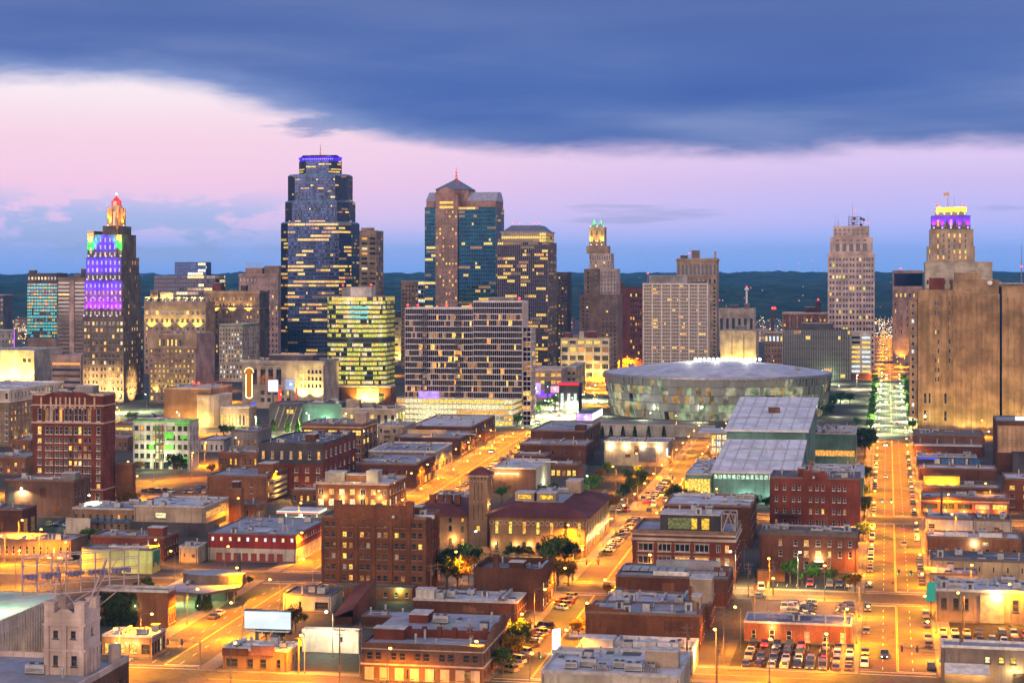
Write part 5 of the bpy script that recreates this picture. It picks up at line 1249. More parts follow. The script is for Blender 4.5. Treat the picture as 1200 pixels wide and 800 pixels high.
for i in range(5): wall_lamp(b, b.W * (.07 + .21 * i), -.12, b.H * .38, 1500, (1, .45, .08))
b.finish(TRIMD)
rblock('white_slope_shop', 'white walled low shop with sloping side wall under the lantern front', 1085, 1142, 624, 608, d=14, wall=WHITE, roof=RG, F=[B(.2, .8, 4, 1, .5, .6, .5, 'gold', xs=[(.12, .14)])], cl=2)
rblock('beige_lit_shop', 'plain beige box shop with untidy grey roof at the far right', 1142, 1186, 628, 610, d=14, wall=CREAM, roof=RD, cl=4)
b = rblock('skylight_brick_row', 'brick row with white skylight boxes on its roof and an amber front', 1086, 1197, 652, 630, d=14, wall=BRICK2, roof=RW, F=[B(.05, .6, 7, 1, .3, .6, .2), B(.62, .95, 6, 1, .1, .5, .7, 'white', xs=[(.62, .07)])], cl=3)
m = MB(); [m.box(b.W * (.2 + .36 * i), b.W * (.2 + .36 * i) + 7, .8, 3, b.H + .12, b.H + 1.8) for i in range(2)]; m.build('skylight_box', TRIMW, b.root); wall_lamp(b, b.W * .5, -.1, b.H * .8, 1400, (1, .95, .75))
rblock('ochre_block', 'ochre rendered block with few small windows just above the grey plaster block', 1090, 1240, 679, 656, d=16, wall=mat_wall('stucco', (.46, .34, .19)), roof=RD, F=[B(.3, .9, 9, 1, .1, .45, .1)], cl=6, cop=COPED)
rblock('canopy_shop', 'small shop with white flat canopy and lit clerestory at the avenue corner', 1091, 1146, 690, 673, d=10, wall=TAN, roof=RW, F=[B(.45, .85, 6, 1, .7, .6, .5, 'gold')], cl=4)
b = Bld('grey_plaster_block', 'grey plastered block with a big floodlit blank panel above the full car park', 'building', 1097, 1240, 728, 692, d=18, vp=1040)
b.walls(mat_wall('stucco', (.24, .18, .14)), F=[B(.35, .85, 8, 1, .14, .75, .15, xs=[(.065, .05), (.165, .05), (.245, .05), (.655, .05), (.8, .05)])], L=[B(.1, .85, 3, 1, .5, .6, .4, 'shop')]); b.roof(RW, par=.7, coping=COPE); b.clutter(8)
m = MB(); m.box(b.W * .365, b.W * .56, -.3, -.01, .2, b.H * .92); m.build('blank_panel', mat_plain('panel_olive', (.24, .24, .17), .8), b.root)
for x in (.5,): wall_lamp(b, b.W * x, -.5, b.H * .92, 2000, (.85, 1, .5))
m = MB(); m.tube((b.W * .22, -.2, .2), (b.W * .22, -.2, b.H * .45), .14); m.tube((b.W * .22, -.2, b.H * .45), (b.W * .19, -.2, b.H * .65), .14); m.tube((b.W * .19, -.2, b.H * .65), (b.W * .19, -.2, b.H), .14); m.build('downpipe', TRIMD, b.root); b.finish(TRIMD)
b = Bld('awning_cafe', 'long low building with white awning over cafe tables at the bottom right', 'building', 1104, 1250, 800, 758, d=7, vp=1040)
b.walls(mat_wall('stucco', (.24, .18, .14)), F=[B(.05, .42, 6, 1, .5, .7, .5, 'shop', xs=[(.75, .12), (.60, .06), (.9, .1)]), B(.55, .85, 9, 1, .06, .6, 1, 'white', xs=[(.37, .045), (.48, .045), (.575, .045)])]); b.roof(RG, par=.6, coping=TRIMW)
m = MB(); m.poly([(.5, -4.5, 3.2), (b.W * .38, -4.5, 3.2), (b.W * .38, -.05, 4.6), (.5, -.05, 4.6)]); m.poly([(.5, -4.5, 3.1), (.5, -.05, 4.5), (b.W * .38, -.05, 4.5), (b.W * .38, -4.5, 3.1)]); m.build('awning', TRIMW, b.root)
for i in range(3): wall_lamp(b, b.W * (.08 + .12 * i), -.6, 2.9, 700, (1, .55, .15))
wall_lamp(b, b.W * .55, -.2, 3.6, 450, (1, .75, .3)); wall_lamp(b, b.W * .62, -.2, 3.6, 400, (1, .75, .3)); b.finish(TRIMD)
b = Bld('patterned_theatre', 'tall hall with diamond patterned tan upper wall and dark lower block at the right edge', 'building', 1168, 1240, 556, 494, d=30, vp=1040)
b.walls(BRICKD); m = MB(); m.box(.4, b.W, -.15, -.004, b.H * .42, b.H * .93); m.build('patterned_wall', mat_wall('panel', (.42, .26, .14)), b.root)
m = MB()
for i in range(16):
    for j in range(4):
        x, z = 1.6 + i * 2.0, b.H * (.48 + .115 * j); m.prism([(x - .55, -.22), (x + .55, -.22), (x + .55, -.16), (x - .55, -.16)], z - 1.2, z + 1.2)
m.build('wall_pattern', mat_wall('panel', (.50, .34, .20)), b.root)
m = MB(); m.box(b.W * .25, b.W, -5, -.2, 0, b.H * .45); m.build('dark_block', DGREY, b.root)
m = MB(); m.box(b.W * .3, b.W * .8, -.5, -.2, b.H + .8, b.H + 2.6); m.build('lit_roof_sign', mat_emit('sign_white', (1, .95, .85), 1.3), b.root); b.roof(RG, par=.6, coping=TRIMD); b.finish()
rblock('red_corner_shop', 'red brick corner shop with pale roof at the right edge below the patterned hall', 1178, 1260, 600, 562, d=20, wall=BRICK, roof=RW, F=[B(.1, .9, 5, 3, .4, .5, .5, 'gold')], cl=3)
FLK = 2.2
# ================================================================== downtown towers
LIME = mat_wall('panel', (.46, .40, .32)); LIMEW = mat_wall('panel', (.55, .45, .40)); TANST = mat_wall('panel', (.42, .31, .21)); BROWNST = mat_wall('panel', (.26, .18, .13)); PINKST = mat_wall('panel', (.40, .27, .23)); DARKST = mat_wall('panel', (.12, .09, .085))
GLB = mat_glass('glass_blue', (.011, .021, .068), .07, .5, .85); GLT = mat_glass('glass_teal', (.002, .036, .085), .08, .5, .85); GLD = mat_glass('glass_night', (.018, .015, .030), .08, .5, .8)
SPB = mat_glass('spandrel_blue', (.013, .022, .062), .2, .5, .8); SPT = mat_glass('spandrel_teal', (.003, .046, .10), .2, .5, .8); SPG = mat_plain('spandrel_grey', (.26, .24, .24), .5); SPD = mat_plain('spandrel_dark', (.055, .05, .055), .5); SPO = mat_plain('spandrel_olive', (.10, .10, .07), .5)
def mast(b, x, y, z, h, r=.35, name='mast', light=(1, .06, .03)):
    m = MB(); m.tube((x, y, z), (x, y, z + h), r, r * .25, 6); o = m.build(name, STEEL, b.root)
    if light:
        m = MB(); m.ball((x, y, z + h * .45), .7, 0, 6, 4); m.build('beacon', mat_emit('beacon_red', light, 6.0), o)
    return o
def beacon(b, x, y, z, r=.8, c=(1, .04, .03)):
    m = MB(); m.tube((x, y, z), (x, y, z + 1.4), .15); m.ball((x, y, z + 1.8), r, 1, 6, 4); m.build('beacon', [STEEL, mat_emit('beacon_red', c, 6.0)], b.root)
def flood(b, x, y, z, aim, power, col, ang=70, vis=True, rad=.5):
    if vis:
        m = MB(); m.box(-.5, .5, -.5, .5, 0, .5); m.ball((0, 0, .8), .55, 1, 6, 4)
        o = m.build('floodlight', [TRIMD, mat_emit('flood_%.2f_%.2f' % (col[0], col[1]), tuple(.5 * c + .5 for c in col), 3.0)], b.root); o.location = (x, y, z)
    else: o = b.root
    return lamp(o if vis else b.root, (0, 0, 1.6) if vis else (x, y, z), power * FLK, col, 'SPOT', rad, aim, R(ang), name='flood')
def tier(b, mat, x0, x1, z0, z1, y0, y1, F=(), Rt=(), L=None, name='tier', par=.8, cop=None, roofm=None):
    b.walls(mat, F=F, Rt=Rt, L=L, x0=x0, x1=x1, y0=y0, y1=y1, z0=z0, z1=z1, name=name)
    b.roof(roofm or RG, x0, x1, y0, y1, z1, par, cop or mat)
# --- art deco tower lit purple, with lantern
DECO = mat_wall('panel', (.175, .135, .10))
b = Bld('art_deco_tower', 'stepped art deco tower floodlit violet and green under a glowing orange lantern with red cap', 'tower', 97, 145, 471, 372, xr=168, vp=945)
Wd, D = b.W, b.D; zz = lambda py: b.lz(py); H1 = b.H
tier(b, DECO, 0, Wd, 0, H1, 0, D, [B(.02, .12, 7, 1, .5, .7, .5, 'shop'), B(.12, .97, 9, 11, .52, .55, .42, 'office', xs=pairs(5, .3, .12))], [B(.05, .97, 8, 12, .4, .55, .3, 'office')])
x2, x3 = b.lx(99), b.lx(146); z2 = zz(303)
tier(b, DECO, .8, Wd - 1.5, H1 + .05, zz(330), 1.0, D - 1, [B(.02, .98, 9, 5, .4, .55, .12)], [B(.02, .98, 7, 5, .4, .5, .15)])
tier(b, DECO, 1.6, Wd - 2.5, zz(330) + .05, z2, 2.0, D - 2, [B(.02, .98, 8, 3, .4, .55, .12)], [B(.02, .98, 7, 3, .4, .5, .15)])
tier(b, DECO, Wd * .22, Wd * .80, z2 + .05, zz(276), 2.6, D - 4, [B(.02, .96, 5, 3, .35, .6, .25)], [B(.02, .96, 5, 3, .35, .6, .1)])
tier(b, DECO, Wd * .06, Wd * .22 - .05, z2 + .05, zz(272), 4.0, D - 6, [B(.1, .9, 1, 2, .4, .6, .1)])
tier(b, DECO, Wd * .80 + .05, Wd - 3.2, z2 + .05, zz(276), 4.0, D - 6, [B(.1, .9, 2, 2, .4, .6, .1)])
tier(b, DECO, Wd * .42, Wd * .80, zz(276) + .9, zz(266), 5, D - 8)
cx_, cyy = Wd * .60, D * .45
m = MB(); z0, z1 = zz(266), zz(240); w = b.mpp * 9.6
for i in range(8):
    a = i * math.pi / 4 + math.pi / 8; m.box(cx_ + w * .92 * math.cos(a) - .9, cx_ + w * .92 * math.cos(a) + .9, cyy + w * .92 * math.sin(a) - .9, cyy + w * .92 * math.sin(a) + .9, z0, z1 - 2)
oc = lambda r: [(cx_ + r * math.cos(i * math.pi / 4 + math.pi / 8), cyy + r * math.sin(i * math.pi / 4 + math.pi / 8)) for i in range(8)]
m.prism(oc(w * .86), z0, z1, 0, None, oc(w * .70)); m.build('lantern', mat_wall('panel', (.62, .45, .25)), b.root)
for k in range(8):
    a = k * math.pi / 4; mm = MB(); mm.box(-.55, .55, -.1, .1, 0, (z1 - z0) * .62); o = mm.build('lantern_glass', mat_lit('lantern_glow', (1, .20, .01), 1.3, .5, .4), b.root); o.location = (cx_ + w * .84 * math.sin(a), cyy - w * .84 * math.cos(a), z0 + 1.5); o.rotation_euler = (R(-4), 0, a)
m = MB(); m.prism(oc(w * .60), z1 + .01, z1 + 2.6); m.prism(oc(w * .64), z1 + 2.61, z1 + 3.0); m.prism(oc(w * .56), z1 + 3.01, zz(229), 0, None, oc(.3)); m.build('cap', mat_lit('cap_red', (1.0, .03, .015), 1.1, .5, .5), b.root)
m = MB(); m.tube((cx_, cyy, zz(229)), (cx_, cyy, zz(225.5)), .3, .1); m.ball((cx_, cyy, zz(226.5)), .7, 1, 6, 4); m.build('finial', [STEEL, mat_emit('bulb_warm', (1, .72, .3), 9.0)], b.root)
VIO, PUR, GRN_, ORG = (.01, .0, 1.0), (.26, .0, 1.0), (.0, 1.0, .03), (1.0, .22, .0)
for i in range(6): flood(b, Wd * (.06 + .16 * i), -2.2, H1 + .5, (0, .16, 1), 34000, PUR, 70)
for i in range(5): flood(b, Wd * (.10 + .18 * i), -2.0, zz(350), (0, .14, 1), 44000, VIO, 70)
for i in range(5): flood(b, Wd * (.12 + .16 * i), -1.4, zz(330) + .8, (0, .14, 1), 44000, VIO, 70)
for i in range(4): flood(b, Wd * (.30 + .14 * i), -1.0, z2 + .8, (0, .16, 1), 22000, VIO, 70)
for x in (.14, .92): flood(b, Wd * x, .2, z2 + 1, (0, .2, 1), 60000, GRN_, 80)
for x in (.12, .88): flood(b, Wd * x, 2.0, zz(286), (0, .25, 1), 40000, ORG, 80, False)
for i in range(4): flood(b, cx_ + w * 1.35 * math.sin(i * math.pi / 2 - .5), cyy - w * 1.35 * math.cos(i * math.pi / 2 - .5), zz(266) + .5, (-math.sin(i * math.pi / 2 - .5) * .25, math.cos(i * math.pi / 2 - .5) * .25, 1), 20000, ORG, 80)
b.finish()
for x in (.1, .5, .9): flood(b, Wd * x, -16, 3, (0, 1, .45), 60000, (1, .62, .22), 75, False)
flood(b, Wd + 14, D * .4, 3, (-1, 0, .45), 60000, (1, .62, .22), 75, False)
# --- far left pair
b = Bld('teal_hotel_tower', 'dark hotel slab whose whole front glows with teal window lights', 'hotel', 32, 66.5, 415, 321, d=30, vp=930)
b.curtain([(0, 0), (b.W, 0), (b.W, b.D), (0, b.D)], b.H * .20, b.H * .88, 17, 1.9, .95, 'teal', sp=.4, mw=.5, span=SPD, mull=mat_plain('mullion_dark', (.05, .05, .05)), run=3)
b.walls(BROWNST, z1=b.H * .2, F=[B(.05, .5, 3, 1, .8, .8, 1, 'gold')]); b.walls(DARKST, z0=b.H * .88 + .02, F=[B(.3, .8, 9, 1, .6, .6, .8, 'gold')], name='upper_wall'); b.roof(RD, par=1, coping=DARKST); b.penthouse(DARKST, .5, 8, 3, 9, 4, RD); b.finish()
b = Bld('striped_brown_tower', 'brown slab tower with a pale vertical stripe between dark balcony bays', 'tower', 67.5, 100, 432, 326, d=30, vp=935)
b.walls(BROWNST, F=[B(.03, .97, 2, 22, .9, .5, .04, 'home', xs=[(.22, .40), (.80, .36)], style='multi')])
m = MB(); m.box(b.W * .44, b.W * .60, -.7, -.02, 0, b.H * .98); m.build('pale_stripe', mat_wall('panel', (.50, .36, .32)), b.root); b.roof(RD, par=1, coping=BROWNST); b.penthouse(DARKST, b.W * .8, b.W, 3, 12, 9, RD); b.penthouse(BROWNST, b.W * .55, b.W * .78, 3, 12, 3, RD); b.finish()
b = Bld('yellow_lit_hall', 'broad low cream building washed in yellow light at the left edge', 'building', -40, 40, 449, 411, d=60, vp=900)
b.walls(CREAM, F=[B(.6, .85, 12, 1, .3, .5, .3, xs=[(.86, .05), (.93, .05)])]); b.roof(RG, par=.9, coping=CREAM); b.clutter(8)
for i in range(4): flood(b, b.W * (.55 + .13 * i), -9, .5, (0, .6, 1), 30000, (1, .72, .15), 110, False)
b.finish()
b = Bld('striped_garage', 'pinkish parking garage with open horizontal bands beside the purple tower', 'car park', 60, 95, 453, 417, d=40, vp=935)
b.walls(PINKST, F=[B(.05, .85, 1, 4, .94, .45, .15, 'warm', style='plain')]); b.roof(RG, par=1, coping=PINKST); b.finish()
b = Bld('violet_trim_block', 'low pale block edged by a violet light strip left of the teal tower', 'building', -6, 17, 420, 387, xr=21, vp=900)
b.walls(GREY, F=[B(.3, .9, 6, 3, .4, .5, .3)]); m = MB(); m.box(b.W - .6, b.W + .3, -.4, -.02, 0, b.H); m.build('light_strip', mat_emit('strip_violet', (.75, .12, 1), 1.4), b.root); b.roof(RG, par=.8); b.finish()
b = Bld('edge_office', 'dark office block cut by the left frame edge with few lit windows', 'office', -30, 4, 400, 346, d=30, vp=920)
b.walls(DARKST, F=[B(.05, .95, 8, 9, .6, .5, .3)]); b.roof(RD, par=1); b.finish()
# --- hotel pair right of the purple tower
b = Bld('crown_lit_hotel', 'beige classical hotel block with a yellow lit parapet crown', 'hotel', 169, 241, 438, 355, d=26, vp=950)
b.walls(TANST, F=[B(.70, .92, 12, 2, .45, .5, .15, xs=pairs(6, .3, .2)), B(.05, .68, 12, 8, .4, .55, .4)]); b.cornice(TANST, b.H * .93, 1.6, 1.2); b.roof(RG, par=1.4, coping=TANST)
m = MB(); [m.box(b.W * i / 16, b.W * i / 16 + 1.0, 1.0, 1.8, b.H + .1, b.H + 4.4) for i in range(17)]; m.box(0, b.W, .95, 1.85, b.H + 4.401, b.H + 5.2); m.build('balustrade', CREAM, b.root)
b.penthouse(CREAM, b.W * .22, b.W * .44, 6, 14, 9, RG); b.penthouse(BROWNST, b.W * .06, b.W * .18, 6, 14, 11, RG)
for i in range(8): flood(b, b.W * (.05 + .125 * i), -.2, b.H + 1.6, (0, .5, 1), 5000, (1, .75, .10), 110)
flood(b, b.W * .33, 2.5, b.H + 1, (0, .4, 1), 5000, (1, .75, .1), 110)
for i in range(4): flood(b, b.W * (.12 + .25 * i), -3.5, b.H * .64, (0, .3, 1), 12000, (1, .70, .08), 100, False)
b.finish()
b = Bld('gothic_brick_hotel', 'brown brick hotel with arched gothic top storey and rows of yellow windows', 'hotel', 175, 228, 472, 392, xr=250, vp=950)
b.walls(BROWNST, F=[B(.03, .12, 9, 1, .6, .7, .6, 'gold'), B(.14, .80, 11, 9, .42, .5, .6, 'gold'), B(.82, .95, 11, 1, .5, .75, .6, 'gold')], Rt=[B(.05, .95, 6, 12, .3, .5, .2, 'gold')]); b.cornice(LIME, b.H * .81, .5, .4)
for x in (.08, .92):
    m = MB(); c = b.W * x; m.prism([(c - 4.4, -.5), (c + 4.4, -.5), (c + 4.4, 1), (c - 4.4, 1)], b.H * .80, b.H + 1, 0); m.prism([(c - 4.4, -.5), (c + 4.4, -.5), (c + 4.4, 1), (c - 4.4, 1)], b.H + 1.001, b.H + 4.6, 0, None, [(c - .4, -.5), (c + .4, -.5), (c + .4, 1), (c - .4, 1)]); m.build('gable', TANST, b.root)
m = MB(); m.box(b.W + .01, b.W + .7, 0, b.D, b.H * .1, b.H); m.build('side_pier', PINKST, b.root)
b.roof(RD, par=1, coping=TANST); b.clutter(6)
for i in range(4): flood(b, b.W * (.15 + .23 * i), -.9, 7, (0, .15, 1), 12000, (1, .80, .15), 80, False)
b.finish()
b = Bld('night_glass_office', 'wide dark glass office with lit stripe windows and taller blue glass block behind', 'office', 181, 252, 418, 323, d=34, vp=950)
b.curtain([(0, 0), (b.W, 0), (b.W, b.D), (0, b.D)], 0, b.H, 20, 3.2, .35, 'office', GLD, SPD, sp=.34, mw=.3, run=6)
xa, xb = b.lx(205, 12), b.lx(241, 12); b.curtain([(xa, 12), (xb, 12), (xb, 30), (xa, 30)], b.H, b.lz(308, 0, 12), 4, 3, .15, 'white', GLB, SPB, sp=.2, mw=.2, name='upper_curtain_wall'); b.roof(RD, xa, xb, 12, 30, b.lz(308, 0, 12), .8, DARKST); b.finish()
b = Bld('brown_cornice_block', 'wide brown brick block with pale cornices behind the gothic hotel', 'building', 240, 304, 436, 342, d=30, vp=955)
b.walls(BROWNST, F=[B(.05, .78, 16, 12, .42, .5, .3, 'gold'), B(.80, .95, 16, 2, .45, .5, .2)]); b.cornice(TANST, b.H * .79, 1.2, .8); b.cornice(TANST, b.H - 1.4, 1.3, .9); b.roof(RD, par=1, coping=TANST); b.clutter(8); b.penthouse(BRICKR, b.W * .1, b.W * .26, 6, 16, 8, RD); b.penthouse(DARKST, b.W * .62, b.W * .72, 6, 12, 6, RD)
for i in range(3): flood(b, b.W * (.2 + .3 * i), -3, b.H * .74, (0, .2, 1), 12000, (1, .62, .12), 100, False)
b.finish()
b = Bld('rose_brick_tower', 'rose brown brick tower with a scaffold sign frame on its roof', 'tower', 280, 326, 424, 322, d=28, vp=958)
b.walls(PINKST, F=[B(.03, .97, 11, 15, .36, .5, .1, 'home')]); b.cornice(PINKST, b.H - 1.2, 1.2, .8); b.roof(RD, par=1.2, coping=PINKST); b.penthouse(PINKST, b.W * .12, b.W * .55, 6, 18, 7, RD); b.penthouse(BROWNST, b.W * .6, b.W * .98, 6, 18, 9, RD)
m = MB()
for i in range(7): x = b.W * (.12 + .07 * i); m.tube((x, 7, b.H + 7), (x, 7, b.H + 13), .16, n=4)
for z in (8.5, 11, 13): m.tube((b.W * .12, 7, b.H + z), (b.W * .54, 7, b.H + z), .14, n=4)
m.build('sign_frame', STEEL, b.root); b.finish()
b = Bld('grey_green_office', 'grey beige office with green copper cornice and pale gridded windows', 'office', 257, 284, 447, 381, xr=304, vp=955)
b.walls(LIME, F=[B(.05, .3, 7, 3, .5, .6, .3, 'white'), B(.34, .95, 8, 8, .5, .55, .25, 'white')], Rt=[B(.05, .95, 7, 11, .4, .5, .15)]); b.cornice(mat_plain('copper_green', (.08, .20, .13)), b.H - .8, .9, .6); b.roof(RD, par=1, coping=LIME); b.clutter(4); b.finish()
# --- tallest octagonal glass tower
b = Bld('crown_glass_tower', 'tallest dark blue glass tower with stepped top and violet lit crown', 'tower', 326, 401, 440, 262, xr=412, vp=960)
b.D = min(b.D, 44)
def octp(x0, x1, y0, y1, c): return [(x0 + c, y0), (x1 - c, y0), (x1, y0 + c), (x1, y1 - c), (x1 - c, y1), (x0 + c, y1), (x0, y1 - c), (x0, y0 + c)]
xr_ = b.lx(412, 10); c = 9.0
def inset(k): return octp(k, xr_ - k, k, 46 - k, c)
b.curtain(inset(0), 0, b.H, 40, 1.3, .34, 'gold', GLB, SPB, sp=.46, mw=.16, run=8, mull=mat_plain('mullion_blue', (.05, .055, .08), .3, .6))
zs = [b.lz(262), b.lz(237), b.lz(206), b.lz(188)]
for i, (k, fl, lt) in enumerate(((3, 7, .16), (5, 9, .16), (13, 6, .25))):
    b.curtain(inset(k), zs[i] + .02, zs[i + 1], fl, 1.3, lt, 'gold', GLB, SPB, sp=.46, mw=.16, run=6, name='upper_curtain_wall')
for k, z in ((0, zs[0]), (3, zs[1]), (5, zs[2])):
    m = MB(); m.prism(inset(k - .35), z + .03, z + 1.6, 0, 1, inset(k + 1.2)); m.build('setback_rim', [mat_glass('rim_glass', (.10, .16, .26), .15, .9), RD], b.root)
m = MB(); m.prism(inset(13.4), zs[3] + .05, zs[3] + 3.6, 0, None, inset(12.4)); m.build('crown', mat_lit('crown_violet', (.10, .02, 1.0), 1.1, .4, .3), b.root)
m = MB(); mid = (xr_ / 2, 23); m.prism(inset(14), zs[3] + 3.7, zs[3] + 5.5, 0, None, inset(17)); m.build('dome', SPB, b.root)
for i in range(16): m = MB(); m.ball((xr_ * (.30 + .028 * i), 12.2, zs[3] + 1.6), .35, 0, 6, 4); m.build('crown_bulb', mat_emit('bulb_violet', (.55, .45, 1), 3.5), b.root)
m = MB()
m.tube((*mid, zs[3] + 5.5), (*mid, b.lz(167)), .6, .12); m.build('spire', STEEL, b.root); m = MB(); m.ball((*mid, b.lz(178)), 1.0, 0, 6, 4); m.build('beacon', mat_emit('beacon_red', (1, .04, .03), 6.0), b.root)
b.finish()
b = Bld('beige_grid_tower', 'beige concrete grid tower standing right behind the tallest glass tower', 'tower', 413, 441, 432, 272, d=28, vp=965)
b.walls(TANST, F=[B(.02, .97, 3, 26, .72, .5, .3, 'office', style='multi')], Rt=[B(.02, .97, 3, 26, .6, .5, .2)], depth=.8); b.roof(RD, par=1.4, coping=TANST); b.penthouse(TANST, b.W * .3, b.W * .75, 6, 16, 4, RD); b.finish()
# --- glowing round fronted tower
b = Bld('round_glass_tower', 'round fronted office tower glowing yellow green on every floor', 'tower', 379, 449, 457, 348, d=40, vp=965)
cxr, ryy = b.W / 2, 14.0; pts = [(b.W / 2 + b.W / 2 * math.cos(t), 12 - ryy * .75 * math.sin(t)) for t in [math.pi - i * math.pi / 14 for i in range(15)]] + [(b.W, 38), (0, 38)]
b.curtain(pts, 0, b.H - 3.2, 19, 1.1, .80, 'green', mat_glass('glass_green', (.06, .09, .05), .1, .5, .6), SPO, sp=.36, mw=.1, run=4, dark=(10,), even=True)
b.curtain(pts, b.H - 3.2, b.H, 1, 1.5, 1.0, 'yellow', SPO, SPO, sp=.1, mw=.12, name='crown_band', run=9)
m = MB(); ins = [(b.W / 2 + (x - b.W / 2) * .97, 14 + (y - 14) * .95) for x, y in pts]; m.prism(ins, b.H + .02, b.H + .5); m.build('roof', RG, b.root)
b.penthouse(WHITE, b.W * .40, b.W * .75, 10, 22, 7.5, RW); b.penthouse(GREY, b.W * .24, b.W * .39, 12, 22, 7.0, RG)
beacon(b, b.W * .26, 12, b.H + 7.4); beacon(b, b.W * .74, 11, b.H + 7.9)
for i in range(3): m = MB(); m.box(b.W * .44, b.W * .74, -.0, .1, 0, 1.9); o = m.build('screen_window', LIT['teal'] if 0 else mat_lit('lit_aqua', (.25, .85, .75), .95), b.root); o.location = (0, 1.38 + .05 * 0, b.H - 9.2 - 3.75 * i)
b.finish()
b = Bld('cream_gold_block', 'cream office block warmly lit between the round tower and the apartment slab', 'office', 448, 475, 428, 373, d=26, vp=968)
b.walls(CREAM, F=[B(.05, .95, 4, 8, .6, .5, .8, 'gold')]); b.cornice(CREAM, b.H - 1, 1, .8); b.roof(RD, par=1, coping=CREAM); b.penthouse(DARKST, b.W * .1, b.W * .7, 4, 14, 7, RD)
for i in range(2): flood(b, b.W * (.3 + .4 * i), -5, 2, (0, .3, 1), 30000, (1, .75, .15), 80, False)
b.finish()
# --- theatre plaza group
b = Bld('arched_cream_hall', 'cream classical hall with tall blind arches and a lit office end', 'building', 284, 379, 478, 424, d=40, vp=950)
xs = [(.07, .055), (.155, .055), (.255, .065), (.35, .065), (.45, .065)]
b.walls(STONE, F=[B(.50, .86, 5, 1, .5, .95, 0, xs=xs, style='plain'), B(.10, .42, 9, 2, .4, .6, .2, xs=[(.25 + .08 * i, .05) for i in range(5)])] , depth=.8)
m = MB()
for (c, w) in xs:
    for t in range(8):
        a0, a1 = math.pi * t / 8, math.pi * (t + 1) / 8; X, z, r = b.W * c, b.H * .84, b.W * w / 2
        m.poly([(X + r * math.cos(a0), -.03, z + r * math.sin(a0)), (X, -.03, z), (X + r * math.cos(a1), -.03, z + r * math.sin(a1))])
m.build('arch_heads', mat_plain('arch_shadow', (.16, .14, .13)), b.root)
m = MB(); x0 = b.W * .70; m.box(x0, b.W, -.35, -.02, 0, b.H * .96); m.build('office_end', CREAM, b.root)
for r in range(3):
    for cc in range(6): link('window', win_mesh(1.7, 2.5, ('yellow' if cc < 2 else None), 'sill', COPE), b.root, (x0 + (b.W - x0) * (.10 + .155 * cc), -.37, b.H * (.50 + .15 * r)))
b.cornice(STONE, b.H - 1.3, 1.2, .9); b.roof(RD, par=1.2, coping=CREAM); b.clutter(6); b.penthouse(DARKST, b.W * .25, b.W * .8, 14, 30, 4, RD)
for x in (.75, .92): flood(b, b.W * x, -6, 6, (0, .5, 1), 26000, (1, .72, .18), 90, False)
b.finish()
b = Bld('theatre_block', 'brown brick theatre with pale flat roof and curved tan corner', 'theatre', 192, 247, 500, 456, xr=272, vp=945)
b.walls(mat_wall('brick', (.26, .15, .09)), Rt=[B(.1, .3, 4, 1, .3, .6, .5, 'gold')]); b.roof(RW, par=1, coping=TANST); b.clutter(5)
m = MB(); q = [(b.W * .85 + 12 * math.cos(t), b.D * .35 + 15 * math.sin(t)) for t in [i * 2 * math.pi / 24 for i in range(24)]]; m.prism(q, 0, b.H * .86, 0, 1); m.build('curved_corner', [CREAM, RW], b.root); b.finish()
for i in range(3): lamp(b.root, (b.W * (.3 + .3 * i), -8, 4), 9000, (1, .62, .12), name='street_glow')
b = Bld('theatre_lobby', 'low tan theatre lobby with a row of tall lit windows below the orange marquee', 'theatre', 258, 292, 502, 478, d=14, vp=945)
b.walls(TANST, F=[B(.08, .75, 8, 1, .4, .75, .6, 'gold')]); b.roof(RG, par=.8); b.finish(); lamp(b.root, (b.W * .5, -6, 4), 9000, (1, .8, .4), name='lobby_light')
P = gpt(292, 497); mq = thing('marquee_sign', 'tall orange vertical theatre marquee outlined with bulbs and a round top', 'sign', (*P, 0))
s_ = P[1] / FPX; zt_, zb_ = CAMZ - (433 - HZ) * s_, CAMZ - (464 - HZ) * s_
m = MB(); m.box(-1.5, 1.5, -.4, .4, zb_, zt_ - 2); m.tube((0, -.45, zt_ - 1.5), (0, .45, zt_ - 1.5), 2.4, n=16); m.build('panel', mat_emit('marquee_orange', (.85, .25, .01), .8), mq)
m = MB()
for i in range(26):
    z = zb_ + (zt_ - 3 - zb_) * i / 25
    for q in (-1.8, 1.8): m.ball((q, -.5, z), .22, 0, 5, 3)
for i in range(12):
    a = math.pi * (i / 11); m.ball((2.7 * math.cos(a), -.5, zt_ - 1.5 + 2.7 * math.sin(a)), .22, 0, 5, 3); m.ball((1.8 * math.cos(a), -.5, zb_ - 1.2 * math.sin(a)), .22, 0, 5, 3)
m.build('bulbs', mat_emit('bulb_warm', (1, .72, .3), 9.0), mq); m = MB(); m.box(-.9, .9, -.3, .5, 0, zb_ - .1); m.build('post', TANST, mq); lamp(mq, (0, -3, (zb_ + zt_) / 2), 5000, (1, .45, .05))
P = gpt(297, 500); o = MB(); o.box(-.9, .9, -.6, .6, 0, 14.5); k = o.build('light_column', mat_lit('column_blue', (.05, .12, 1), 1.3, .3, .4)); k.location = (*P, 0); tag(k, 'slim light column glowing blue at the foot of the theatre marquee', 'light column')
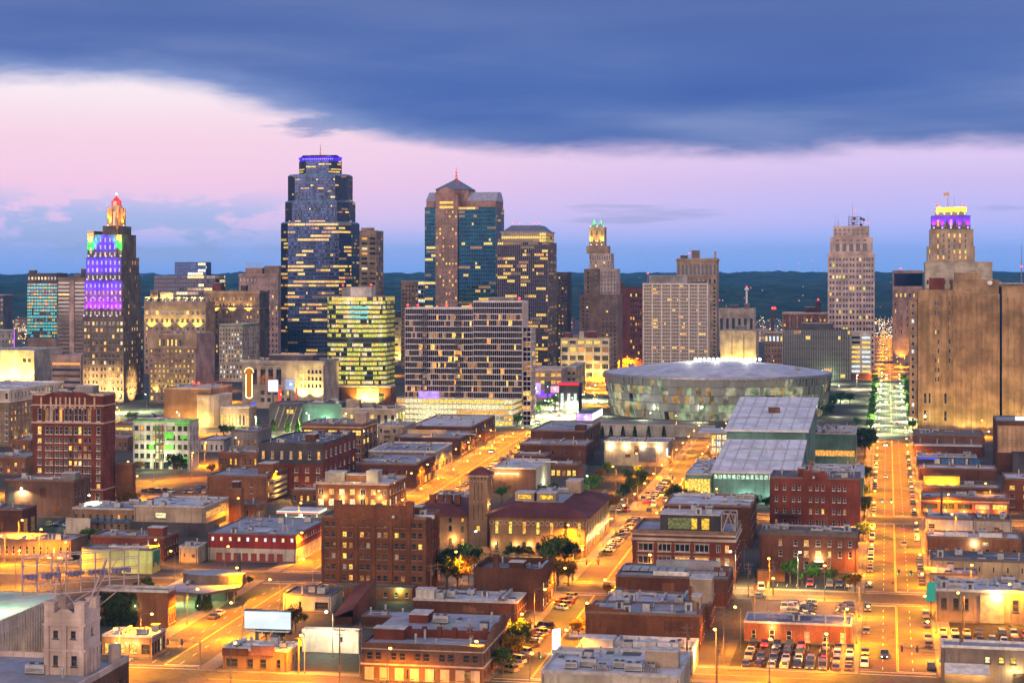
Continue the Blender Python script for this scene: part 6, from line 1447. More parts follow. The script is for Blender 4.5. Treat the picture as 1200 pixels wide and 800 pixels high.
def led(name, label, x0, x1, yb, y0, y1, c, s):
    P = gpt(x0, yb); k = P[1] / FPX; w = (x1 - x0) * k; o = thing(name, label, 'screen', (*P, 0)); za, zb = CAMZ - (y1 - HZ) * k, CAMZ - (y0 - HZ) * k
    m = MB(); m.box(0, w, 0, .8, za, zb); m.build('frame', TRIMD, o); m = MB(); m.box(.15, w - .15, -.08, -.005, za + .15, zb - .15); m.build('panel', mat_lit('led_%s' % name, c, s, .25, .1), o)
    m = MB(); m.box(w / 2 - .4, w / 2 + .4, .2, .7, 0, za - .01); m.build('post', TRIMD, o); lamp(o, (w / 2, -5, (za + zb) / 2), 3000, c); return o
led('plaza_screen', 'blinding white plaza screen left of the round tower', 314, 326, 492, 445, 459, (1, .92, .95), 1.8)
led('dim_screen', 'pale blue square screen beside the brighter white one', 334, 345, 490, 444, 457, (.55, .62, 1), .8)
o = led('red_column_sign', 'glowing red vertical sign column under the plaza screens', 326, 330, 494, 455, 470, (1, .05, .03), 1.6)
led('red_strip_sign', 'thin red light strip right of the red column sign', 346.5, 348, 494, 455, 468, (1, .04, .06), 1.4)
# plaza glasshouse and low blocks in front of the round tower
b = Bld('angular_glass_block', 'low angular grey green glass building with slanted pale ribs', 'building', 316, 352, 502, 474, d=24, vp=950)
b.curtain([(0, 0), (b.W, 0), (b.W, b.D), (0, b.D)], 0, b.H, 5, 2, .25, 'gold', mat_glass('glass_arena', (.10, .11, .11), .12, .6), SPO, sp=.2, mw=.15)
m = MB()
for i in range(5): x = b.W * (.1 + .19 * i); m.tube((x, -.4, 1), (x + 4, -.4, b.H - 1), .35, n=4)
m.build('slanted_ribs', CREAM, b.root); b.roof(RD, par=.8, coping=TRIMD); b.finish()
b = Bld('copper_green_block', 'low green glass block with tilted tan wedge on its front', 'building', 353, 400, 502, 473, d=24, vp=952)
b.walls(mat_glass('green_panel_glass', (.10, .26, .20), .25, .5)); m = MB(); m.prism([(b.W * .25, -5), (b.W * .6, -5), (b.W * .6, -.1), (b.W * .25, -.1)], 0, b.H * .3, 0, None, [(b.W * .55, -5), (b.W * .62, -5), (b.W * .62, -.1), (b.W * .55, -.1)]); m.build('tan_wedge', TAN, b.root); b.roof(RD, par=.6, coping=TRIMD); b.clutter(5); lamp(b.root, (b.W * .6, -6, 5), 5000, (.8, 1, .6), name='plaza_light'); b.finish()
b = Bld('tan_podium', 'tan brick podium with lit gold entrance below the round tower', 'building', 379, 458, 474, 453, d=14, vp=965)
b.walls(BRICK2, F=[B(.1, .8, 6, 1, .5, .7, .5, 'gold', xs=[(.2, .15), (.62, .08), (.74, .06), (.86, .08)])]); b.roof(RG, par=.8)
m = MB(); m.box(b.W * .5, b.W * .82, -.4, -.02, .2, b.H * .95); m.build('gold_portal', CREAM, b.root)
for x in (.55, .68, .8): flood(b, b.W * x, -5, 1, (0, .5, 1), 22000, (1, .68, .08), 110, False)
b.finish()
b = Bld('flat_roof_market', 'low dark roofed market building with green lit end before the apartment podium', 'building', 400, 464, 503, 479, d=24, vp=968)
b.walls(TAN, F=[B(.1, .9, 8, 1, .5, .6, .4, 'green')], Rt=[B(.1, .9, 3, 1, .7, .8, .9, 'green')]); b.roof(RD, par=.7); b.clutter(10); b.penthouse(TAN, 2, 10, 3, 9, 5, RG); b.penthouse(GREY, 12, 18, 3, 9, 3, RG); b.finish()
# --- apartment slab on a lit garage
b = Bld('balcony_apartments', 'twin grey apartment slabs with white floor lines standing on a glowing open garage', 'apartments', 465, 601, 498, 467, xr=622, vp=975)
GD = 30.0
b.curtain([(0, 0), (b.W, 0), (b.W, GD), (0, GD)], 0, b.H, 5, 2.6, .95, 'shop', SPG, mat_plain('garage_slab', (.45, .46, .42), .7), sp=.3, mw=.28, name='garage', mull=mat_plain('mullion_pale', (.45, .46, .45), .5), run=12)
b.roof(RG, 0, b.W, 0, GD, b.H, .8, COPE)
m = MB(); m.box(b.W * .19, b.W * .36, -.6, 4, b.H + .2, b.H + 4.6); m.build('violet_band', mat_lit('lit_lilac', (.55, .35, 1), 1.1, .3, .3), b.root)
x0, x1, x2 = b.lx(475, 5), b.lx(555, 5), b.lx(612, 5); zA, zB = b.lz(362, 0, 5), b.lz(354, 0, 5)
SL = mat_plain('floor_slab', (.62, .57, .57), .6)
b.curtain([(x0, 5), (x1, 5), (x1, 24), (x0, 24)], b.H + .3, zA, 15, 1.2, .13, 'home', GLD, SL, sp=.16, mw=.1, run=2, name='left_slab', mull=SL)
b.curtain([(x1 + .05, 4), (x2, 4), (x2, 25), (x1 + .05, 25)], b.H + .3, zB, 16, 1.2, .12, 'home', GLD, SL, sp=.16, mw=.1, run=2, name='right_slab', mull=SL)
b.roof(RG, x0, x1, 5, 24, zA, 1, SL); b.roof(RG, x1 + .1, x2, 4, 25, zB, 1, SL)
m = MB()
for (xa, xb, z0, z1, nf, yy) in ((x0, x1, b.H + .3, zA, 15, 5), (x1, x2, b.H + .3, zB, 16, 4)):
    for f in range(nf):
        z = z0 + (z1 - z0) * f / nf
        m.box(xa, xb, yy - 1.0, yy - .3, z + .02, z + .35)
m.build('balcony_slabs', SL, b.root)
for q in (.25, .62):
    for f in range(15):
        m = MB(); xa = x0 + (x1 - x0) * (q + .12 * (q > .5)); z = b.H + .3 + (zA - b.H - .3) * f / 15; m.box(xa, xa + 3.2, 3.2, 4.0, z + .36, z + 1.5); m.build('balcony', SPD, b.root)
for q in (.03, .18, .6, .95): beacon(b, x0 + (x1 - x0) * q, 6, zA + .6, .7)
beacon(b, x2 - 2, 6, zB + .6, .8)
b.penthouse(GREY, x1 + 8, x2 - 6, 10, 20, 2.6, RG, z=zB + .1)
b.curtain([(x2 + .05, 8), (b.lx(622, 8), 8), (b.lx(622, 8), 24), (x2 + .05, 24)], 0, b.lz(383, 0, 8), 20, 2, .25, 'home', GLD, SL, sp=.2, mw=.2, name='end_wing', mull=SL)
lamp(b.root, (b.W * .3, -8, 3), 6000, (.9, 1, .5), name='garage_glow'); lamp(b.root, (b.W * .75, -8, 3), 6000, (.9, 1, .5), name='garage_glow'); b.finish()
b = Bld('beige_glass_office', 'office tower half beige stone and half pale glass behind the apartment slab', 'office', 470, 538, 432, 330, d=30, vp=972)
x = b.lx(490); b.walls(TANST, x1=x, F=[B(.03, .97, 5, 20, .5, .5, .1)]); b.curtain([(x + .05, 0), (b.W, 0), (b.W, b.D), (x + .05, b.D)], 0, b.H, 20, 2.6, .4, 'white', GLD, SPG, sp=.35, mw=.3, run=4, mull=mat_plain('mullion_pale', (.45, .46, .45), .5)); b.roof(RW, par=1.0, coping=COPE); b.finish()
# --- pyramid topped tower
b = Bld('pyramid_tower', 'teal glass tower with granite centre bay, arched gable and pyramid top with red tipped spire', 'tower', 498, 581, 436, 243, xr=587, vp=985)
xa, xb = b.lx(511), b.lx(537); zt_ = b.H
def zc(py): return b.lz(py)
b.curtain([(0, 0), (xa, 0), (xa, 40), (0, 40)], 0, zt_, 42, 1.6, .13, 'gold', GLT, SPT, sp=.42, mw=.12, run=6)
b.curtain([(xb, 0), (b.W, 0), (b.W, 40), (xb, 40)], 0, zt_, 42, 1.6, .13, 'gold', GLT, SPT, sp=.42, mw=.12, run=9, name='right_curtain_wall')
gz = zc(231); b.walls(mat_wall('panel', (.36, .22, .18)), x0=xa + .05, x1=xb - .05, y0=-3.0, y1=41, z1=gz, F=[B(.02, .95, 7, 38, .5, .5, .25, 'gold')], name='granite_bay')
m = MB(); cxx, r = (xa + xb) / 2, (xb - xa) / 2 - .05
m.prism([(cxx - r, -3), (cxx + r, -3), (cxx + r, 6), (cxx - r, 6)], gz + .01, gz + 2)
arc = [(cxx + r * .8 * math.cos(math.pi * t / 10), gz + 2 + r * .62 * math.sin(math.pi * t / 10)) for t in range(11)]
for t in range(10): m.poly([(arc[t][0], -3, arc[t][1]), (arc[t + 1][0], -3, arc[t + 1][1]), (cxx, -3, gz + 2)][::-1]); m.poly([(arc[t][0], -3, arc[t][1]), (arc[t + 1][0], -3, arc[t + 1][1]), (arc[t + 1][0], 6, arc[t + 1][1]), (arc[t][0], 6, arc[t][1])])
m.build('arched_gable', mat_wall('panel', (.36, .22, .18)), b.root)
for k in (0, 1): m = MB(); m.box(cxx - r * .62, cxx + r * .62, -3.15, -3.02, gz - 6.5 - 4.2 * k, gz - 4.2 - 4.2 * k); m.build('gable_window', LIT['gold'], b.root)
pz0, pz1, pz2 = zc(243), zc(222), zc(209); px0, px1 = b.lx(511, 8), b.lx(549, 8); pc = ((px0 + px1) / 2, 26)
b.box('tower_neck', mat_wall('panel', (.36, .22, .18)), px0, px1, 8, 8 + (px1 - px0), pz0, pz1 + .01, RD)
m = MB(); e = 1.2; m.prism([(px0 - e, 8 - e), (px1 + e, 8 - e), (px1 + e, 8 + e + px1 - px0), (px0 - e, 8 + e + px1 - px0)], pz1 + .02, pz2, 0, None, [(pc[0] - 1, pc[1] - 1), (pc[0] + 1, pc[1] - 1), (pc[0] + 1, pc[1] + 1), (pc[0] - 1, pc[1] + 1)]); m.build('pyramid_roof', mat_plain('slate_metal', (.14, .15, .19), .35, .3), b.root)
m = MB(); m.tube((*pc, pz2), (*pc, zc(204)), 1.6, 1.0); m.tube((*pc, zc(204)), (*pc, zc(194)), .5, .1); m.build('spire', STEEL, b.root)
for py in (206.5, 201): m = MB(); m.ball((*pc, zc(py)), 1.4, 0, 6, 4); m.build('beacon', mat_emit('beacon_red', (1, .04, .03), 6.0), b.root)
for (u0, u1) in ((.6, px0 - .2), (px1 + .2, b.W - .3)):
    m = MB(); zr0 = zc(243); m.prism([(u0, 3), (u1, 3), (u1, 38), (u0, 38)], zr0 + .02, zc(236), 0, None); m.prism([(u0 - .5, 2.5), (u1 + .5, 2.5), (u1 + .5, 38), (u0 - .5, 38)], zc(236) + .01, zc(225), 1, None, [(u0 + .2, 14), (u1 - .2, 14), (u1 - .2, 30), (u0 + .2, 30)]); m.build('sloped_roof', [mat_wall('panel', (.36, .22, .18)), mat_plain('slate_pale', (.30, .30, .36), .4)], b.root)
b.finish()
# --- square night tower right of it
b = Bld('mullioned_dark_tower', 'dark office tower with many yellow floors and a lit penthouse band under its flat crown', 'tower', 583, 642, 442, 284, xr=652, vp=990)
b.curtain([(0, 0), (b.W, 0), (b.W, b.D), (0, b.D)], 0, b.H, 36, 1.7, .30, 'gold', GLD, mat_glass('spandrel_night', (.024, .020, .036), .2, .5, .7), sp=.36, mw=.35, run=5, mull=mat_plain('mullion_rose', (.16, .13, .15), .5))
k = 3; z1 = b.lz(273); q = [(k, k), (b.W - 2, k), (b.W - 2, b.D - k), (k, b.D - k)]; b.curtain(q, b.H + .02, z1, 3, 2, .95, 'gold', GLD, SPD, sp=.15, mw=.3, name='penthouse_band', run=20)
m = MB(); m.prism([(k - 1, k - 1), (b.W - 1, k - 1), (b.W - 1, b.D - k), (k - 1, b.D - k)], z1 + .02, z1 + 1.4); m.prism([(k + 1, k), (b.W - 3, k), (b.W - 3, b.D - k), (k + 1, b.D - k)], z1 + 1.41, b.lz(264), 0, None, [(k + 8, k + 5), (b.W - 9, k + 5), (b.W - 9, b.D - 8), (k + 8, b.D - 8)]); m.build('crown_roof', mat_plain('slate_metal', (.14, .15, .19), .35, .3), b.root)
for x in (.28, .42, .7, .8): beacon(b, b.W * x, 9, b.lz(264), .55)
b.finish()
b = Bld('brown_slim_tower', 'slim brown tower tucked at the right flank of the dark mullioned tower', 'tower', 646, 665, 432, 320, d=26, vp=995)
b.walls(DARKST, F=[B(.02, .97, 5, 26, .45, .5, .22, 'gold')]); b.roof(RD, par=1, coping=DARKST); b.finish()
# --- green topped deco tower
b = Bld('green_cap_tower', 'grey brown stepped art deco tower whose two pointed caps glow green', 'tower', 679, 724, 434, 346, xr=731, vp=1000)
b.D = 34.0; sx = lambda px: b.lx(px)
tier(b, BROWNST, 0, b.W, 0, b.H, 0, 34, [B(.03, .97, 9, 18, .3, .45, .10, 'white', xs=[(.1, .05), (.2, .05), (.62, .05), (.72, .05), (.82, .05), (.92, .05)])], [B(.05, .95, 5, 16, .3, .5, .1)])
z = [b.H, b.lz(316), b.lz(298), b.lz(289), b.lz(267)]
tier(b, BROWNST, sx(684), sx(703), z[0] + .02, z[1], 2, 30, [B(.05, .95, 2, 5, .3, .5, .1)])
tier(b, LIMEW, sx(703) + .05, sx(722), z[0] + .02, z[1], 1, 30, [B(.03, .97, 5, 6, .42, .62, .05)], [B(.05, .95, 4, 6, .3, .5, .1)])
tier(b, LIMEW, sx(690), sx(715), z[1] + .9, z[2], 3, 28, [B(.08, .55, 5, 2, .42, .6, .2), B(.6, .95, 9, 1, .5, .8, 0)])
tier(b, TANST, sx(686), sx(711), z[2] + .9, z[3], 6, 26)
tier(b, TANST, sx(689), sx(707), z[3] + .9, z[4], 8, 22, [B(.1, .9, 3, 2, .24, .7, .1)])
for x in (691.5, 704): flood(b, sx(x), 6.4, z[3] + 1.0, (0, .25, 1), 16000, (1, .85, .18), 50)
flood(b, sx(698), 6.2, z[3] + 1, (0, .25, 1), 8000, (1, .45, .06), 60)
for q in (694.0, 702.0):
    c = (sx(q), 13); w = 3.2
    sq = lambda r: [(c[0] - r, c[1] - r), (c[0] + r, c[1] - r), (c[0] + r, c[1] + r), (c[0] - r, c[1] + r)]
    m = MB(); m.prism(sq(w), z[4] + .5, b.lz(262.5), 0, None, sq(w * .5)); m.prism(sq(w * .5), b.lz(262.5) + .01, b.lz(258), 0, None, sq(.25)); m.build('pointed_cap', mat_plain('cap_copper', (.22, .42, .30), .6), b.root)
    mast(b, c[0], c[1], b.lz(258), 2.6, .2, 'finial', None)
for q in (690.5, 698, 705.5): flood(b, sx(q), 9.2, z[4] + .6, (0, .35, .8), 5500, (.10, 1.0, .25), 100, True)
b.finish()
b = Bld('rust_brick_office', 'rust red brick office between the green capped tower and the white slab', 'office', 723, 753, 428, 338, xr=755, vp=1005)
b.walls(mat_wall('brick', (.22, .075, .05)), F=[B(.05, .95, 7, 12, .4, .5, .2, 'gold', xs=[(.55, .06), (.65, .06), (.75, .06), (.85, .06), (.93, .05)])]); b.roof(RD, par=1, coping=BRICKD); b.penthouse(BRICKD, .5, b.W * .25, 3, 10, 6, RD); b.finish()
b = Bld('white_grid_slab', 'pale slab office striped by white vertical fins right of the rust brick office', 'office', 754, 829, 446, 334, d=22, vp=1010)
b.curtain([(0, 0), (b.W, 0), (b.W, b.D), (0, b.D)], 0, b.H, 28, 1.35, .10, 'gold', mat_glass('glass_pale', (.10, .095, .09), .15, .6), mat_plain('spandrel_tan', (.40, .33, .27), .6), sp=.5, mw=.22, run=3, mull=mat_plain('fin_white', (.62, .56, .52), .6))
m = MB()
for i in range(8): x = b.W * i / 7; m.box(x - .5, x + .5, -.9, -.23, 0, b.H + .5)
m.box(-.5, b.W + .5, -.9, .5, b.H + .51, b.H + 1.6); m.build('white_fins', mat_plain('fin_white', (.62, .56, .52), .6), b.root)
b.roof(RD, par=1, coping=CREAM); b.penthouse(GREY, b.W * .08, b.W * .68, 4, 16, 8, RG); b.penthouse(DARKST, b.W * .66, b.W * .95, 5, 14, 3, RG); mast(b, b.W * .06, 4, b.H, 22, .2); b.finish()
b = Bld('tan_brick_tower', 'tan brick tower with colonnade top and roof huts behind the white slab', 'tower', 793, 840, 426, 304, d=26, vp=1012)
b.walls(TANST, F=[B(.03, .74, 8, 18, .5, .5, .05), B(.76, .82, 9, 1, .5, .7, .05), B(.84, .96, 10, 1, .55, .85, 0)]); b.cornice(TANST, b.H * .83, .8, .6); b.cornice(TANST, b.H - 1.5, 1.4, 1.0); b.roof(RD, par=1.2, coping=TANST); b.penthouse(BROWNST, b.W * .36, b.W * .55, 5, 12, 9, RD); b.penthouse(DARKST, b.W * .08, b.W * .25, 5, 12, 4, RD); b.box('chimney', TANST, b.W * .93, b.W * .98, 3, 5, b.H, b.H + 8); mast(b, b.W * .30, 6, b.H, 14, .16); b.finish()
b = Bld('beige_grid_office', 'low beige office with wide square windows left of the arena', 'office', 657, 714, 446, 397, d=24, vp=1000)
b.walls(CREAM, F=[B(.05, .85, 6, 4, .75, .6, .5, 'gold', style='multi'), B(.86, .98, 6, 1, .75, .7, .85, 'yellow', style='multi')], Rt=[B(.1, .95, 2, 6, .8, .5, .1)]); b.roof(RD, par=.8, coping=CREAM); b.clutter(5); b.penthouse(BRICKR, b.W * .06, b.W * .2, 6, 12, 5, RD); b.penthouse(BRICKR, b.W * .5, b.W * .7, 6, 14, 6, RD); b.penthouse(WHITE, b.W * .36, b.W * .46, 6, 10, 6, RW)
for i in range(3): flood(b, b.W * (.2 + .3 * i), -6, 1, (0, .4, 1), 16000, (1, .70, .15), 100, False)
b.finish()
# entertainment blocks between the apartment slab and the arena
b = Bld('gold_band_garage', 'low parking block with two gold lit bands between apartment slab and avenue', 'car park', 620, 658, 470, 433, d=34, vp=940)
b.walls(PINKST, F=[B(.1, .4, 1, 1, .7, .8, .4, 'violet', style='multi'), B(.5, .95, 6, 2, .88, .5, .9, 'gold')]); b.roof(RG, par=.9); b.finish()
b = Bld('gold_fin_block', 'narrow block whose avenue side glows with gold vertical fins', 'building', 664, 675, 466, 430, d=60, vp=930)
b.walls(TAN, F=[B(.1, .9, 2, 4, .7, .5, .5, 'gold')], Rt=[B(.08, .92, 8, 3, .45, .75, .75, 'gold')]); b.roof(RG, par=.9); b.finish()
b = Bld('neon_club', 'low club block with red neon roof edge and pale lit doorway by the avenue', 'building', 655, 678, 482, 449, d=18, vp=935)
b.walls(DGREY, F=[B(.05, .7, 3, 1, .5, .85, .7, 'cool')]); m = MB(); m.box(-.2, b.W + .2, -.5, -.02, b.H - 1.2, b.H + .5); m.build('neon_edge', mat_emit('neon_red', (1, .03, .05), 1.4), b.root); b.roof(RD, par=.5); lamp(b.root, (b.W / 2, -6, 3), 6000, (1, .8, .5), name='neon_glow'); b.finish()
led('magenta_sign', 'tilted magenta and white sign left of the neon club', 645, 656, 480, 452, 460, (1, .35, .5), 1.5)
led('violet_screen', 'violet lit panel and white window screen low on the gold band garage', 622, 634, 476, 448, 462, (.75, .55, 1), 1.1)
led('black_screen', 'tall dark panel with white lower edge beside the violet panel', 638, 646, 478, 446, 461, (.08, .08, .08), .6)
# --- right of centre
b = Bld('cream_blank_hall', 'windowless cream auditorium block above the arena roof', 'hall', 844, 886, 432, 388, d=44, vp=1020)
b.walls(CREAM); m = MB(); [m.box(b.W * q - .3, b.W * q + .3, -.25, -.01, b.H * .1, b.H * .95) for q in (.33, .66)]; m.build('wall_joints', DGREY, b.root); b.roof(RD, par=.8, coping=CREAM); b.penthouse(GREY, b.W * .4, b.W * .7, 6, 16, 5, RG)
for x in (.3, .75): flood(b, b.W * x, -7, 3, (0, .6, 1), 22000, (1, .7, .18), 110, False)
b.finish()
b = Bld('pier_front_hall', 'beige civic block with tall dark windows between piers on the skyline right', 'building', 842, 884, 412, 362, d=30, vp=1020)
b.walls(LIME, F=[B(.2, .8, 6, 1, .45, .95, .1, style='multi')]); b.roof(RD, par=1, coping=LIME); b.penthouse(DARKST, b.W * .3, b.W * .55, 6, 14, 4, RD); b.penthouse(BROWNST, b.W * .7, b.W * .85, 6, 14, 6, RD); b.finish()
b = Bld('small_lit_office', 'small brown office with bright white upper windows beside the dark grid office', 'office', 896, 918, 436, 390, d=26, vp=1022)
b.walls(BROWNST, F=[B(.05, .75, 6, 5, .55, .5, .1), B(.76, .95, 5, 1, .6, .7, .9, 'white')]); b.roof(RD, par=.8); b.finish()
b = Bld('dark_grid_office', 'wide dark office gridded by thin pale mullions above the arena right end', 'office', 917, 996, 444, 387, d=26, vp=1026)
b.curtain([(0, 0), (b.W, 0), (b.W, b.D), (0, b.D)], 0, b.H, 9, 2.0, .08, 'gold', mat_glass('glass_grid', (.06, .06, .06), .15, .5), SPD, sp=.35, mw=.2, run=4, mull=mat_plain('mullion_pale', (.45, .46, .45), .5)); b.roof(RD, par=.8, coping=SPD); b.penthouse(DGREY, b.W * .28, b.W * .75, 5, 16, 6, RD); b.finish(); lamp(b.root, (b.W * .7, -8, 4), 9000, (.7, 1, .5), name='forecourt_light')
b = Bld('white_strip_garage', 'open white parking garage with bright lit decks at the avenue edge', 'car park', 997, 1021, 444, 390, d=30, vp=1038)
b.walls(WHITE, F=[B(.12, .95, 2, 8, .85, .55, .85, 'white', style='plain')]); b.walls(BRICK2, F=[], z1=b.H * .12, x0=-.05, x1=b.W + .05, y0=-.1, name='base_wall'); b.roof(RG, par=.9, coping=WHITE); b.finish()
b = Bld('brick_pilaster_block', 'brown brick block with pilasters and small roof huts in front of the pale antenna tower', 'building', 917, 969, 428, 367, d=30, vp=1024)
b.walls(BRICK2, F=[B(.05, .92, 10, 9, .45, .5, .25, 'gold')]); b.piers(TANST, 6, 0, b.H * .95, 1.4, .5); b.cornice(TANST, b.H - 1.2, 1.2, .6); b.roof(RG, par=1); b.penthouse(BRICKD, b.W * .5, b.W * .78, 6, 18, 6, RG); b.penthouse(BRICKD, b.W * .74, b.W * .86, 4, 10, 12, RD); beacon(b, b.W * .8, 6, b.H + 12, .9); b.finish()
b = Bld('pale_antenna_tower', 'pale pink stone tower with stepped crown bristling with antennas', 'tower', 970, 1025, 432, 298, d=34, vp=1030)
PW = mat_wall('panel', (.56, .43, .38)); pr6 = pairs(5, .28, .08); D_ = 34
fx = [(.06, .045), (.12, .045)] + [(.16 + .72 * c, w * .72) for c, w in pairs(5, .32, .1)] + [(.89, .045), (.95, .045)]
tier(b, PW, 0, b.W, 0, b.H, 0, D_, [B(.02, .98, 14, 19, .5, .55, .10, 'green', xs=fx)], [B(.02, .98, 6, 19, .4, .5, .1)])
tier(b, PW, b.lx(972.5), b.lx(1022.5), b.H + .9, b.lz(279), 2, 32, [B(.08, .7, 5, 1, .62, .85, .1, 'green', m=.1, style='multi'), B(.74, .95, 5, 1, .5, .6, 0, m=.1)])
tier(b, PW, b.lx(976.5), b.lx(1018.5), b.lz(279) + .9, b.lz(266), 4, 28, [B(.1, .9, 8, 2, .5, .55, .1)])
b.cornice(PW, b.H * .78, .8, .5); b.cornice(PW, b.H - .8, .9, .6)
z = b.lz(266)
for (px, h, r) in ((979, 12, .25), (982, 8, .5), (995, 16, .4), (999, 24, .5), (1003, 13, .4), (1008, 11, .35), (1017, 18, .18)): mast(b, b.lx(px), 10, z, h, r * .8, 'antenna', None)
m = MB(); xa, xb = b.lx(994), b.lx(1008)
for yy in (8, 14):
    for k in range(5): m.tube((xa, yy, z + 2.4 * k), (xb, yy, z + 2.4 * k), .16, n=4)
    for k in range(5): x = xa + (xb - xa) * k / 4; m.tube((x, yy, z), (x, yy, z + 10), .16, n=4)
for x in (xa, xb): m.tube((x, 8, z + 9.6), (x, 14, z + 9.6), .16, n=4)
m.build('antenna_frame', BRICKD, b.root)
for (px, dz) in ((1001, 8), (1009, 8), (1012, 7), (1009, 2), (1000, 3.5)):
    m = MB(); x = b.lx(px); m.tube((x, 7.4, z + dz), (x, 6.6, z + dz), .5, 1.4, 10); m.tube((x, 8, z), (x, 8, z + dz), .12); m.build('dish', BRICKD, b.root)
beacon(b, b.lx(1016.5), 7, z + 2, .6); beacon(b, b.lx(1001), 7, z + 13, .6); b.finish()
b = Bld('curved_pink_tower', 'pinkish tower with curved dark glass top right of the avenue', 'tower', 1046, 1081, 425, 318, d=40, vp=1040)
b.walls(PINKST, F=[B(.70, .78, 6, 1, .4, .5, .9, 'yellow', m=.06), B(.3, .68, 5, 5, .18, .5, .3)]); b.roof(RD, par=1.0, coping=PINKST)
m = MB(); m.box(b.W * .05, b.W, -.2, -.01, b.H * .84, b.H * .98); m.build('dark_band', GLD, b.root); beacon(b, 8, 3, b.H + 1)
for x in (.3, .8): flood(b, b.W * x, -6, 1, (0, .3, 1), 26000, (1, .45, .06), 80, False)
b.finish()
# --- city hall like setback tower
b = Bld('setback_civic_tower', 'tan setback civic tower with violet floodlit storey and yellow lit flat crown with flag', 'tower', 1084, 1163, 480, 308, d=40, vp=1045)
tier(b, LIME, 0, b.W, 0, b.H, 0, 40, [B(.3, .9, 12, 10, .35, .5, .1)])
zt_ = [b.H, b.lz(290), b.lz(270), b.lz(254), b.lz(244)]
tier(b, LIME, b.lx(1087), b.lx(1143), b.H + .9, zt_[1], 3, 36, [B(.05, .95, 2, 2, .1, .7, .5, 'gold', xs=[(.06, .05), (.94, .05)]), B(.951, .96, 1, 1, .1, .5, 0)])
tier(b, TANST, b.lx(1090), b.lx(1141), b.H + 1.0, zt_[2], 2.4, 34, [B(.04, .92, 6, 5, .36, .72, .4, 'gold', m=.12)])
tier(b, DECO, b.lx(1092), b.lx(1137.5), zt_[2] + .9, zt_[3], 4, 32, [B(.1, .9, 5, 1, .4, .7, .4, 'warm', m=.08)])
tier(b, CREAM, b.lx(1097), b.lx(1133), zt_[3] + .9, zt_[4], 7, 28)
for i in range(5): flood(b, b.lx(1094.5 + 10 * i), 2.9, zt_[2] + .9, (0, .22, 1), 42000, (.08, .0, 1.0), 70)
for i in range(5): flood(b, b.lx(1099 + 8 * i), 4.8, zt_[3] + 1.0, (0, .5, 1), 5000, (1, .68, .0), 110)
for i, px in enumerate((1098, 1111, 1119, 1127, 1131)): mast(b, b.lx(px), 12, zt_[4], (5, 12, 9, 6, 4)[i], .2, 'antenna', None)
xf = b.lx(1113); m = MB(); m.tube((xf, 14, zt_[4]), (xf, 14, b.lz(224)), .22, .1); m.build('flagpole', TRIMW, b.root)
m = MB(); zf = b.lz(225); N = 8
for i in range(N):
    a0, a1 = i / N, (i + 1) / N; f = lambda a: (xf - 3.6 * a, 14 + .35 * math.sin(a * 7))
    m.poly([(*f(a0), zf - 2.0), (*f(a1), zf - 2.0 - .3 * a1), (*f(a1), zf - .3 * a1), (*f(a0), zf)]); 
m.build('flag', mat_plain('flag_gold', (.75, .45, .15)), b.root)
beacon(b, b.lx(1099), 8, zt_[4] + .5, .7); beacon(b, b.lx(1130), 8, zt_[4] + .5, .7); b.finish()
# --- tan fortress block at the right edge
b = Bld('tan_fortress_block', 'huge nearly windowless tan block with fluted wall panels filling the right edge', 'building', 1076, 1260, 505, 342, d=60, vp=1050)
FT = mat_wall('panel', (.37, .25, .135)); x1_, x2_, x3_ = b.lx(1117), b.lx(1171), b.lx(1174)
b.walls(FT, x1=x1_, F=[B(.05, .30, 8, 2, .2, .6, .1, xs=[(.2, .08), (.32, .08), (.78, .08)]), B(.34, .95, 1, 9, .1, .45, .2, xs=[(.50, .045), (.58, .045), (.90, .045)])], L=[B(.05, .95, 5, 18, .35, .45, .25)])
zt2 = b.lz(330); b.walls(FT, x0=x1_ + .02, x1=x2_, y0=-4, z1=b.lz(344), name='middle_wall'); b.walls(FT, x0=x1_ + .02, x1=x2_, y0=3, z0=b.lz(344) + .05, z1=zt2, name='raised_wall'); b.walls(FT, x0=x3_, x1=b.W, y0=-2, z1=b.lz(338), name='right_wall')
m = MB(); m.box(x2_ + .02, x3_ - .02, 0, 50, 0, b.lz(345)); m.build('dark_slot', GLD, b.root)
b.roof(RD, 0, x1_, 0, b.D, b.H, 1.2, FT); b.roof(RD, x1_ + .02, x2_, 3, b.D, zt2, 1.2, FT); b.roof(RD, x3_, b.W, -2, b.D, b.lz(338), 1.2, FT)
b.penthouse(FT, b.lx(1120), b.lx(1150), 8, 30, 5, RD, z=zt2 + .1); b.penthouse(BRICKR, b.lx(1090), b.lx(1108), 20, 34, 8, RD)
m = MB()
for i in range(9):
    x = x1_ + (x2_ - x1_) * (i + .5) / 9; m.box(x - .4, x + .4, -4.7, -4.01, b.H * .02, b.lz(346))
for i in range(6): x = b.lx(1080) + i * 3.6; m.box(x - .4, x + .4, -.7, -.01, b.H * .02, b.H * .98)
for i in range(12): x = x3_ + 3 + i * 3.6; m.box(x - .4, x + .4, -2.7, -2.01, b.H * .02, b.H * .96)
m.build('wall_fins', mat_wall('panel', (.34, .20, .10)), b.root)
link('rooftop_unit', prop_mesh('rooftop_unit', 1), b.root, (b.lx(1160), 6, zt2 + .1)); m = MB(); m.tube((b.lx(1160), 1, zt2 - 1), (b.lx(1160), .4, zt2 - .6), 1.2, 1.5, 12); m.build('dish', TRIMW, b.root)
m = MB(); m.box(b.lx(1066), -.3, 6, 50, 0, b.lz(352)); m.build('side_wing', mat_wall('panel', (.42, .27, .15)), b.root)
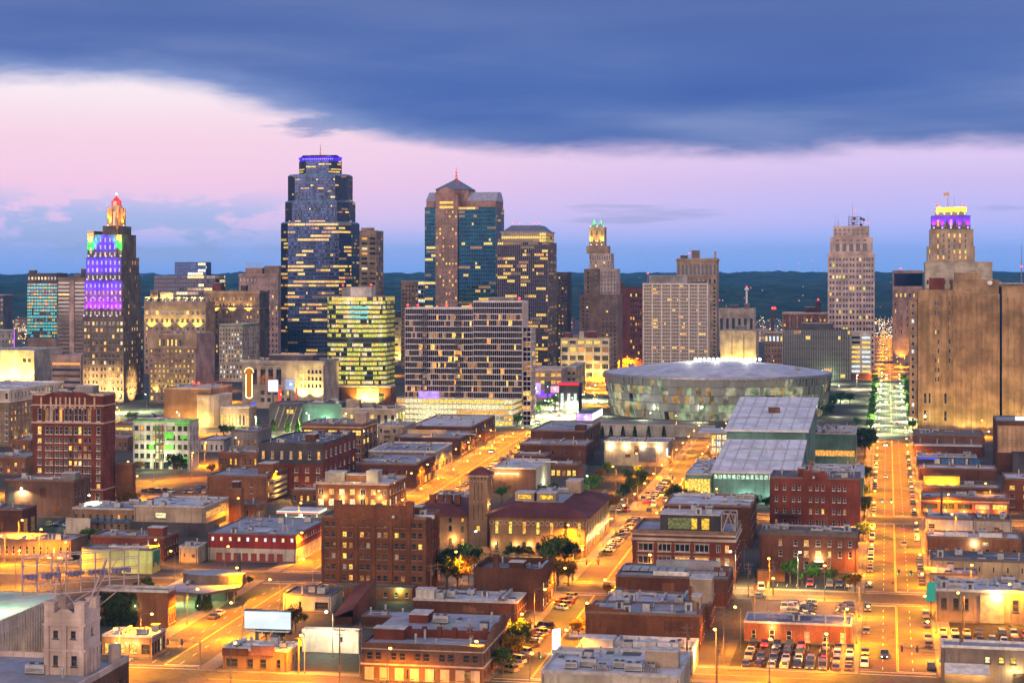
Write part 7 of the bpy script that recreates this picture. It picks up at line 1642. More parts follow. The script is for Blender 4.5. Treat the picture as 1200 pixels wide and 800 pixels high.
for k in range(16): link('window', win_mesh(1.6, 2.2, 'cool' if k in (2, 9, 13) else None, 'sill', COPE), b.root, (b.lx(1070), 5.97, 6 + k * 4.4))
for i in range(9): flood(b, b.lx(1082) + i * 7.2, -9, .4, (0, .55, 1), 2600, (1, .80, .22), 120)
for i in range(4): flood(b, b.lx(1085) + i * 17, -34, 6, (0, .8, 1), 8000, (1, .62, .22), 110, False)
b.finish()
b = Bld('annex_tower', 'grey block with horizontal bands just above the right frame edge behind the tan fortress', 'building', 1165, 1260, 470, 333, d=40, vp=1050)
b.walls(BROWNST, F=[B(.5, .95, 10, 8, .5, .4, .1)]); b.roof(RD, par=1); b.clutter(6); mast(b, b.W * .35, 10, b.H, 28, .5); b.finish()
LP = 68000.0
# ================================================================== lower left corner: terracotta tower house, sign frame, metal garage
b = Bld('terracotta_roof_block', 'nearest brick block at bottom left with white parapets and a terracotta tower house on it', 'building', -260, -30, 1000, 0, d=64, vp=935)
b.H = 17.5
b.walls(BRICKB, Rt=[B(.3, .9, 6, 3, .4, .55, .1)], F=[B(.3, .9, 9, 3, .4, .55, .1)]); b.roof(RG, par=1.1, coping=TERRA)
m = MB()
for i in range(3): m.prism([(b.W * (.30 + .2 * i), b.D * .25), (b.W * (.30 + .2 * i) + 5, b.D * .25), (b.W * (.30 + .2 * i) + 5, b.D * .25 + 3), (b.W * (.30 + .2 * i), b.D * .25 + 3)], b.H + .1, b.H + 2.6, 0, None, [(b.W * (.30 + .2 * i), b.D * .25 + 1.6), (b.W * (.30 + .2 * i) + 5, b.D * .25 + 1.6), (b.W * (.30 + .2 * i) + 5, b.D * .25 + 3), (b.W * (.30 + .2 * i), b.D * .25 + 3)])
m.build('sloped_skylight', TRIMW, b.root)
m = MB(); m.box(b.W - 9, b.W - 3.5, .0, .8, b.H, b.H + 2.6); m.build('front_gable', TANST, b.root); b.clutter(8, y0=b.D * .2)
m = MB(); m.tube((b.W - 2, b.D - 2, b.H), (b.W - 2, b.D - 2, b.H + 3.4), 1.2, n=10); m.build('corner_turret', TERRA, b.root); b.finish(TRIMD)
th_ = MB(); y0 = 50.5; t0, t1 = b.lx(52, y0), b.lx(99, y0); y1 = y0 + (t1 - t0) * .95; zt_ = b.lz(722, (t0 + t1) / 2, y0); zb_ = b.H + .1
b.walls(TERRA, x0=t0, x1=t1, y0=y0, y1=y1, z0=zb_, z1=zt_, name='tower_house', F=[B(.12, .36, 2, 1, .2, .75, 0, xs=[(.28, .12), (.74, .14)]), B(.58, .80, 2, 1, .2, .6, 0, xs=[(.28, .12), (.72, .12)])], Rt=[B(.60, .8, 1, 1, .12, .6, 0)])
m = MB()
for z in (.40, .84): m.box(t0 - .25, t1 + .25, y0 - .25, y1, zb_ + (zt_ - zb_) * z, zb_ + (zt_ - zb_) * z + .45)
m.build('string_course', TERRA, b.root); m = MB()
for i in range(4): y = y0 + (y1 - y0) * (.12 + .25 * i); m.box(t1 + .01, t1 + .3, y - .5, y + .5, zb_, zb_ + (zt_ - zb_) * .40)
for x in (t0 + .5, (t0 + t1) / 2, t1 - .5): m.box(x - .45, x + .45, y0 - .3, y0 - .01, zb_, zb_ + (zt_ - zb_) * .84)
m.build('pilaster', TERRA, b.root)
b.roof(RD, t0, t1, y0, y1, zt_, .7, TERRA)
for (x, y) in ((t0, y0), (t1 - 1.9, y0), (t1 - 1.9, y1 - 1.9), (t0, y1 - 1.9)):
    m = MB(); m.box(x, x + 1.9, y - .1, y + 1.8, zt_ + .01, zt_ + 2.3); m.box(x - .15, x + 2.05, y - .25, y + 1.95, zt_ + 2.31, zt_ + 2.6); m.build('corner_pier', TERRA, b.root)
m = MB(); cx_ = (t0 + t1) / 2
m.prism([(cx_ - 1.6, y0 - .15), (cx_ + 1.6, y0 - .15), (cx_ + 1.6, y0 + .4), (cx_ - 1.6, y0 + .4)], zt_ + .71, zt_ + 1.4, 0, None, [(cx_ - .6, y0 - .15), (cx_ + .6, y0 - .15), (cx_ + .6, y0 + .4), (cx_ - .6, y0 + .4)]); m.build('curved_parapet', TERRA, b.root)
b.finish(TRIMD)
sf = thing('sign_frame', 'empty pinkish steel billboard frame standing on legs above the terracotta tower house', 'sign frame', b.root.matrix_basis @ Vector((cx_, (y0 + y1) / 2, zt_)), -b.a)
SFM = mat_plain('sign_steel', (.42, .33, .32), .55, .2)
k = b.mpp * .98; wl, wr = -b.lx(60, y0) * 0 - 38 * k, 89 * k; zlo, zhi = 25 * k, 71 * k; zlo, zhi = 6.2, 15.0
a0 = (-8.6, -2.6, 3.2); a1 = (11.4, 3.4, 4.4)
def fr(t, h, off=0.0): return (a0[0] + (a1[0] - a0[0]) * t - .35 * off, a0[1] + (a1[1] - a0[1]) * t + .94 * off, a0[2] + (a1[2] - a0[2]) * t + h)
for off in (0.0, 2.4):
    m = MB()
    for h in (0, 1.8, 3.6, 5.4, 7.0): m.tube(fr(0, h, off), fr(1, h, off), .15 if h in (0, 7.0) else .10, n=4)
    for i in range(9): m.tube(fr(i / 8, 0, off), fr(i / 8, 7.0, off), .12, n=4)
    m.build('frame', SFM, sf)
m = MB()
for i in (0, 2, 4, 6, 8):
    for h in (0, 3.6, 7.0): m.tube(fr(i / 8, h, 0), fr(i / 8, h, 2.4), .1, n=4)
for i in (1, 5): m.tube(fr(i / 8, 0, 0), fr((i + 2) / 8, 7.0, 0), .09, n=4)
m.build('brace', SFM, sf)
m = MB()
for i in range(24):
    if i % 5 != 3: p = fr(.03 + i * .04, 3.9, -.5); m.box(p[0] - .45, p[0] + .45, p[1] - .2, p[1] + .2, p[2] - (.9 if i % 3 else .5), p[2])
m.build('torn_lettering', mat_plain('torn_panel', (.13, .11, .22), .6), sf)
for (t, x, y) in ((.30, -2.6, -2.4), (.30, -2.6, 2.4), (.72, 3.2, -2.4), (.72, 3.2, 2.4)):
    m = MB(); p = fr(t, 5.4, 1.2); m.tube((x if abs(x) > 4 else x, y, 0), p, .17, n=5); m.build('leg', SFM, sf)
m = MB()
m.tube((-2.6, -2.6, .2), fr(.62, .2, 1), .13, n=4); m.tube((3.2, -2.6, .2), fr(.36, .2, 1), .13, n=4); m.tube((3.2, 2.6, .2), fr(.86, .2, 1), .13, n=4); m.build('cross_brace', SFM, sf)
b = Bld('metal_garage', 'ribbed grey metal hall with pale green lit roof at the far left bottom', 'building', -170, 20, 800, 0, d=40, vp=935)
b.H = 13.0; b.A = b.A; b.W = 0 + b.lx(-15); b.D = b.ly(75, b.W)
b.walls(METAL); b.roof(mat_roof((.50, .54, .46)), par=.5, coping=METAL)
m = MB()
for i in range(30): y = b.D * i / 30; m.box(b.W + .01, b.W + .35, y, y + .5, 0, b.H * (.98 if i > 11 else .8))
m.build('wall_rib', METAL, b.root); lamp(b.root, (b.W * .8, b.D * .45, b.H + 7), 9000, (.75, 1, .6), name='roof_deck_light')
for i in range(3): lamp(b.root, (b.W + 1.2, b.D * (.15 + .12 * i), .8), 900, (1, .7, .3), name='base_light')
b.finish()
# ================================================================== street furniture
ORD = 'first second third fourth fifth sixth seventh eighth ninth tenth eleventh twelfth thirteenth fourteenth fifteenth sixteenth seventeenth eighteenth nineteenth twentieth'.split()
def ordn(i): return ORD[i] if i < 20 else ('twenty-' + ORD[i - 20] if i < 29 else 'thirtieth thirty-first thirty-second thirty-third thirty-fourth thirty-fifth thirty-sixth thirty-seventh thirty-eighth thirty-ninth fortieth forty-first forty-second forty-third'.split()[i - 29])
SOD, WHT, GRNW = (1.0, .31, .0), (1.0, .84, .48), (.88, 1.0, .52)
BULB = {SOD: mat_emit('bulb_sodium', (1, .46, .07), 12.0), WHT: mat_emit('bulb_white_lamp', (1, .92, .70), 14.0), GRNW: mat_emit('bulb_green_lamp', (.8, 1, .62), 14.0)}
LMESH, LDATA = {}, {}
POLE = mat_plain('lamp_pole', (.20, .18, .16), .5, .4)
def street_lamp(P, rz, label, group, col=SOD, power=9000, h=9.0, arm=2.4):
    key = (col, h, arm)
    if key not in LMESH:
        p = MB(); p.tube((0, 0, 0), (0, 0, .5), .22, n=8); p.tube((0, 0, .5), (0, 0, h), .11, .07, 6)
        q = MB(); q.tube((0, 0, h), (arm * .5, 0, h + .35), .05, n=5); q.tube((arm * .5, 0, h + .35), (arm, 0, h + .4), .05, n=5)
        r = MB(); r.prism([(arm - .1, -.16), (arm + .75, -.12), (arm + .75, .12), (arm - .1, .16)], h + .32, h + .5, 0, None, [(arm, -.08), (arm + .6, -.06), (arm + .6, .06), (arm, .08)])
        e = MB(); e.ball((arm + .38, 0, h + .22), .40, 0, 8, 5, .7)
        LMESH[key] = (p.mesh('pole', POLE), q.mesh('arm', POLE), r.mesh('lamp_head', POLE), e.mesh('bulb', BULB[col]))
    lk = (col, power)
    if lk not in LDATA:
        ld = bpy.data.lights.new('street_light', 'SPOT'); ld.energy = power; ld.color = col; ld.shadow_soft_size = .35; ld.spot_size = R(158); ld.spot_blend = .5; LDATA[lk] = ld
    o = thing('street_lamp', label, 'street lamp', (P[0], P[1], .13), rz, group); me = LMESH[key]
    link('pole', me[0], o); link('arm', me[1], o); hd = link('lamp_head', me[2], o); link('bulb', me[3], hd)
    l = link('street_light', LDATA[lk], o, (arm + .38, 0, h - .05))
    return o
KERB = {'RIGHT': ('left kerb of the wide right avenue', 'right kerb of the wide right avenue'), 'MIDDLE': ('left kerb of the middle street', 'right kerb of the middle street'), 'LEFT': ('left kerb of the left avenue', 'right kerb of the left avenue')}
def lamps_along(k, Y0, Y1, step, col=SOD, power=9000, start=0, word='sodium'):
    r = AVES[k]
    for sd_ in (-1, 1):
        n = 0; t = r.ty(Y0) + (step * .5 if sd_ > 0 else 0)
        while t < r.ty(Y1):
            if not any(abs(t - c) < hw + 3 for c, hw in cuts[k]):
                P = r.at(t, sd_ * (r.w / 2 + .9))
                street_lamp(P, -r.a + (0 if sd_ < 0 else math.pi), f'{word} street lamp, {ordn(start + n)} up the {KERB[k][0 if sd_ < 0 else 1]}', 'street lamps along the avenues', col, power); n += 1
            t += step
lamps_along('RIGHT', 402, 1000, 34, power=LP * 1.15)
lamps_along('RIGHT', 1010, 1500, 60, GRNW, LP * 1.5, 0, 'greenish white')
lamps_along('RIGHT', 1540, 2600, 90, SOD, LP * 3.5, 0, 'far orange')
lamps_along('MIDDLE', 392, 990, 34, power=LP * 1.2)
lamps_along('LEFT', 392, 1000, 34, power=LP * 1.7)
lamps_along('LEFT', 1040, 1300, 55, GRNW, LP * 2.2, 0, 'white')
lamps_along('LEFT', 1330, 2300, 90, SOD, LP * 7, 0, 'far orange')
def lamps_cross(c, Xs, name, col=SOD, power=8000):
    for i, X in enumerate(Xs):
        t = X - c.P[0]; s_ = -1 if i % 2 else 1
        street_lamp(c.at(t, s_ * (c.w / 2 + .9)), -c.a + (-math.pi / 2 if s_ > 0 else math.pi / 2), f'sodium street lamp, {ordn(i)} from the left along the {name}', 'street lamps along cross streets', col, power)
lamps_cross(X1L, (-92, -60, -48, -25, -8, 6), 'bottom left cross street', power=LP * 1.3)
lamps_cross(X1R, (45, 58, 70), 'bottom right cross street', power=LP * .9)
lamps_cross(X2R, (38, 55, 72, 88, 128, 150), 'cross street between the car parks', power=LP * .9)
lamps_cross(X2L, (-160, -135, -110, -84), 'cross street before the red banded warehouse', power=LP * 1.2)
lamps_cross(X3, (75, 100, 160, 190), 'cross street behind the four storey brick', power=LP * .9)
lamps_cross(X5, (-420, -330, -250, -170, -90, 10, 90, 150, 260, 330), 'wide far crossing road', power=LP * 3)
lamps_cross(X4, (-300, -270, -240, -210, -180, -150, -120), 'street between the left yards', power=LP * 1.7)
lamps_cross(X6, (-450, -400, -350, -300, -250, -200, -150, -100, -50, 0, 60), 'street below the towers', power=LP * 3.2)
LOTL = [(22, 648, SOD, 'by the long tan garage row'), (70, 598, WHT, 'shining white right of the dark brick shed'), (30, 606, WHT, 'bright white left of the dark brick shed'), (100, 616, GRNW, 'greenish beside the awning brick block'), (46, 660, SOD, 'in the lot in front of the garage row'), (18, 690, SOD, 'lowest of the left lots'),
    (227, 490, WHT, 'starlike white in front of the theatre block'), (72, 575, SOD, 'orange beside the tall red hotel'), (205, 690, SOD, 'by the drive-in pylon'), (555, 664, GRNW, 'greenish in front of the hip roofed hall'), (690, 590, WHT, 'starlike white at the tree lined lot'), (722, 577, SOD, 'in the middle of the tree lined lot'),
    (935, 690, GRNW, 'at the small car park before the brown block'), (990, 765, SOD, 'right end of the full lot at the bottom'), (868, 765, SOD, 'left end of the full lot at the bottom'), (900, 725, SOD, 'at the pale concrete lot'), (1130, 745, SOD, 'inside the full lot by the plaster block'), (1185, 735, SOD, 'far side of the full lot by the plaster block'),
    (540, 690, SOD, 'on the forecourt by the gold-lit trees'), (660, 655, SOD, 'under the tree at the middle street corner'), (390, 770, WHT, 'over the empty lot by the white wall'), (745, 560, SOD, 'at the head of the tree lined lot'), (800, 600, SOD, 'among trees before the exhibition hall'), (180, 565, SOD, 'over the long row of cars'), (150, 570, SOD, 'beside the orange annex'), (240, 545, SOD, 'by the low shops left of the brick loft'),
    (120, 490, GRNW, 'near the striped garage foot'), (330, 502, GRNW, 'by the angular glass block'), (470, 506, GRNW, 'at the lit garage left end'), (640, 490, GRNW, 'on the plaza under the neon club'), (760, 506, GRNW, 'before the arena retaining wall'), (985, 470, GRNW, 'at the court right of the arena'), (280, 620, SOD, 'at the corner behind the red banded warehouse'), (70, 520, SOD, 'under the beige hotel'), (866, 640, WHT, 'in the alley by the trimmed office'), (862, 690, GRNW, 'green tinted in the alley by the blank brick wall'), (1120, 640, SOD, 'behind the skylight row'), (1160, 600, SOD, 'in front of the lantern block'), (440, 610, SOD, 'on the corner under the orange lit block'), (350, 625, SOD, 'between warehouse and stair block')]
FARL = [(110, 478, WHT), (140, 484, GRNW), (172, 482, GRNW), (210, 506, WHT), (242, 509, SOD), (300, 512, GRNW), (362, 507, WHT), (402, 508, GRNW), (432, 509, WHT), (118, 503, SOD), (92, 496, SOD), (60, 482, SOD), (30, 472, SOD), (20, 505, SOD), (50, 508, SOD), (880, 442, GRNW), (930, 454, GRNW), (962, 450, GRNW), (1004, 456, WHT), (20, 432, SOD), (60, 441, SOD), (250, 458, SOD), (302, 442, SOD), (462, 440, SOD), (642, 441, SOD), (692, 424, SOD), (736, 412, SOD), (748, 428, SOD), (846, 420, SOD), (872, 434, SOD), (906, 437, SOD), (1060, 430, SOD), (700, 470, GRNW), (668, 488, GRNW), (630, 478, WHT), (280, 540, SOD), (225, 560, SOD), (320, 585, SOD)]
for i, (px, py, c) in enumerate(sorted(FARL)):
    street_lamp(gpt(px, py), px, f'tall plaza lamp below the towers, {ordn(i)} from left', 'tall lamps of the downtown blocks', c, LP * (3.2 if py < 520 else 1.0), 11.0, 1.2)
for (px, py, c, w) in LOTL:
    s_ = ((py - HZ) / 360.0); street_lamp(gpt(px, py), random.Random(px).uniform(0, 6), f'lot lamp {w}', 'lamps over lots and yards', c, LP * (1.0 if py > 560 else 2.6) * ((1.5 if px < 600 else 1.0) if c == SOD else (.35 if py > 600 else 1.0)), 10.5, 1.2)
# ---- traffic signals
def signal(P, rz, label, arm=8.0, cols=('g', 'g')):
    o = thing('traffic_signal', label, 'traffic light', (P[0], P[1], .13), rz, 'traffic signals at the crossings')
    m = MB(); m.tube((0, 0, 0), (0, 0, 6.6), .16, .1, 7); m.build('pole', POLE, o); m = MB(); m.tube((0, 0, 6.0), (arm, 0, 6.4), .1, .06, 6); m.build('mast_arm', POLE, o)
    for i, c in enumerate(cols):
        x = arm - .3 - i * 3.4
        h = MB(); h.box(x - .24, x + .24, -.2, .2, 5.3, 6.75); hd = h.build('signal_head', TRIMD, o)
        e = MB(); e.ball((x, -.25, 5.55 if c == 'g' else 6.45), .34, 0, 7, 4); e.build('lens', mat_emit('signal_green', (.02, 1, .55), 4.0) if c == 'g' else mat_emit('signal_red', (1, .04, .02), 4.0), hd)
def sig_at(k, c, s_along, side, label, cols, arm=9):
    r = AVES[k]; tr, _ = meet(r, c); P = r.at(tr + s_along * (c.w / 2 + 1.5), side * (r.w / 2 + .8)); signal(P, -r.a + (math.pi if side > 0 else 0), label, arm, cols)
sig_at('RIGHT', X2R, 1, 1, 'green traffic signals over the right avenue by the plaster block', ('g', 'g'))
sig_at('RIGHT', X2R, -1, -1, 'dark backed traffic signals at the left kerb before the car parks', ('r',))
sig_at('RIGHT', X1R, 1, 1, 'red traffic signals over the right avenue at the bottom', ('r', 'r'))
sig_at('RIGHT', X3, 1, -1, 'traffic signals halfway up the right avenue', ('g', 'g'))
sig_at('RIGHT', X5, -1, -1, 'traffic signals at the far wide crossing, left kerb', ('g', 'g'), 10)
sig_at('RIGHT', X5, 1, 1, 'traffic signals at the far wide crossing, right kerb', ('g', 'g'), 10)
sig_at('MIDDLE', X1L, 1, 1, 'green traffic signal at the bottom of the middle street', ('g',), 7)
sig_at('MIDDLE', X2R, 1, -1, 'red traffic signals beside the flat dark brick building', ('r', 'r'), 8)
sig_at('LEFT', X1L, 1, 1, 'red traffic signals by the small corner shop', ('r', 'r'), 8)
sig_at('LEFT', X1L, -1, -1, 'traffic signals on the near left street corner', ('g',), 7)
# ---- utility poles and their wires
def make_pole(h):
    m = MB(); m.tube((0, 0, 0), (0, 0, h), .20, .13, 7); m.box(-1.3, 1.3, -.07, .07, h - .9, h - .72); m.box(-1.0, 1.0, -.07, .07, h - 1.9, h - 1.74)
    for x in (-1.2, -.5, .5, 1.2): m.tube((x, 0, h - .72), (x, 0, h - .5), .06, n=5)
    m.tube((.45, 0, h - 3.4), (.45, 0, h - 2.3), .28, n=8)
    return m.mesh('utility_pole', mat_plain('pole_wood', (.17, .11, .07), .85))
PM = {h: make_pole(h) for h in (10, 12.5)}
UP = [(805, 797, 12.5, 'beside the nearest white roof'), (848, 777, 12.5, 'orange lit with transformer in the alley'), (861, 744, 10, 'behind the orange lit alley pole'), (877, 700, 10, 'at the alley mouth by the pale lot'), (872, 668, 10, 'in the alley by the trimmed office'), (884, 720, 10, 'left of the long low brick'), (551, 797, 12.5, 'before the corner brick block'), (422, 795, 12.5, 'at the left edge of the corner brick block'), (398, 800, 12.5, 'between corner shop and corner block'),
    (350, 790, 10, 'right of the small corner shop'), (513, 700, 10, 'with crossarms at the right flank of the warehouse'), (505, 702, 10, 'left of the two at the warehouse flank'), (840, 800, 10, 'near the full lot left corner'), (906, 697, 10, 'between the two car parks'), (1125, 800, 12.5, 'before the cafe awning'), (968, 640, 10, 'right alley by the brown block'), (292, 640, 10, 'before the red roll-up doors')]
for (px, py, h, w) in UP:
    o = link('utility_pole', PM[h], None, (*gpt(px, py), 0), R(-11)); tag(o, f'wooden utility pole {w}', 'utility pole', 'utility poles in lots and alleys')
def wire(a, b_, ha, hb, label):
    m = MB(); A = Vector((*gpt(*a), ha)); Bq = Vector((*gpt(*b_), hb))
    for off in (-1.2, 1.2):
        q = None
        for i in range(13):
            t = i / 12; p = A.lerp(Bq, t) + Vector((off, 0, -1.1 * 4 * t * (1 - t)))
            if q is not None: m.tube(q, p, .03, n=3, cap=False)
            q = p
    m.tube(A + Vector((-1.2, 0, 0)), A + Vector((1.2, 0, 0)), .04, n=3)
    tag(m.build('power_line', TRIMD), label, 'power line')
wire((805, 797), (848, 777), 12, 12, 'sagging wires beside the nearest white roof'); wire((848, 777), (861, 744), 12, 9.6, 'sagging wires down the alley past the full lot'); wire((861, 744), (877, 700), 9.6, 9.6, 'sagging wires over the alley by the pale lot'); wire((422, 795), (551, 797), 12, 12, 'sagging wires before the corner brick block'); wire((398, 800), (422, 795), 12, 12, 'short wires left of the corner brick block')
# ---- billboards
def billboard(name, label, x0, x1, yb, y0, y1, face, post_px):
    P = gpt(x0, yb); k = P[1] / FPX; w = (x1 - x0) * k; za, zb = CAMZ - (y1 - HZ) * k, CAMZ - (y0 - HZ) * k
    o = thing(name, label, 'billboard', (*P, 0), R(-9))
    m = MB(); m.box(0, w, 0, .9, za, zb); m.box(-.15, w + .15, -.2, 1.0, zb + .01, zb + .25); m.build('frame', TRIMD if name != 'dull' else STEEL, o)
    m = MB(); m.box(.12, w - .12, -.06, -.005, za + .12, zb - .1); m.build('poster', face, o)
    for q in post_px: m = MB(); x = (q - x0) * k; m.tube((x, .5, 0), (x, .5, za - .01), .45, .4, 9); m.build('post', TRIMD, o)
    m = MB(); m.box(.3, w - .3, -1.2, -.05, za - .35, za - .25); m.build('catwalk', STEEL, o); return o, w, za, zb
o, w, za, zb = billboard('billboard', 'blank yellow billboard on a single dark post beside the right avenue', 1082, 1124, 619, 557, 568.5, mat_plain('poster_yellow', (.80, .42, .01), .6, 0, .06, .2), [1103])
for x in (.2, .5, .8): lamp(o, (w * x, -2.4, za - .2), 1300, (1, .80, .35), 'SPOT', .2, (0, .7, 1), R(110), name='poster_light')
o, w, za, zb = billboard('billboard', 'bright white and pale blue billboard above the small corner shop', 286, 343, 762, 715, 736, mat_lit('poster_white', (.80, .92, 1.0), 1.25, .18, .12), [301, 322])
lamp(o, (w / 2, -5, (za + zb) / 2), 2500, (.8, .95, 1), name='poster_glow')
P = gpt(652, 800); o = thing('neon_sign', 'white glowing vertical shop sign at the bottom of the middle street', 'sign', (*P, 0), R(-40))
m = MB(); m.box(-.2, .2, -1.3, 1.3, 4.5, 12.0); m.build('sign_panel', mat_emit('sign_white', (1, .95, .85), 1.3), o); m = MB(); m.box(-.15, .15, -.3, .3, 0, 4.49); m.build('post', TRIMD, o); lamp(o, (-2, 0, 8), 2500, (1, .9, .7), name='sign_glow')
P = gpt(1091, 722); o = thing('corner_banner', 'slanted teal lit sign banner at the plaster block corner', 'sign', (*P, 0), R(10))
m = MB(); m.prism([(-1.4, -.15), (1.4, -.15), (1.4, .15), (-1.4, .15)], 4.0, 9.0, 0, None, [(-1.0, -.15), (1.8, -.15), (1.8, .15), (-1.0, .15)]); m.build('sign_panel', mat_emit('sign_teal', (.06, .42, .30), .8), o); m = MB(); m.tube((0, 0, 0), (0, 0, 4), .15); m.build('post', TRIMD, o)
# construction lift mast, chimney stack, water tower and radio masts far away
P = gpt(227, 497); o = thing('hoist_mast', 'red lattice hoist mast with red lights in front of the theatre block', 'mast', (*P, 0))
m = MB(); [m.tube((x, y, 0), (x, y, 24), .12, n=4) for x in (-.7, .7) for y in (-.7, .7)]
for i in range(12): m.tube((-.7, -.7, 2 * i), (.7, -.7, 2 * i + 2), .08, n=4); m.tube((.7, .7, 2 * i), (-.7, .7, 2 * i + 2), .08, n=4); m.tube((-.7, -.7, 2 * i + 2), (-.7, .7, 2 * i + 2), .08, n=4); m.tube((.7, -.7, 2 * i + 2), (.7, .7, 2 * i + 2), .08, n=4)
m.build('lattice', mat_plain('red_steel', (.4, .04, .03), .5), o); m = MB(); m.tube((0, 0, 23), (22, 3, 27), .3, n=4); m.build('jib', mat_plain('red_steel', (.4, .04, .03), .5), o)
for q in (0, 3): m = MB(); m.ball((q, 0, 25), .7, 0, 6, 4); m.build('beacon', mat_emit('beacon_red', (1, .04, .03), 6.0), o)
P = gpt(906, 402); m = MB(); m.tube((0, 0, 0), (0, 0, CAMZ - (360 - HZ) * P[1] / FPX), 2.6, 2.0, 10); m.ball((-1, -2.6, CAMZ - (361 - HZ) * P[1] / FPX), 1.6, 1, 6, 4); m.ball((2, -2.4, CAMZ - (361 - HZ) * P[1] / FPX), 1.6, 1, 6, 4); o = m.build('chimney_stack', [BRICKD, mat_emit('beacon_red', (1, .04, .03), 6.0)]); o.location = (*P, 0); tag(o, 'lone brick chimney stack with red lights on the skyline right', 'chimney')
P = (-0 + (875 - CX) * 3200 / FPX, 3200); m = MB(); zt_ = CAMZ - (337 - HZ) * 3200 / FPX; m.tube((0, 0, 0), (0, 0, zt_ - 6), 2.0, 1.6, 10); m.ball((0, 0, zt_ - 3), 4.2, 0, 12, 8, .8); m.ball((0, 0, zt_ + 1.5), 1.2, 1, 6, 4); o = m.build('water_tower', [mat_plain('tower_white', (.7, .7, .72)), mat_emit('beacon_red', (1, .04, .03), 6.0)]); o.location = (*P, 0); tag(o, 'white golf ball water tower with red light far below the hills', 'water tower')
# far lights of the suburbs, too many to tell apart
rr = random.Random(11); mats = [mat_emit('far_light_%d' % i, c, s) for i, (c, s) in enumerate((((1, .45, .08), 4), ((1, .85, .55), 4), ((.8, 1, .7), 3), ((1, .08, .04), 4)))]
m = MB()
for i in range(1500):
    Y = rr.uniform(2300, 3350); px = rr.choice((rr.uniform(0, 40), rr.uniform(830, 975), rr.uniform(1020, 1060), rr.uniform(430, 480), rr.uniform(0, 1200)))
    X = (px - CX) * Y / FPX; z = rr.uniform(2, 13); r = rr.choice((.35, .45, .6, .9)); m.ball((X, Y, z), r, rr.choices((0, 1, 2, 3), (6, 4, 2, 1))[0], 4, 2)
tag(m.build('suburb_lights', mats), 'countless tiny lamps of the far suburbs below the hills', 'lights', kind='stuff')
m = MB()
for i in range(150):
    Y = rr.uniform(3500, 9000); X = rr.uniform(-.3, .3) * Y; z = hz(X, Y) + rr.uniform(3, 9); m.ball((X, Y, z), rr.choice((.7, 1.0, 1.4)), rr.choices((0, 1, 3), (3, 4, 2))[0], 4, 2)
tag(m.build('hill_lights', mats), 'scattered pinpoint lamps on the wooded hills', 'lights', kind='stuff')
frng = random.Random(21); fi = 0; spots_ = []
for i in range(42):
    px = frng.choice((frng.uniform(828, 968), frng.uniform(828, 968), frng.uniform(432, 478), frng.uniform(2, 32), frng.uniform(1024, 1046), frng.uniform(655, 690))); Y = frng.uniform(2350, 3150)
    X = (px - CX) * Y / FPX
    if any(abs(X - a) < 34 and abs(Y - b_) < 40 for a, b_ in spots_) or abs(X - RIGHT.at(RIGHT.ty(Y))[0]) < 34: continue
    spots_.append((X, Y))
for fi, (X, Y) in enumerate(sorted(spots_, key=lambda q: q[0] / q[1])):
    w, d, h = frng.uniform(14, 30), frng.uniform(14, 26), frng.uniform(6, 20); wm = frng.choice((BRICKD, TAN, BROWNST, CREAM, BRICK2))
    o = thing('far_block', f'tiny far block below the hills, {ordn(fi)} from the left', 'building', (X, Y, 0), R(-11), 'far blocks below the hills')
    m = MB(); m.box(0, w, 0, d, 0, h, 0, 1); m.build('wall', [wm, RG], o); m = MB(); nx, nz_ = int(w / 3), max(1, int(h / 3.6))
    for a in range(nx):
        for c in range(nz_):
            if frng.random() < .5: m.poly([(1 + a * 2.9, -.06, 1.0 + c * 3.5), (2.6 + a * 2.9, -.06, 1.0 + c * 3.5), (2.6 + a * 2.9, -.06, 2.8 + c * 3.5), (1 + a * 2.9, -.06, 2.8 + c * 3.5)], frng.randrange(3))
    if m.f: m.build('windows', [LIT['gold'], LIT['white'], GLASS], o)['kind'] = 'stuff'
for i, px in enumerate((913, 937, 952)):
    Y = 9000; X = (px - CX) * Y / FPX; g = hz(X, Y); h = 50 + 14 * i; m = MB(); m.tube((X, Y, g), (X, Y, g + h), .6, .3, 4); [m.ball((X, Y, g + h * f), 1.5, 1, 5, 3) for f in (.6, 1)]; tag(m.build('radio_mast', [STEEL, mat_emit('beacon_red', (1, .04, .03), 6.0)]), f'red lit radio mast on the hills, {ORD[i]} from the left', 'mast')
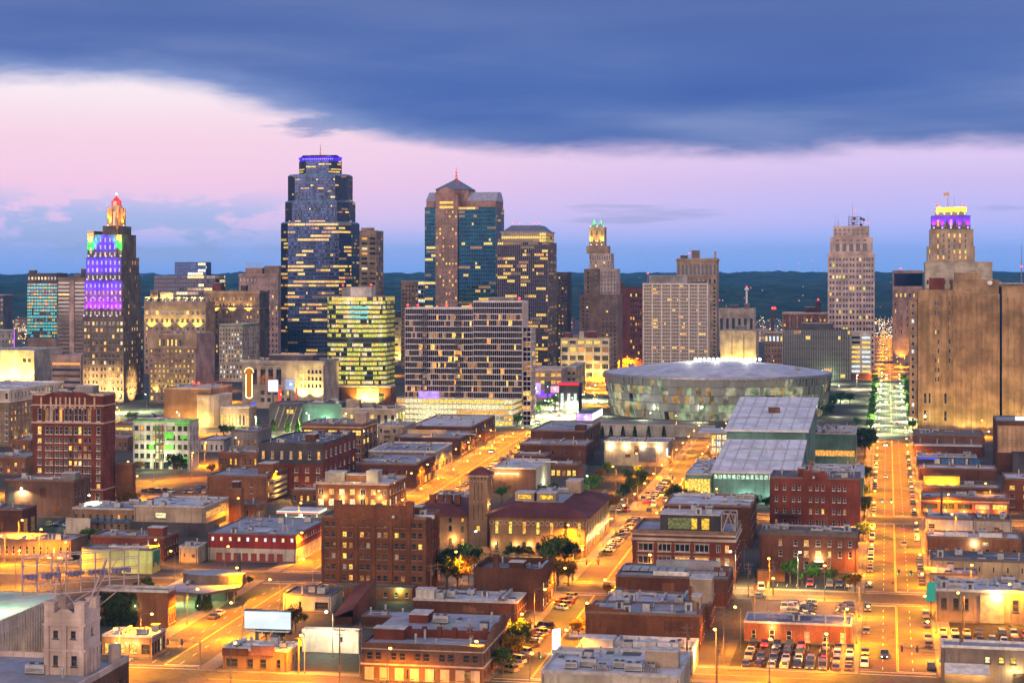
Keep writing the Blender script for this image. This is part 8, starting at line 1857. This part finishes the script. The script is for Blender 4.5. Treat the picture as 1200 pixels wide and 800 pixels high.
# ================================================================== trees
LEAFM = {'green': mat_leaf('leaf_green', (.075, .125, .03)), 'dark': mat_leaf('leaf_deep', (.035, .065, .022)), 'bright': mat_leaf('leaf_lamplit', (.08, .20, .03)), 'gold': mat_leaf('leaf_sodium_lit', (.26, .15, .02))}  # gold and bright: sodium and white lamplight put into the leaf colour
BARK = mat_plain('bark', (.10, .075, .05), .9)
TREE = {}
def tree_meshes(kind, var):
    if (kind, var) in TREE: return TREE[kind, var]
    rr = random.Random(var * 7 + len(kind)); tr, cr = MB(), MB()
    if kind == 'cone':
        tr.tube((0, 0, 0), (0, 0, .9), .03, .01, 6)
        for i in range(520):
            z = rr.random() ** .8 * .86 + .12; r = .24 * (1 - (z - .12) / .9) ** .6 * rr.uniform(.55, 1.08) * min(1, (z - .05) * 7); a = rr.uniform(0, 6.283); s_ = rr.uniform(.025, .05); c = Vector((r * math.cos(a), r * math.sin(a), z)); u = Vector((rr.gauss(0, 1), rr.gauss(0, 1), rr.gauss(0, 1))).normalized(); w = u.orthogonal().normalized()
            cr.poly([c - u * s_ - w * s_ * .6, c + u * s_ - w * s_ * .6, c + u * s_ * .6 + w * s_, c - u * s_ * .6 + w * s_])
    else:
        tr.tube((0, 0, 0), (0, 0, .38), .035, .024, 7); cl = []
        for i in range(9):
            a = i * 2.4 + rr.uniform(-.3, .3); L = rr.uniform(.18, .36); e = Vector((L * math.cos(a), L * math.sin(a), .42 + rr.uniform(.05, .42))); tr.tube((0, 0, rr.uniform(.28, .38)), e, .016, .005, 5, cap=False); cl.append((e, rr.uniform(.11, .2)))
        for i in range(6): cl.append((Vector((rr.uniform(-.16, .16), rr.uniform(-.16, .16), rr.uniform(.55, .86))), rr.uniform(.12, .2)))
        for (c0, r0) in cl:
            for i in range(85):
                d = Vector((rr.gauss(0, 1), rr.gauss(0, 1), rr.gauss(0, .8))).normalized() * r0 * rr.random() ** .4; c = c0 + d; s_ = rr.uniform(.018, .036); u = Vector((rr.gauss(0, 1), rr.gauss(0, 1), rr.gauss(0, 1))).normalized(); w = u.orthogonal().normalized()
                cr.poly([c - u * s_ - w * s_ * .6, c + u * s_ - w * s_ * .6, c + u * s_ * .6 + w * s_, c - u * s_ * .6 + w * s_])
    TREE[kind, var] = (tr.mesh('trunk', BARK), cr.mesh('crown', LEAFM['green'])); return TREE[kind, var]
CROWN = {}
def plant(px, py, htpx, leaf, label, kind='round', wide=1.0):
    """a tree standing at a ground pixel, as tall as htpx photo pixels"""
    P = gpt(px, py); h = htpx * P[1] / FPX; var = (px * 7 + py) % 4; t, c = tree_meshes(kind, var)
    k = (kind, var, leaf)
    if k not in CROWN: CROWN[k] = c.copy(); CROWN[k].materials.clear(); CROWN[k].materials.append(LEAFM[leaf])
    o = thing('conifer' if kind == 'cone' else 'tree', label, 'tree', (*P, 0), px * 1.7, 'trees along streets and lots'); o.scale = (h * wide, h * wide, h)
    link('trunk', t, o); link('crown', CROWN[k], o)
G, Dk, Br, Go = 'green', 'dark', 'bright', 'gold'
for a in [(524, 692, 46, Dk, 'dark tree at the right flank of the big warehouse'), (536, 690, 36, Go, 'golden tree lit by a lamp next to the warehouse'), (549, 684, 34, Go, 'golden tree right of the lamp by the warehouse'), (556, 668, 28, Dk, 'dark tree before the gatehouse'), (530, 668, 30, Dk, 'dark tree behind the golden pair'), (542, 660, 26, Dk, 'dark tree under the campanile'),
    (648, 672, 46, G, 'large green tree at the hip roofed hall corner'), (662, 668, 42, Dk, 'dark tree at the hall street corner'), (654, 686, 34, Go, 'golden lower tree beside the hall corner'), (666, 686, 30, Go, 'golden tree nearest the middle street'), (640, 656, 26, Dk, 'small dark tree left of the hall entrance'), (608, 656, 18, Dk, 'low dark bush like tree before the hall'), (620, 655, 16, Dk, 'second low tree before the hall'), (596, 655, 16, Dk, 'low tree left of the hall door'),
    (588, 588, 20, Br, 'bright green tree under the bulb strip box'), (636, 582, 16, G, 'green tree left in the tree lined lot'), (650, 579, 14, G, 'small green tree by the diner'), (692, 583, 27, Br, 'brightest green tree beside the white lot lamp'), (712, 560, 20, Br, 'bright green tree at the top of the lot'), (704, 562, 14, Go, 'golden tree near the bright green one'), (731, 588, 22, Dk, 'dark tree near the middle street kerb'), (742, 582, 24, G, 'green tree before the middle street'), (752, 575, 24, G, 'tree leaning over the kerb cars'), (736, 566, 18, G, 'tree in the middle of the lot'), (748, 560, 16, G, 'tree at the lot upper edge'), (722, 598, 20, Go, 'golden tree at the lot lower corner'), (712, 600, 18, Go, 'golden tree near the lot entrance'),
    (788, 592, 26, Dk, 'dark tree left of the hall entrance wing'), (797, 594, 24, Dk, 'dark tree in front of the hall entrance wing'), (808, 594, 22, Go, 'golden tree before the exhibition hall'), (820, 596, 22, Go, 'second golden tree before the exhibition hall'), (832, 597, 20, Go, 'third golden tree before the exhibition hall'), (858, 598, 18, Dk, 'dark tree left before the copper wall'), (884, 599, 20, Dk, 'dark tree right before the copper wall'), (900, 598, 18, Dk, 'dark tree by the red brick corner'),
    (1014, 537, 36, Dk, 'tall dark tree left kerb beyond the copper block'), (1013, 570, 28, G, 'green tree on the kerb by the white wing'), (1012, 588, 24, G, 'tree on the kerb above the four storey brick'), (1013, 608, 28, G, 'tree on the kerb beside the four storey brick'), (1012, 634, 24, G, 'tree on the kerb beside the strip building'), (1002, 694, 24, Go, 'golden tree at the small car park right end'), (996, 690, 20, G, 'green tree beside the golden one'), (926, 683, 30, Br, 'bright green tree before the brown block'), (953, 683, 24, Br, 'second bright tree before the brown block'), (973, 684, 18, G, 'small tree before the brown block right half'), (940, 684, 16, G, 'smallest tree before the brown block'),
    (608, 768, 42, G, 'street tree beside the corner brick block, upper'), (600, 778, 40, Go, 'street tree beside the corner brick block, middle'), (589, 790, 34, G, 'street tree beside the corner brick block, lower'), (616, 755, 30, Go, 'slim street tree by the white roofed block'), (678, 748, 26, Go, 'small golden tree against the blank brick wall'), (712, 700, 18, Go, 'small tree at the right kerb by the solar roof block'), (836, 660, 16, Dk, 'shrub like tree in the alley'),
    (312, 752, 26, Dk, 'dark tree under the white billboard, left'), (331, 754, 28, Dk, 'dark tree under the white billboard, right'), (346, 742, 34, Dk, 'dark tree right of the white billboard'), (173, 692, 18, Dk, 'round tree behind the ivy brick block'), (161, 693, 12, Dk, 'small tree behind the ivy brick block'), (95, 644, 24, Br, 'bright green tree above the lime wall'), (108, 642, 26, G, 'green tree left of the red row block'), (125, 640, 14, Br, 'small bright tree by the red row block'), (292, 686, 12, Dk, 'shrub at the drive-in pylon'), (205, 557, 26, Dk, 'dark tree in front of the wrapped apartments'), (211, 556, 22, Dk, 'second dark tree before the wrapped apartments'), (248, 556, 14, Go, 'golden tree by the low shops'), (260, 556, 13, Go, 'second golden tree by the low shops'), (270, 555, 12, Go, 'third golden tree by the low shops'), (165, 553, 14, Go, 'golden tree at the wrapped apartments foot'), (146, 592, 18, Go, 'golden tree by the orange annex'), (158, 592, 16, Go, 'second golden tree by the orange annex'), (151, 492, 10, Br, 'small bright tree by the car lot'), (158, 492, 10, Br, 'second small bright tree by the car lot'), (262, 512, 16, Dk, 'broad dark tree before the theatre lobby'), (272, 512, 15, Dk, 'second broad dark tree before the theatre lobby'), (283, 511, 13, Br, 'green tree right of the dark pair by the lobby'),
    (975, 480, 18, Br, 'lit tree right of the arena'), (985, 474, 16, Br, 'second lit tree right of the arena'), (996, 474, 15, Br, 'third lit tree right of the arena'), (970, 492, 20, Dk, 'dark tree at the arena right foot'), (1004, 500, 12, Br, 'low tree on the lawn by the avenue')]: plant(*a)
for i, px in enumerate((302, 320, 337, 349)): plant(px, 508, 17, Br, f'slim green conifer, {ORD[i]} from the left before the angular glass block', 'cone', 1.0)
for i, px in enumerate((706, 716, 730, 744, 760, 778)): plant(px, 515, 16, Dk, f'slim dark conifer, {ORD[i]} from the left along the retaining wall', 'cone', .8)
for i, px in enumerate((233, 240, 245)): plant(px, 716, 20, Dk, f'dark conifer, {ORD[i]} from the left by the drive-in corner', 'cone', 1.0)
for sd_, nm in ((-1, 'left'), (1, 'right')):
    for i in range(12):
        Y = 1030 + i * 42; P = RIGHT.at(RIGHT.ty(Y), sd_ * (RIGHT.w / 2 + 3)); px = CX + P[0] * FPX / P[1]; py = HZ + CAMZ * FPX / P[1]
        plant(round(px, 1), round(py, 1), 7.0 * FPX / P[1], Br if sd_ < 0 else G, f'lit kerb tree, {ORD[i]} beyond the wide crossing on the {nm} of the avenue') if False else None
        h = 7.5; t, c = tree_meshes('round', i % 4); k = ('round', i % 4, Br)
        if k not in CROWN: CROWN[k] = c.copy(); CROWN[k].materials.clear(); CROWN[k].materials.append(LEAFM[Br])
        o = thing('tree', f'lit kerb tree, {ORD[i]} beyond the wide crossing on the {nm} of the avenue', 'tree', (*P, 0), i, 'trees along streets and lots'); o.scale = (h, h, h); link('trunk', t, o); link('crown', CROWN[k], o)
for i in range(9):
    P = LEFT.at(LEFT.ty(1060 + i * 34), -(LEFT.w / 2 + 3)); h = 8; k = ('round', i % 4, Br); t, c = tree_meshes('round', i % 4)
    o = thing('tree', f'lit plaza tree, {ORD[i]} beyond the lit garage along the left avenue', 'tree', (*P, 0), i, 'trees along streets and lots'); o.scale = (h, h, h); link('trunk', t, o); link('crown', CROWN[k], o)
# ================================================================== cars
PAINT = mat_paint(); TYRE = mat_plain('tyre', (.015, .015, .015), .8); CARG = mat_glass('car_glass', (.01, .012, .014), .05, .8)
def car_parts(kind):
    L, Wc, Hb, Hc = {'sedan': (4.6, 1.80, .86, 1.42), 'suv': (4.7, 1.88, 1.02, 1.74), 'van': (5.1, 1.95, 1.10, 1.98), 'pickup': (5.4, 1.92, 1.02, 1.78), 'hatchback': (4.1, 1.74, .90, 1.48)}[kind]
    h, w = L / 2, Wc / 2; bm, gm = MB(), MB()
    prof = [(-h, .34), (-h + .05, .26), (h - .08, .24), (h, .42), (h - .05, Hb * .74), (h - .55, Hb * .88), (h * .42, Hb), (-h * .8, Hb), (-h + .06, Hb * .93)]
    for (xa, ia, xb, ib) in ((-w, .0, -w + .10, 0),):
        n = len(prof); sec = []
        for x, k in ((-w + .03, .97), (-w + .0, .93), (-w + .12, 1.0), (w - .12, 1.0), (w, .93), (w - .03, .97)):
            pass
    n = len(prof); rows = []
    for x, dz in ((-w + .09, -.05), (-w, 0), (-w, 0), (w, 0), (w - .09, -.05)):
        pass
    secs = [(-w + .10, .0), (-w, -.07), (w, -.07), (w - .10, .0)]
    for x, dz in ((-w, -.06), (-w + .11, 0), (w - .11, 0), (w, -.06)):
        rows.append([bm.vert((x, y, z + (dz if z > .6 else -dz * .3 if z < .3 else 0))) for y, z in prof])
    for a in range(3):
        for i in range(n): j = (i + 1) % n; bm.f.append([rows[a][i], rows[a + 1][i], rows[a + 1][j], rows[a][j]]); bm.m.append(0)
    bm.f.append(rows[0][::-1]); bm.m.append(0); bm.f.append(rows[3]); bm.m.append(0)
    y0, y1, t0, t1 = {'sedan': (-h * .68, h * .40, -h * .36, h * .10), 'suv': (-h * .92, h * .42, -h * .80, h * .14), 'van': (-h * .96, h * .66, -h * .9, h * .38), 'pickup': (-h * .12, h * .44, -h * .02, h * .18), 'hatchback': (-h * .92, h * .42, -h * .66, h * .10)}[kind]
    wt = w * .78; a = [(-w + .06, y0), (w - .06, y0), (w - .06, y1), (-w + .06, y1)]; b_ = [(-wt, t0), (wt, t0), (wt, t1), (-wt, t1)]
    gm.prism(a, Hb - .04, Hc - .05, 0, None, b_)
    bm.prism([(p[0] * 1.03, p[1] - .03 if i < 2 else p[1] + .03) for i, p in enumerate(b_)], Hc - .055, Hc)
    for s_ in (-1, 1):
        for f in (.06, .5, .94):
            pa = Vector((s_ * (w - .05), y0 + (y1 - y0) * f, Hb - .04)); pb = Vector((s_ * (wt + .015), t0 + (t1 - t0) * f, Hc - .04)); bm.tube(pa, pb, .045, n=4)
    if kind == 'pickup': bm.box(-w + .05, w - .05, -h + .1, -h * .14, Hb + .0, Hb + .04)
    wm = MB(); wm.tube((-.12, 0, 0), (.12, 0, 0), .33, n=12); wm.tube((-.13, 0, 0), (.13, 0, 0), .19, n=8, mi=1)
    hl = MB(); hl.box(-.22, .22, -.05, .03, -.09, .09)
    return dict(body=bm.mesh('body', PAINT), glass=gm.mesh('window_glass', CARG), wheel=wm.mesh('wheel', [TYRE, STEEL]), hl=hl.mesh('headlight', mat_plain('lens_clear', (.6, .6, .58), .2)), tl=hl.mesh('taillight', mat_plain('lens_red', (.35, .015, .01), .3)), L=L, W=Wc, Hb=Hb)
    # far cars share one mesh below
CAR = {k: car_parts(k) for k in ('sedan', 'suv', 'van', 'pickup', 'hatchback')}
FARCAR = {}
def far_mesh(kind):
    if kind not in FARCAR:
        c = CAR[kind]; m = MB()
        for key, mi in (('body', 0), ('glass', 1)):
            me = c[key]; base = len(m.v); m.v += [tuple(v.co) for v in me.vertices]
            for p in me.polygons: m.f.append([base + i for i in p.vertices]); m.m.append(mi)
        for x in (-1, 1):
            for y in (-.31, .3): m.tube((x * (c['W'] / 2 - .2), y * c['L'], .33), (x * (c['W'] / 2 - .0), y * c['L'], .33), .33, n=8, mi=2)
        FARCAR[kind] = m.mesh('car', [PAINT, CARG, TYRE])
    return FARCAR[kind]
COLS = {'black': (.012, .012, .014), 'dark grey': (.06, .06, .065), 'silver': (.42, .42, .43), 'white': (.72, .72, .70), 'red': (.36, .02, .02), 'dark blue': (.02, .04, .14), 'tan': (.33, .27, .19), 'grey': (.2, .2, .21)}
crng = random.Random(77); HEAD, TAIL = mat_emit('headlamp_on', (1, .92, .7), 8.0), mat_emit('tail_on', (1, .03, .02), 4.0)
def car(P, rz, where, group, kind=None, colour=None, lights=None, far=None):
    kind = kind or crng.choice(('sedan', 'sedan', 'sedan', 'suv', 'suv', 'hatchback', 'van', 'pickup')); colour = colour or crng.choice(('black', 'black', 'dark grey', 'dark grey', 'silver', 'white', 'white', 'red', 'dark blue', 'tan', 'grey', 'silver'))
    c = CAR[kind]; col = (*[x * crng.uniform(.85, 1.15) for x in COLS[colour]], 1); lab = f'{colour} {kind} {where}'
    far = P[1] > 640 if far is None else far
    if far:
        o = link('parked_car' if not lights else 'moving_car', far_mesh(kind), None, (P[0], P[1], .03), rz); o.color = col; tag(o, lab, 'car', group); return o
    o = thing('parked_car' if not lights else 'moving_car', lab, 'car', (P[0], P[1], .03), rz, group)
    b_ = link('body', c['body'], o); b_.color = col; link('window_glass', c['glass'], o)
    for x in (-1, 1):
        for y in (-.31, .3): link('wheel', c['wheel'], o, (x * (c['W'] / 2 - .12), y * c['L'], .33))
        link('headlight', c['hl'], o, (x * c['W'] * .33, c['L'] / 2 - .01, c['Hb'] * .62)); link('taillight', c['tl'], o, (x * c['W'] * .34, -c['L'] / 2 + .0, c['Hb'] * .75))
    if lights:
        for x in (-1, 1):
            e = MB(); k_ = .14 if P[1] < 800 else .32; e.ball((x * .6, c['L'] / 2 + .05, .62), k_, 0, 6, 4); e.build('headlamp_glow', HEAD, o); e = MB(); e.ball((x * .6, -c['L'] / 2 - .03, .72), k_ * .9, 0, 6, 4); e.build('tail_glow', TAIL, o)
    return o
def kerb_row(k, side, Ya, Yb, occ, desc, pitch=6.2):
    r = AVES[k]; t = r.ty(Ya); n = 0
    while t < r.ty(Yb):
        if crng.random() < occ and not any(abs(t - c) < hw + 7 for c, hw in cuts[k]):
            car(r.at(t, side * (r.w / 2 - 1.25)), -r.a + (math.pi if side < 0 else 0) + crng.gauss(0, .015), f'parked {ordn(n)} up the {desc}', 'cars parked along the avenues'); n += 1
        t += pitch * crng.uniform(.95, 1.1)
kerb_row('RIGHT', 1, 399, 900, .62, 'right kerb of the right avenue'); kerb_row('RIGHT', -1, 399, 900, .42, 'left kerb of the right avenue')
kerb_row('LEFT', 1, 560, 950, .45, 'right kerb of the left avenue'); kerb_row('MIDDLE', 1, 640, 900, .3, 'right kerb of the middle street')
def slant_row(k, side, ya, yb, n, desc):
    r = AVES[k]; ta, tb = r.ty(CAMZ * FPX / (ya - HZ)), r.ty(CAMZ * FPX / (yb - HZ))
    for i in range(n):
        t = ta + (tb - ta) * (i + .5) / n
        car(r.at(t, side * (r.w / 2 - 2.3)), -r.a + (math.pi / 2 if side < 0 else -math.pi / 2) * .72 + crng.gauss(0, .03), f'aslant, {ordn(i)} from bottom of the {desc}', 'cars parked aslant on the middle street')
slant_row('MIDDLE', -1, 790, 765, 5, 'row by the street trees'); slant_row('MIDDLE', -1, 760, 733, 8, 'row by the white roofed block'); slant_row('MIDDLE', -1, 716, 700, 5, 'row by the flat dark brick'); slant_row('MIDDLE', -1, 652, 610, 19, 'row beside the hip roofed hall'); slant_row('MIDDLE', -1, 592, 560, 18, 'row beside the tree lined lot')
def lot_rows(vp, x0, y0, n, pitch, rows, step, occ, desc, far=None, back=0):
    a, u, v = axes(vp); P = gpt(x0, y0)
    for r in range(rows):
        c = 0
        for i in range(n):
            if crng.random() < occ:
                p = (P[0] + v[0] * (i + .5) * pitch + u[0] * (2.6 + r * step), P[1] + v[1] * (i + .5) * pitch + u[1] * (2.6 + r * step))
                car(p, -a + (math.pi if (r + back) % 2 else 0) + crng.gauss(0, .03) + crng.choice((0, 0, 0, math.pi)), f'{ORD[r]} row, {ordn(c)} from left, {desc}'.replace('the ', ''), 'cars in the parking lots', far=far); c += 1
lot_rows(1035, 866, 782, 9, 2.9, 4, 7.6, .92, 'full lot at the bottom')
[car((gpt(px, 724)[0] + axes(1035)[1][0] * k * 3, gpt(px, 724)[1] + k * 3), R(79) + (math.pi if k % 3 == 1 else 0), f'{ORD[k]} up the {w} stack of the pale concrete lot', 'cars in the parking lots') for px, w in ((923, 'left'), (945, 'middle'), (990, 'right')) for k in range(7) if (px + k) % 6]; lot_rows(1030, 886, 685, 10, 2.8, 1, 6, .5, 'small lot before the brown block')
lot_rows(1030, 1100, 752, 13, 2.85, 2, 8.0, .95, 'full lot by the plaster block')
lot_rows(985, 676, 598, 14, 2.9, 4, 16, .55, 'tree lined lot'); lot_rows(940, 163, 577, 16, 2.9, 1, 6, .85, 'long row before the orange annex'); lot_rows(940, 50, 617, 6, 3.2, 2, 11, .7, 'lot by the dark brick shed'); lot_rows(940, 40, 655, 10, 3.4, 1, 11, .3, 'lot before the garage row'); lot_rows(940, 156, 492, 16, 3.2, 3, 14, .7, 'lot above the wrapped apartments'); lot_rows(940, 205, 572, 6, 4.2, 2, 14, .5, 'yard before the wrapped apartments')
T = lambda r, y, off: r.at(r.ty(CAMZ * FPX / (y - HZ)), off)
for (r, y, off, back, w) in ((RIGHT, 770, -3.0, 0, 'driving up at the bottom of the right avenue'), (RIGHT, 640, 3.0, 1, 'driving up the right avenue halfway'), (RIGHT, 560, -3, 0, 'coming down the upper right avenue'), (LEFT, 697, 5.0, 1, 'red lit by the drive-in on the left avenue'), (MIDDLE, 645, 5.5, 0, 'coming down before the trimmed office'), (RIGHT, 476, 3, 1, 'driving off far up the green lit avenue'), (RIGHT, 440, -3, 0, 'coming down the far avenue'), (LEFT, 488, 3, 1, 'driving off past the lit garage'), (LEFT, 470, -3, 0, 'coming down by the neon club')):
    car(T(r, y, off), -r.a + (math.pi if not back else 0), w, 'cars driving', lights=True, far=False)
car(gpt(238, 712), R(-12), 'pulled up by the drive-in hedge', 'cars by the drive-in', 'pickup', 'black'); car(gpt(258, 720), -LEFT.a, 'waiting at the left kerb below the drive-in', 'cars by the drive-in', 'sedan', 'white'); car(gpt(251, 724), -LEFT.a, 'waiting at the left kerb behind the white one', 'cars by the drive-in', 'sedan', 'dark grey')
car(gpt(888, 700), R(80), 'entering the pale concrete lot', 'cars in the parking lots', 'sedan', 'silver'); car(gpt(892, 691), R(175), 'parked in the alley end by the small lot', 'cars in the parking lots', 'van', 'white')

for i in range(9):
    for r, nm, lo, hi in ((RIGHT, 'right avenue', 900, 2300), (LEFT, 'left avenue', 850, 1900)):
        Y = lo + (hi - lo) * (i + crng.random() * .6) / 9; up = i % 2; car(r.at(r.ty(Y), 3.2 if up else -3.2), -r.a + (0 if up else math.pi), f'with lamps on, {ordn(i)} of those far up the {nm}', 'cars driving', lights=True, far=False)
# ================================================================== evening haze over the town and the hills
m = MB(); m.box(-6000, 6000, -300, 9800, -9, 232)
hm, nt = _base('haze')
pv = nd(nt, 'ShaderNodeVolumePrincipled', {'Color': (.12, .50, 1.0, 1), 'Density': 6.6e-5, 'Anisotropy': 0.0})
nd(nt, 'ShaderNodeOutputMaterial', {'Volume': pv.outputs[0]})
tag(m.build('haze', hm), 'thin blue evening haze between the town and the hills', 'haze', kind='stuff')
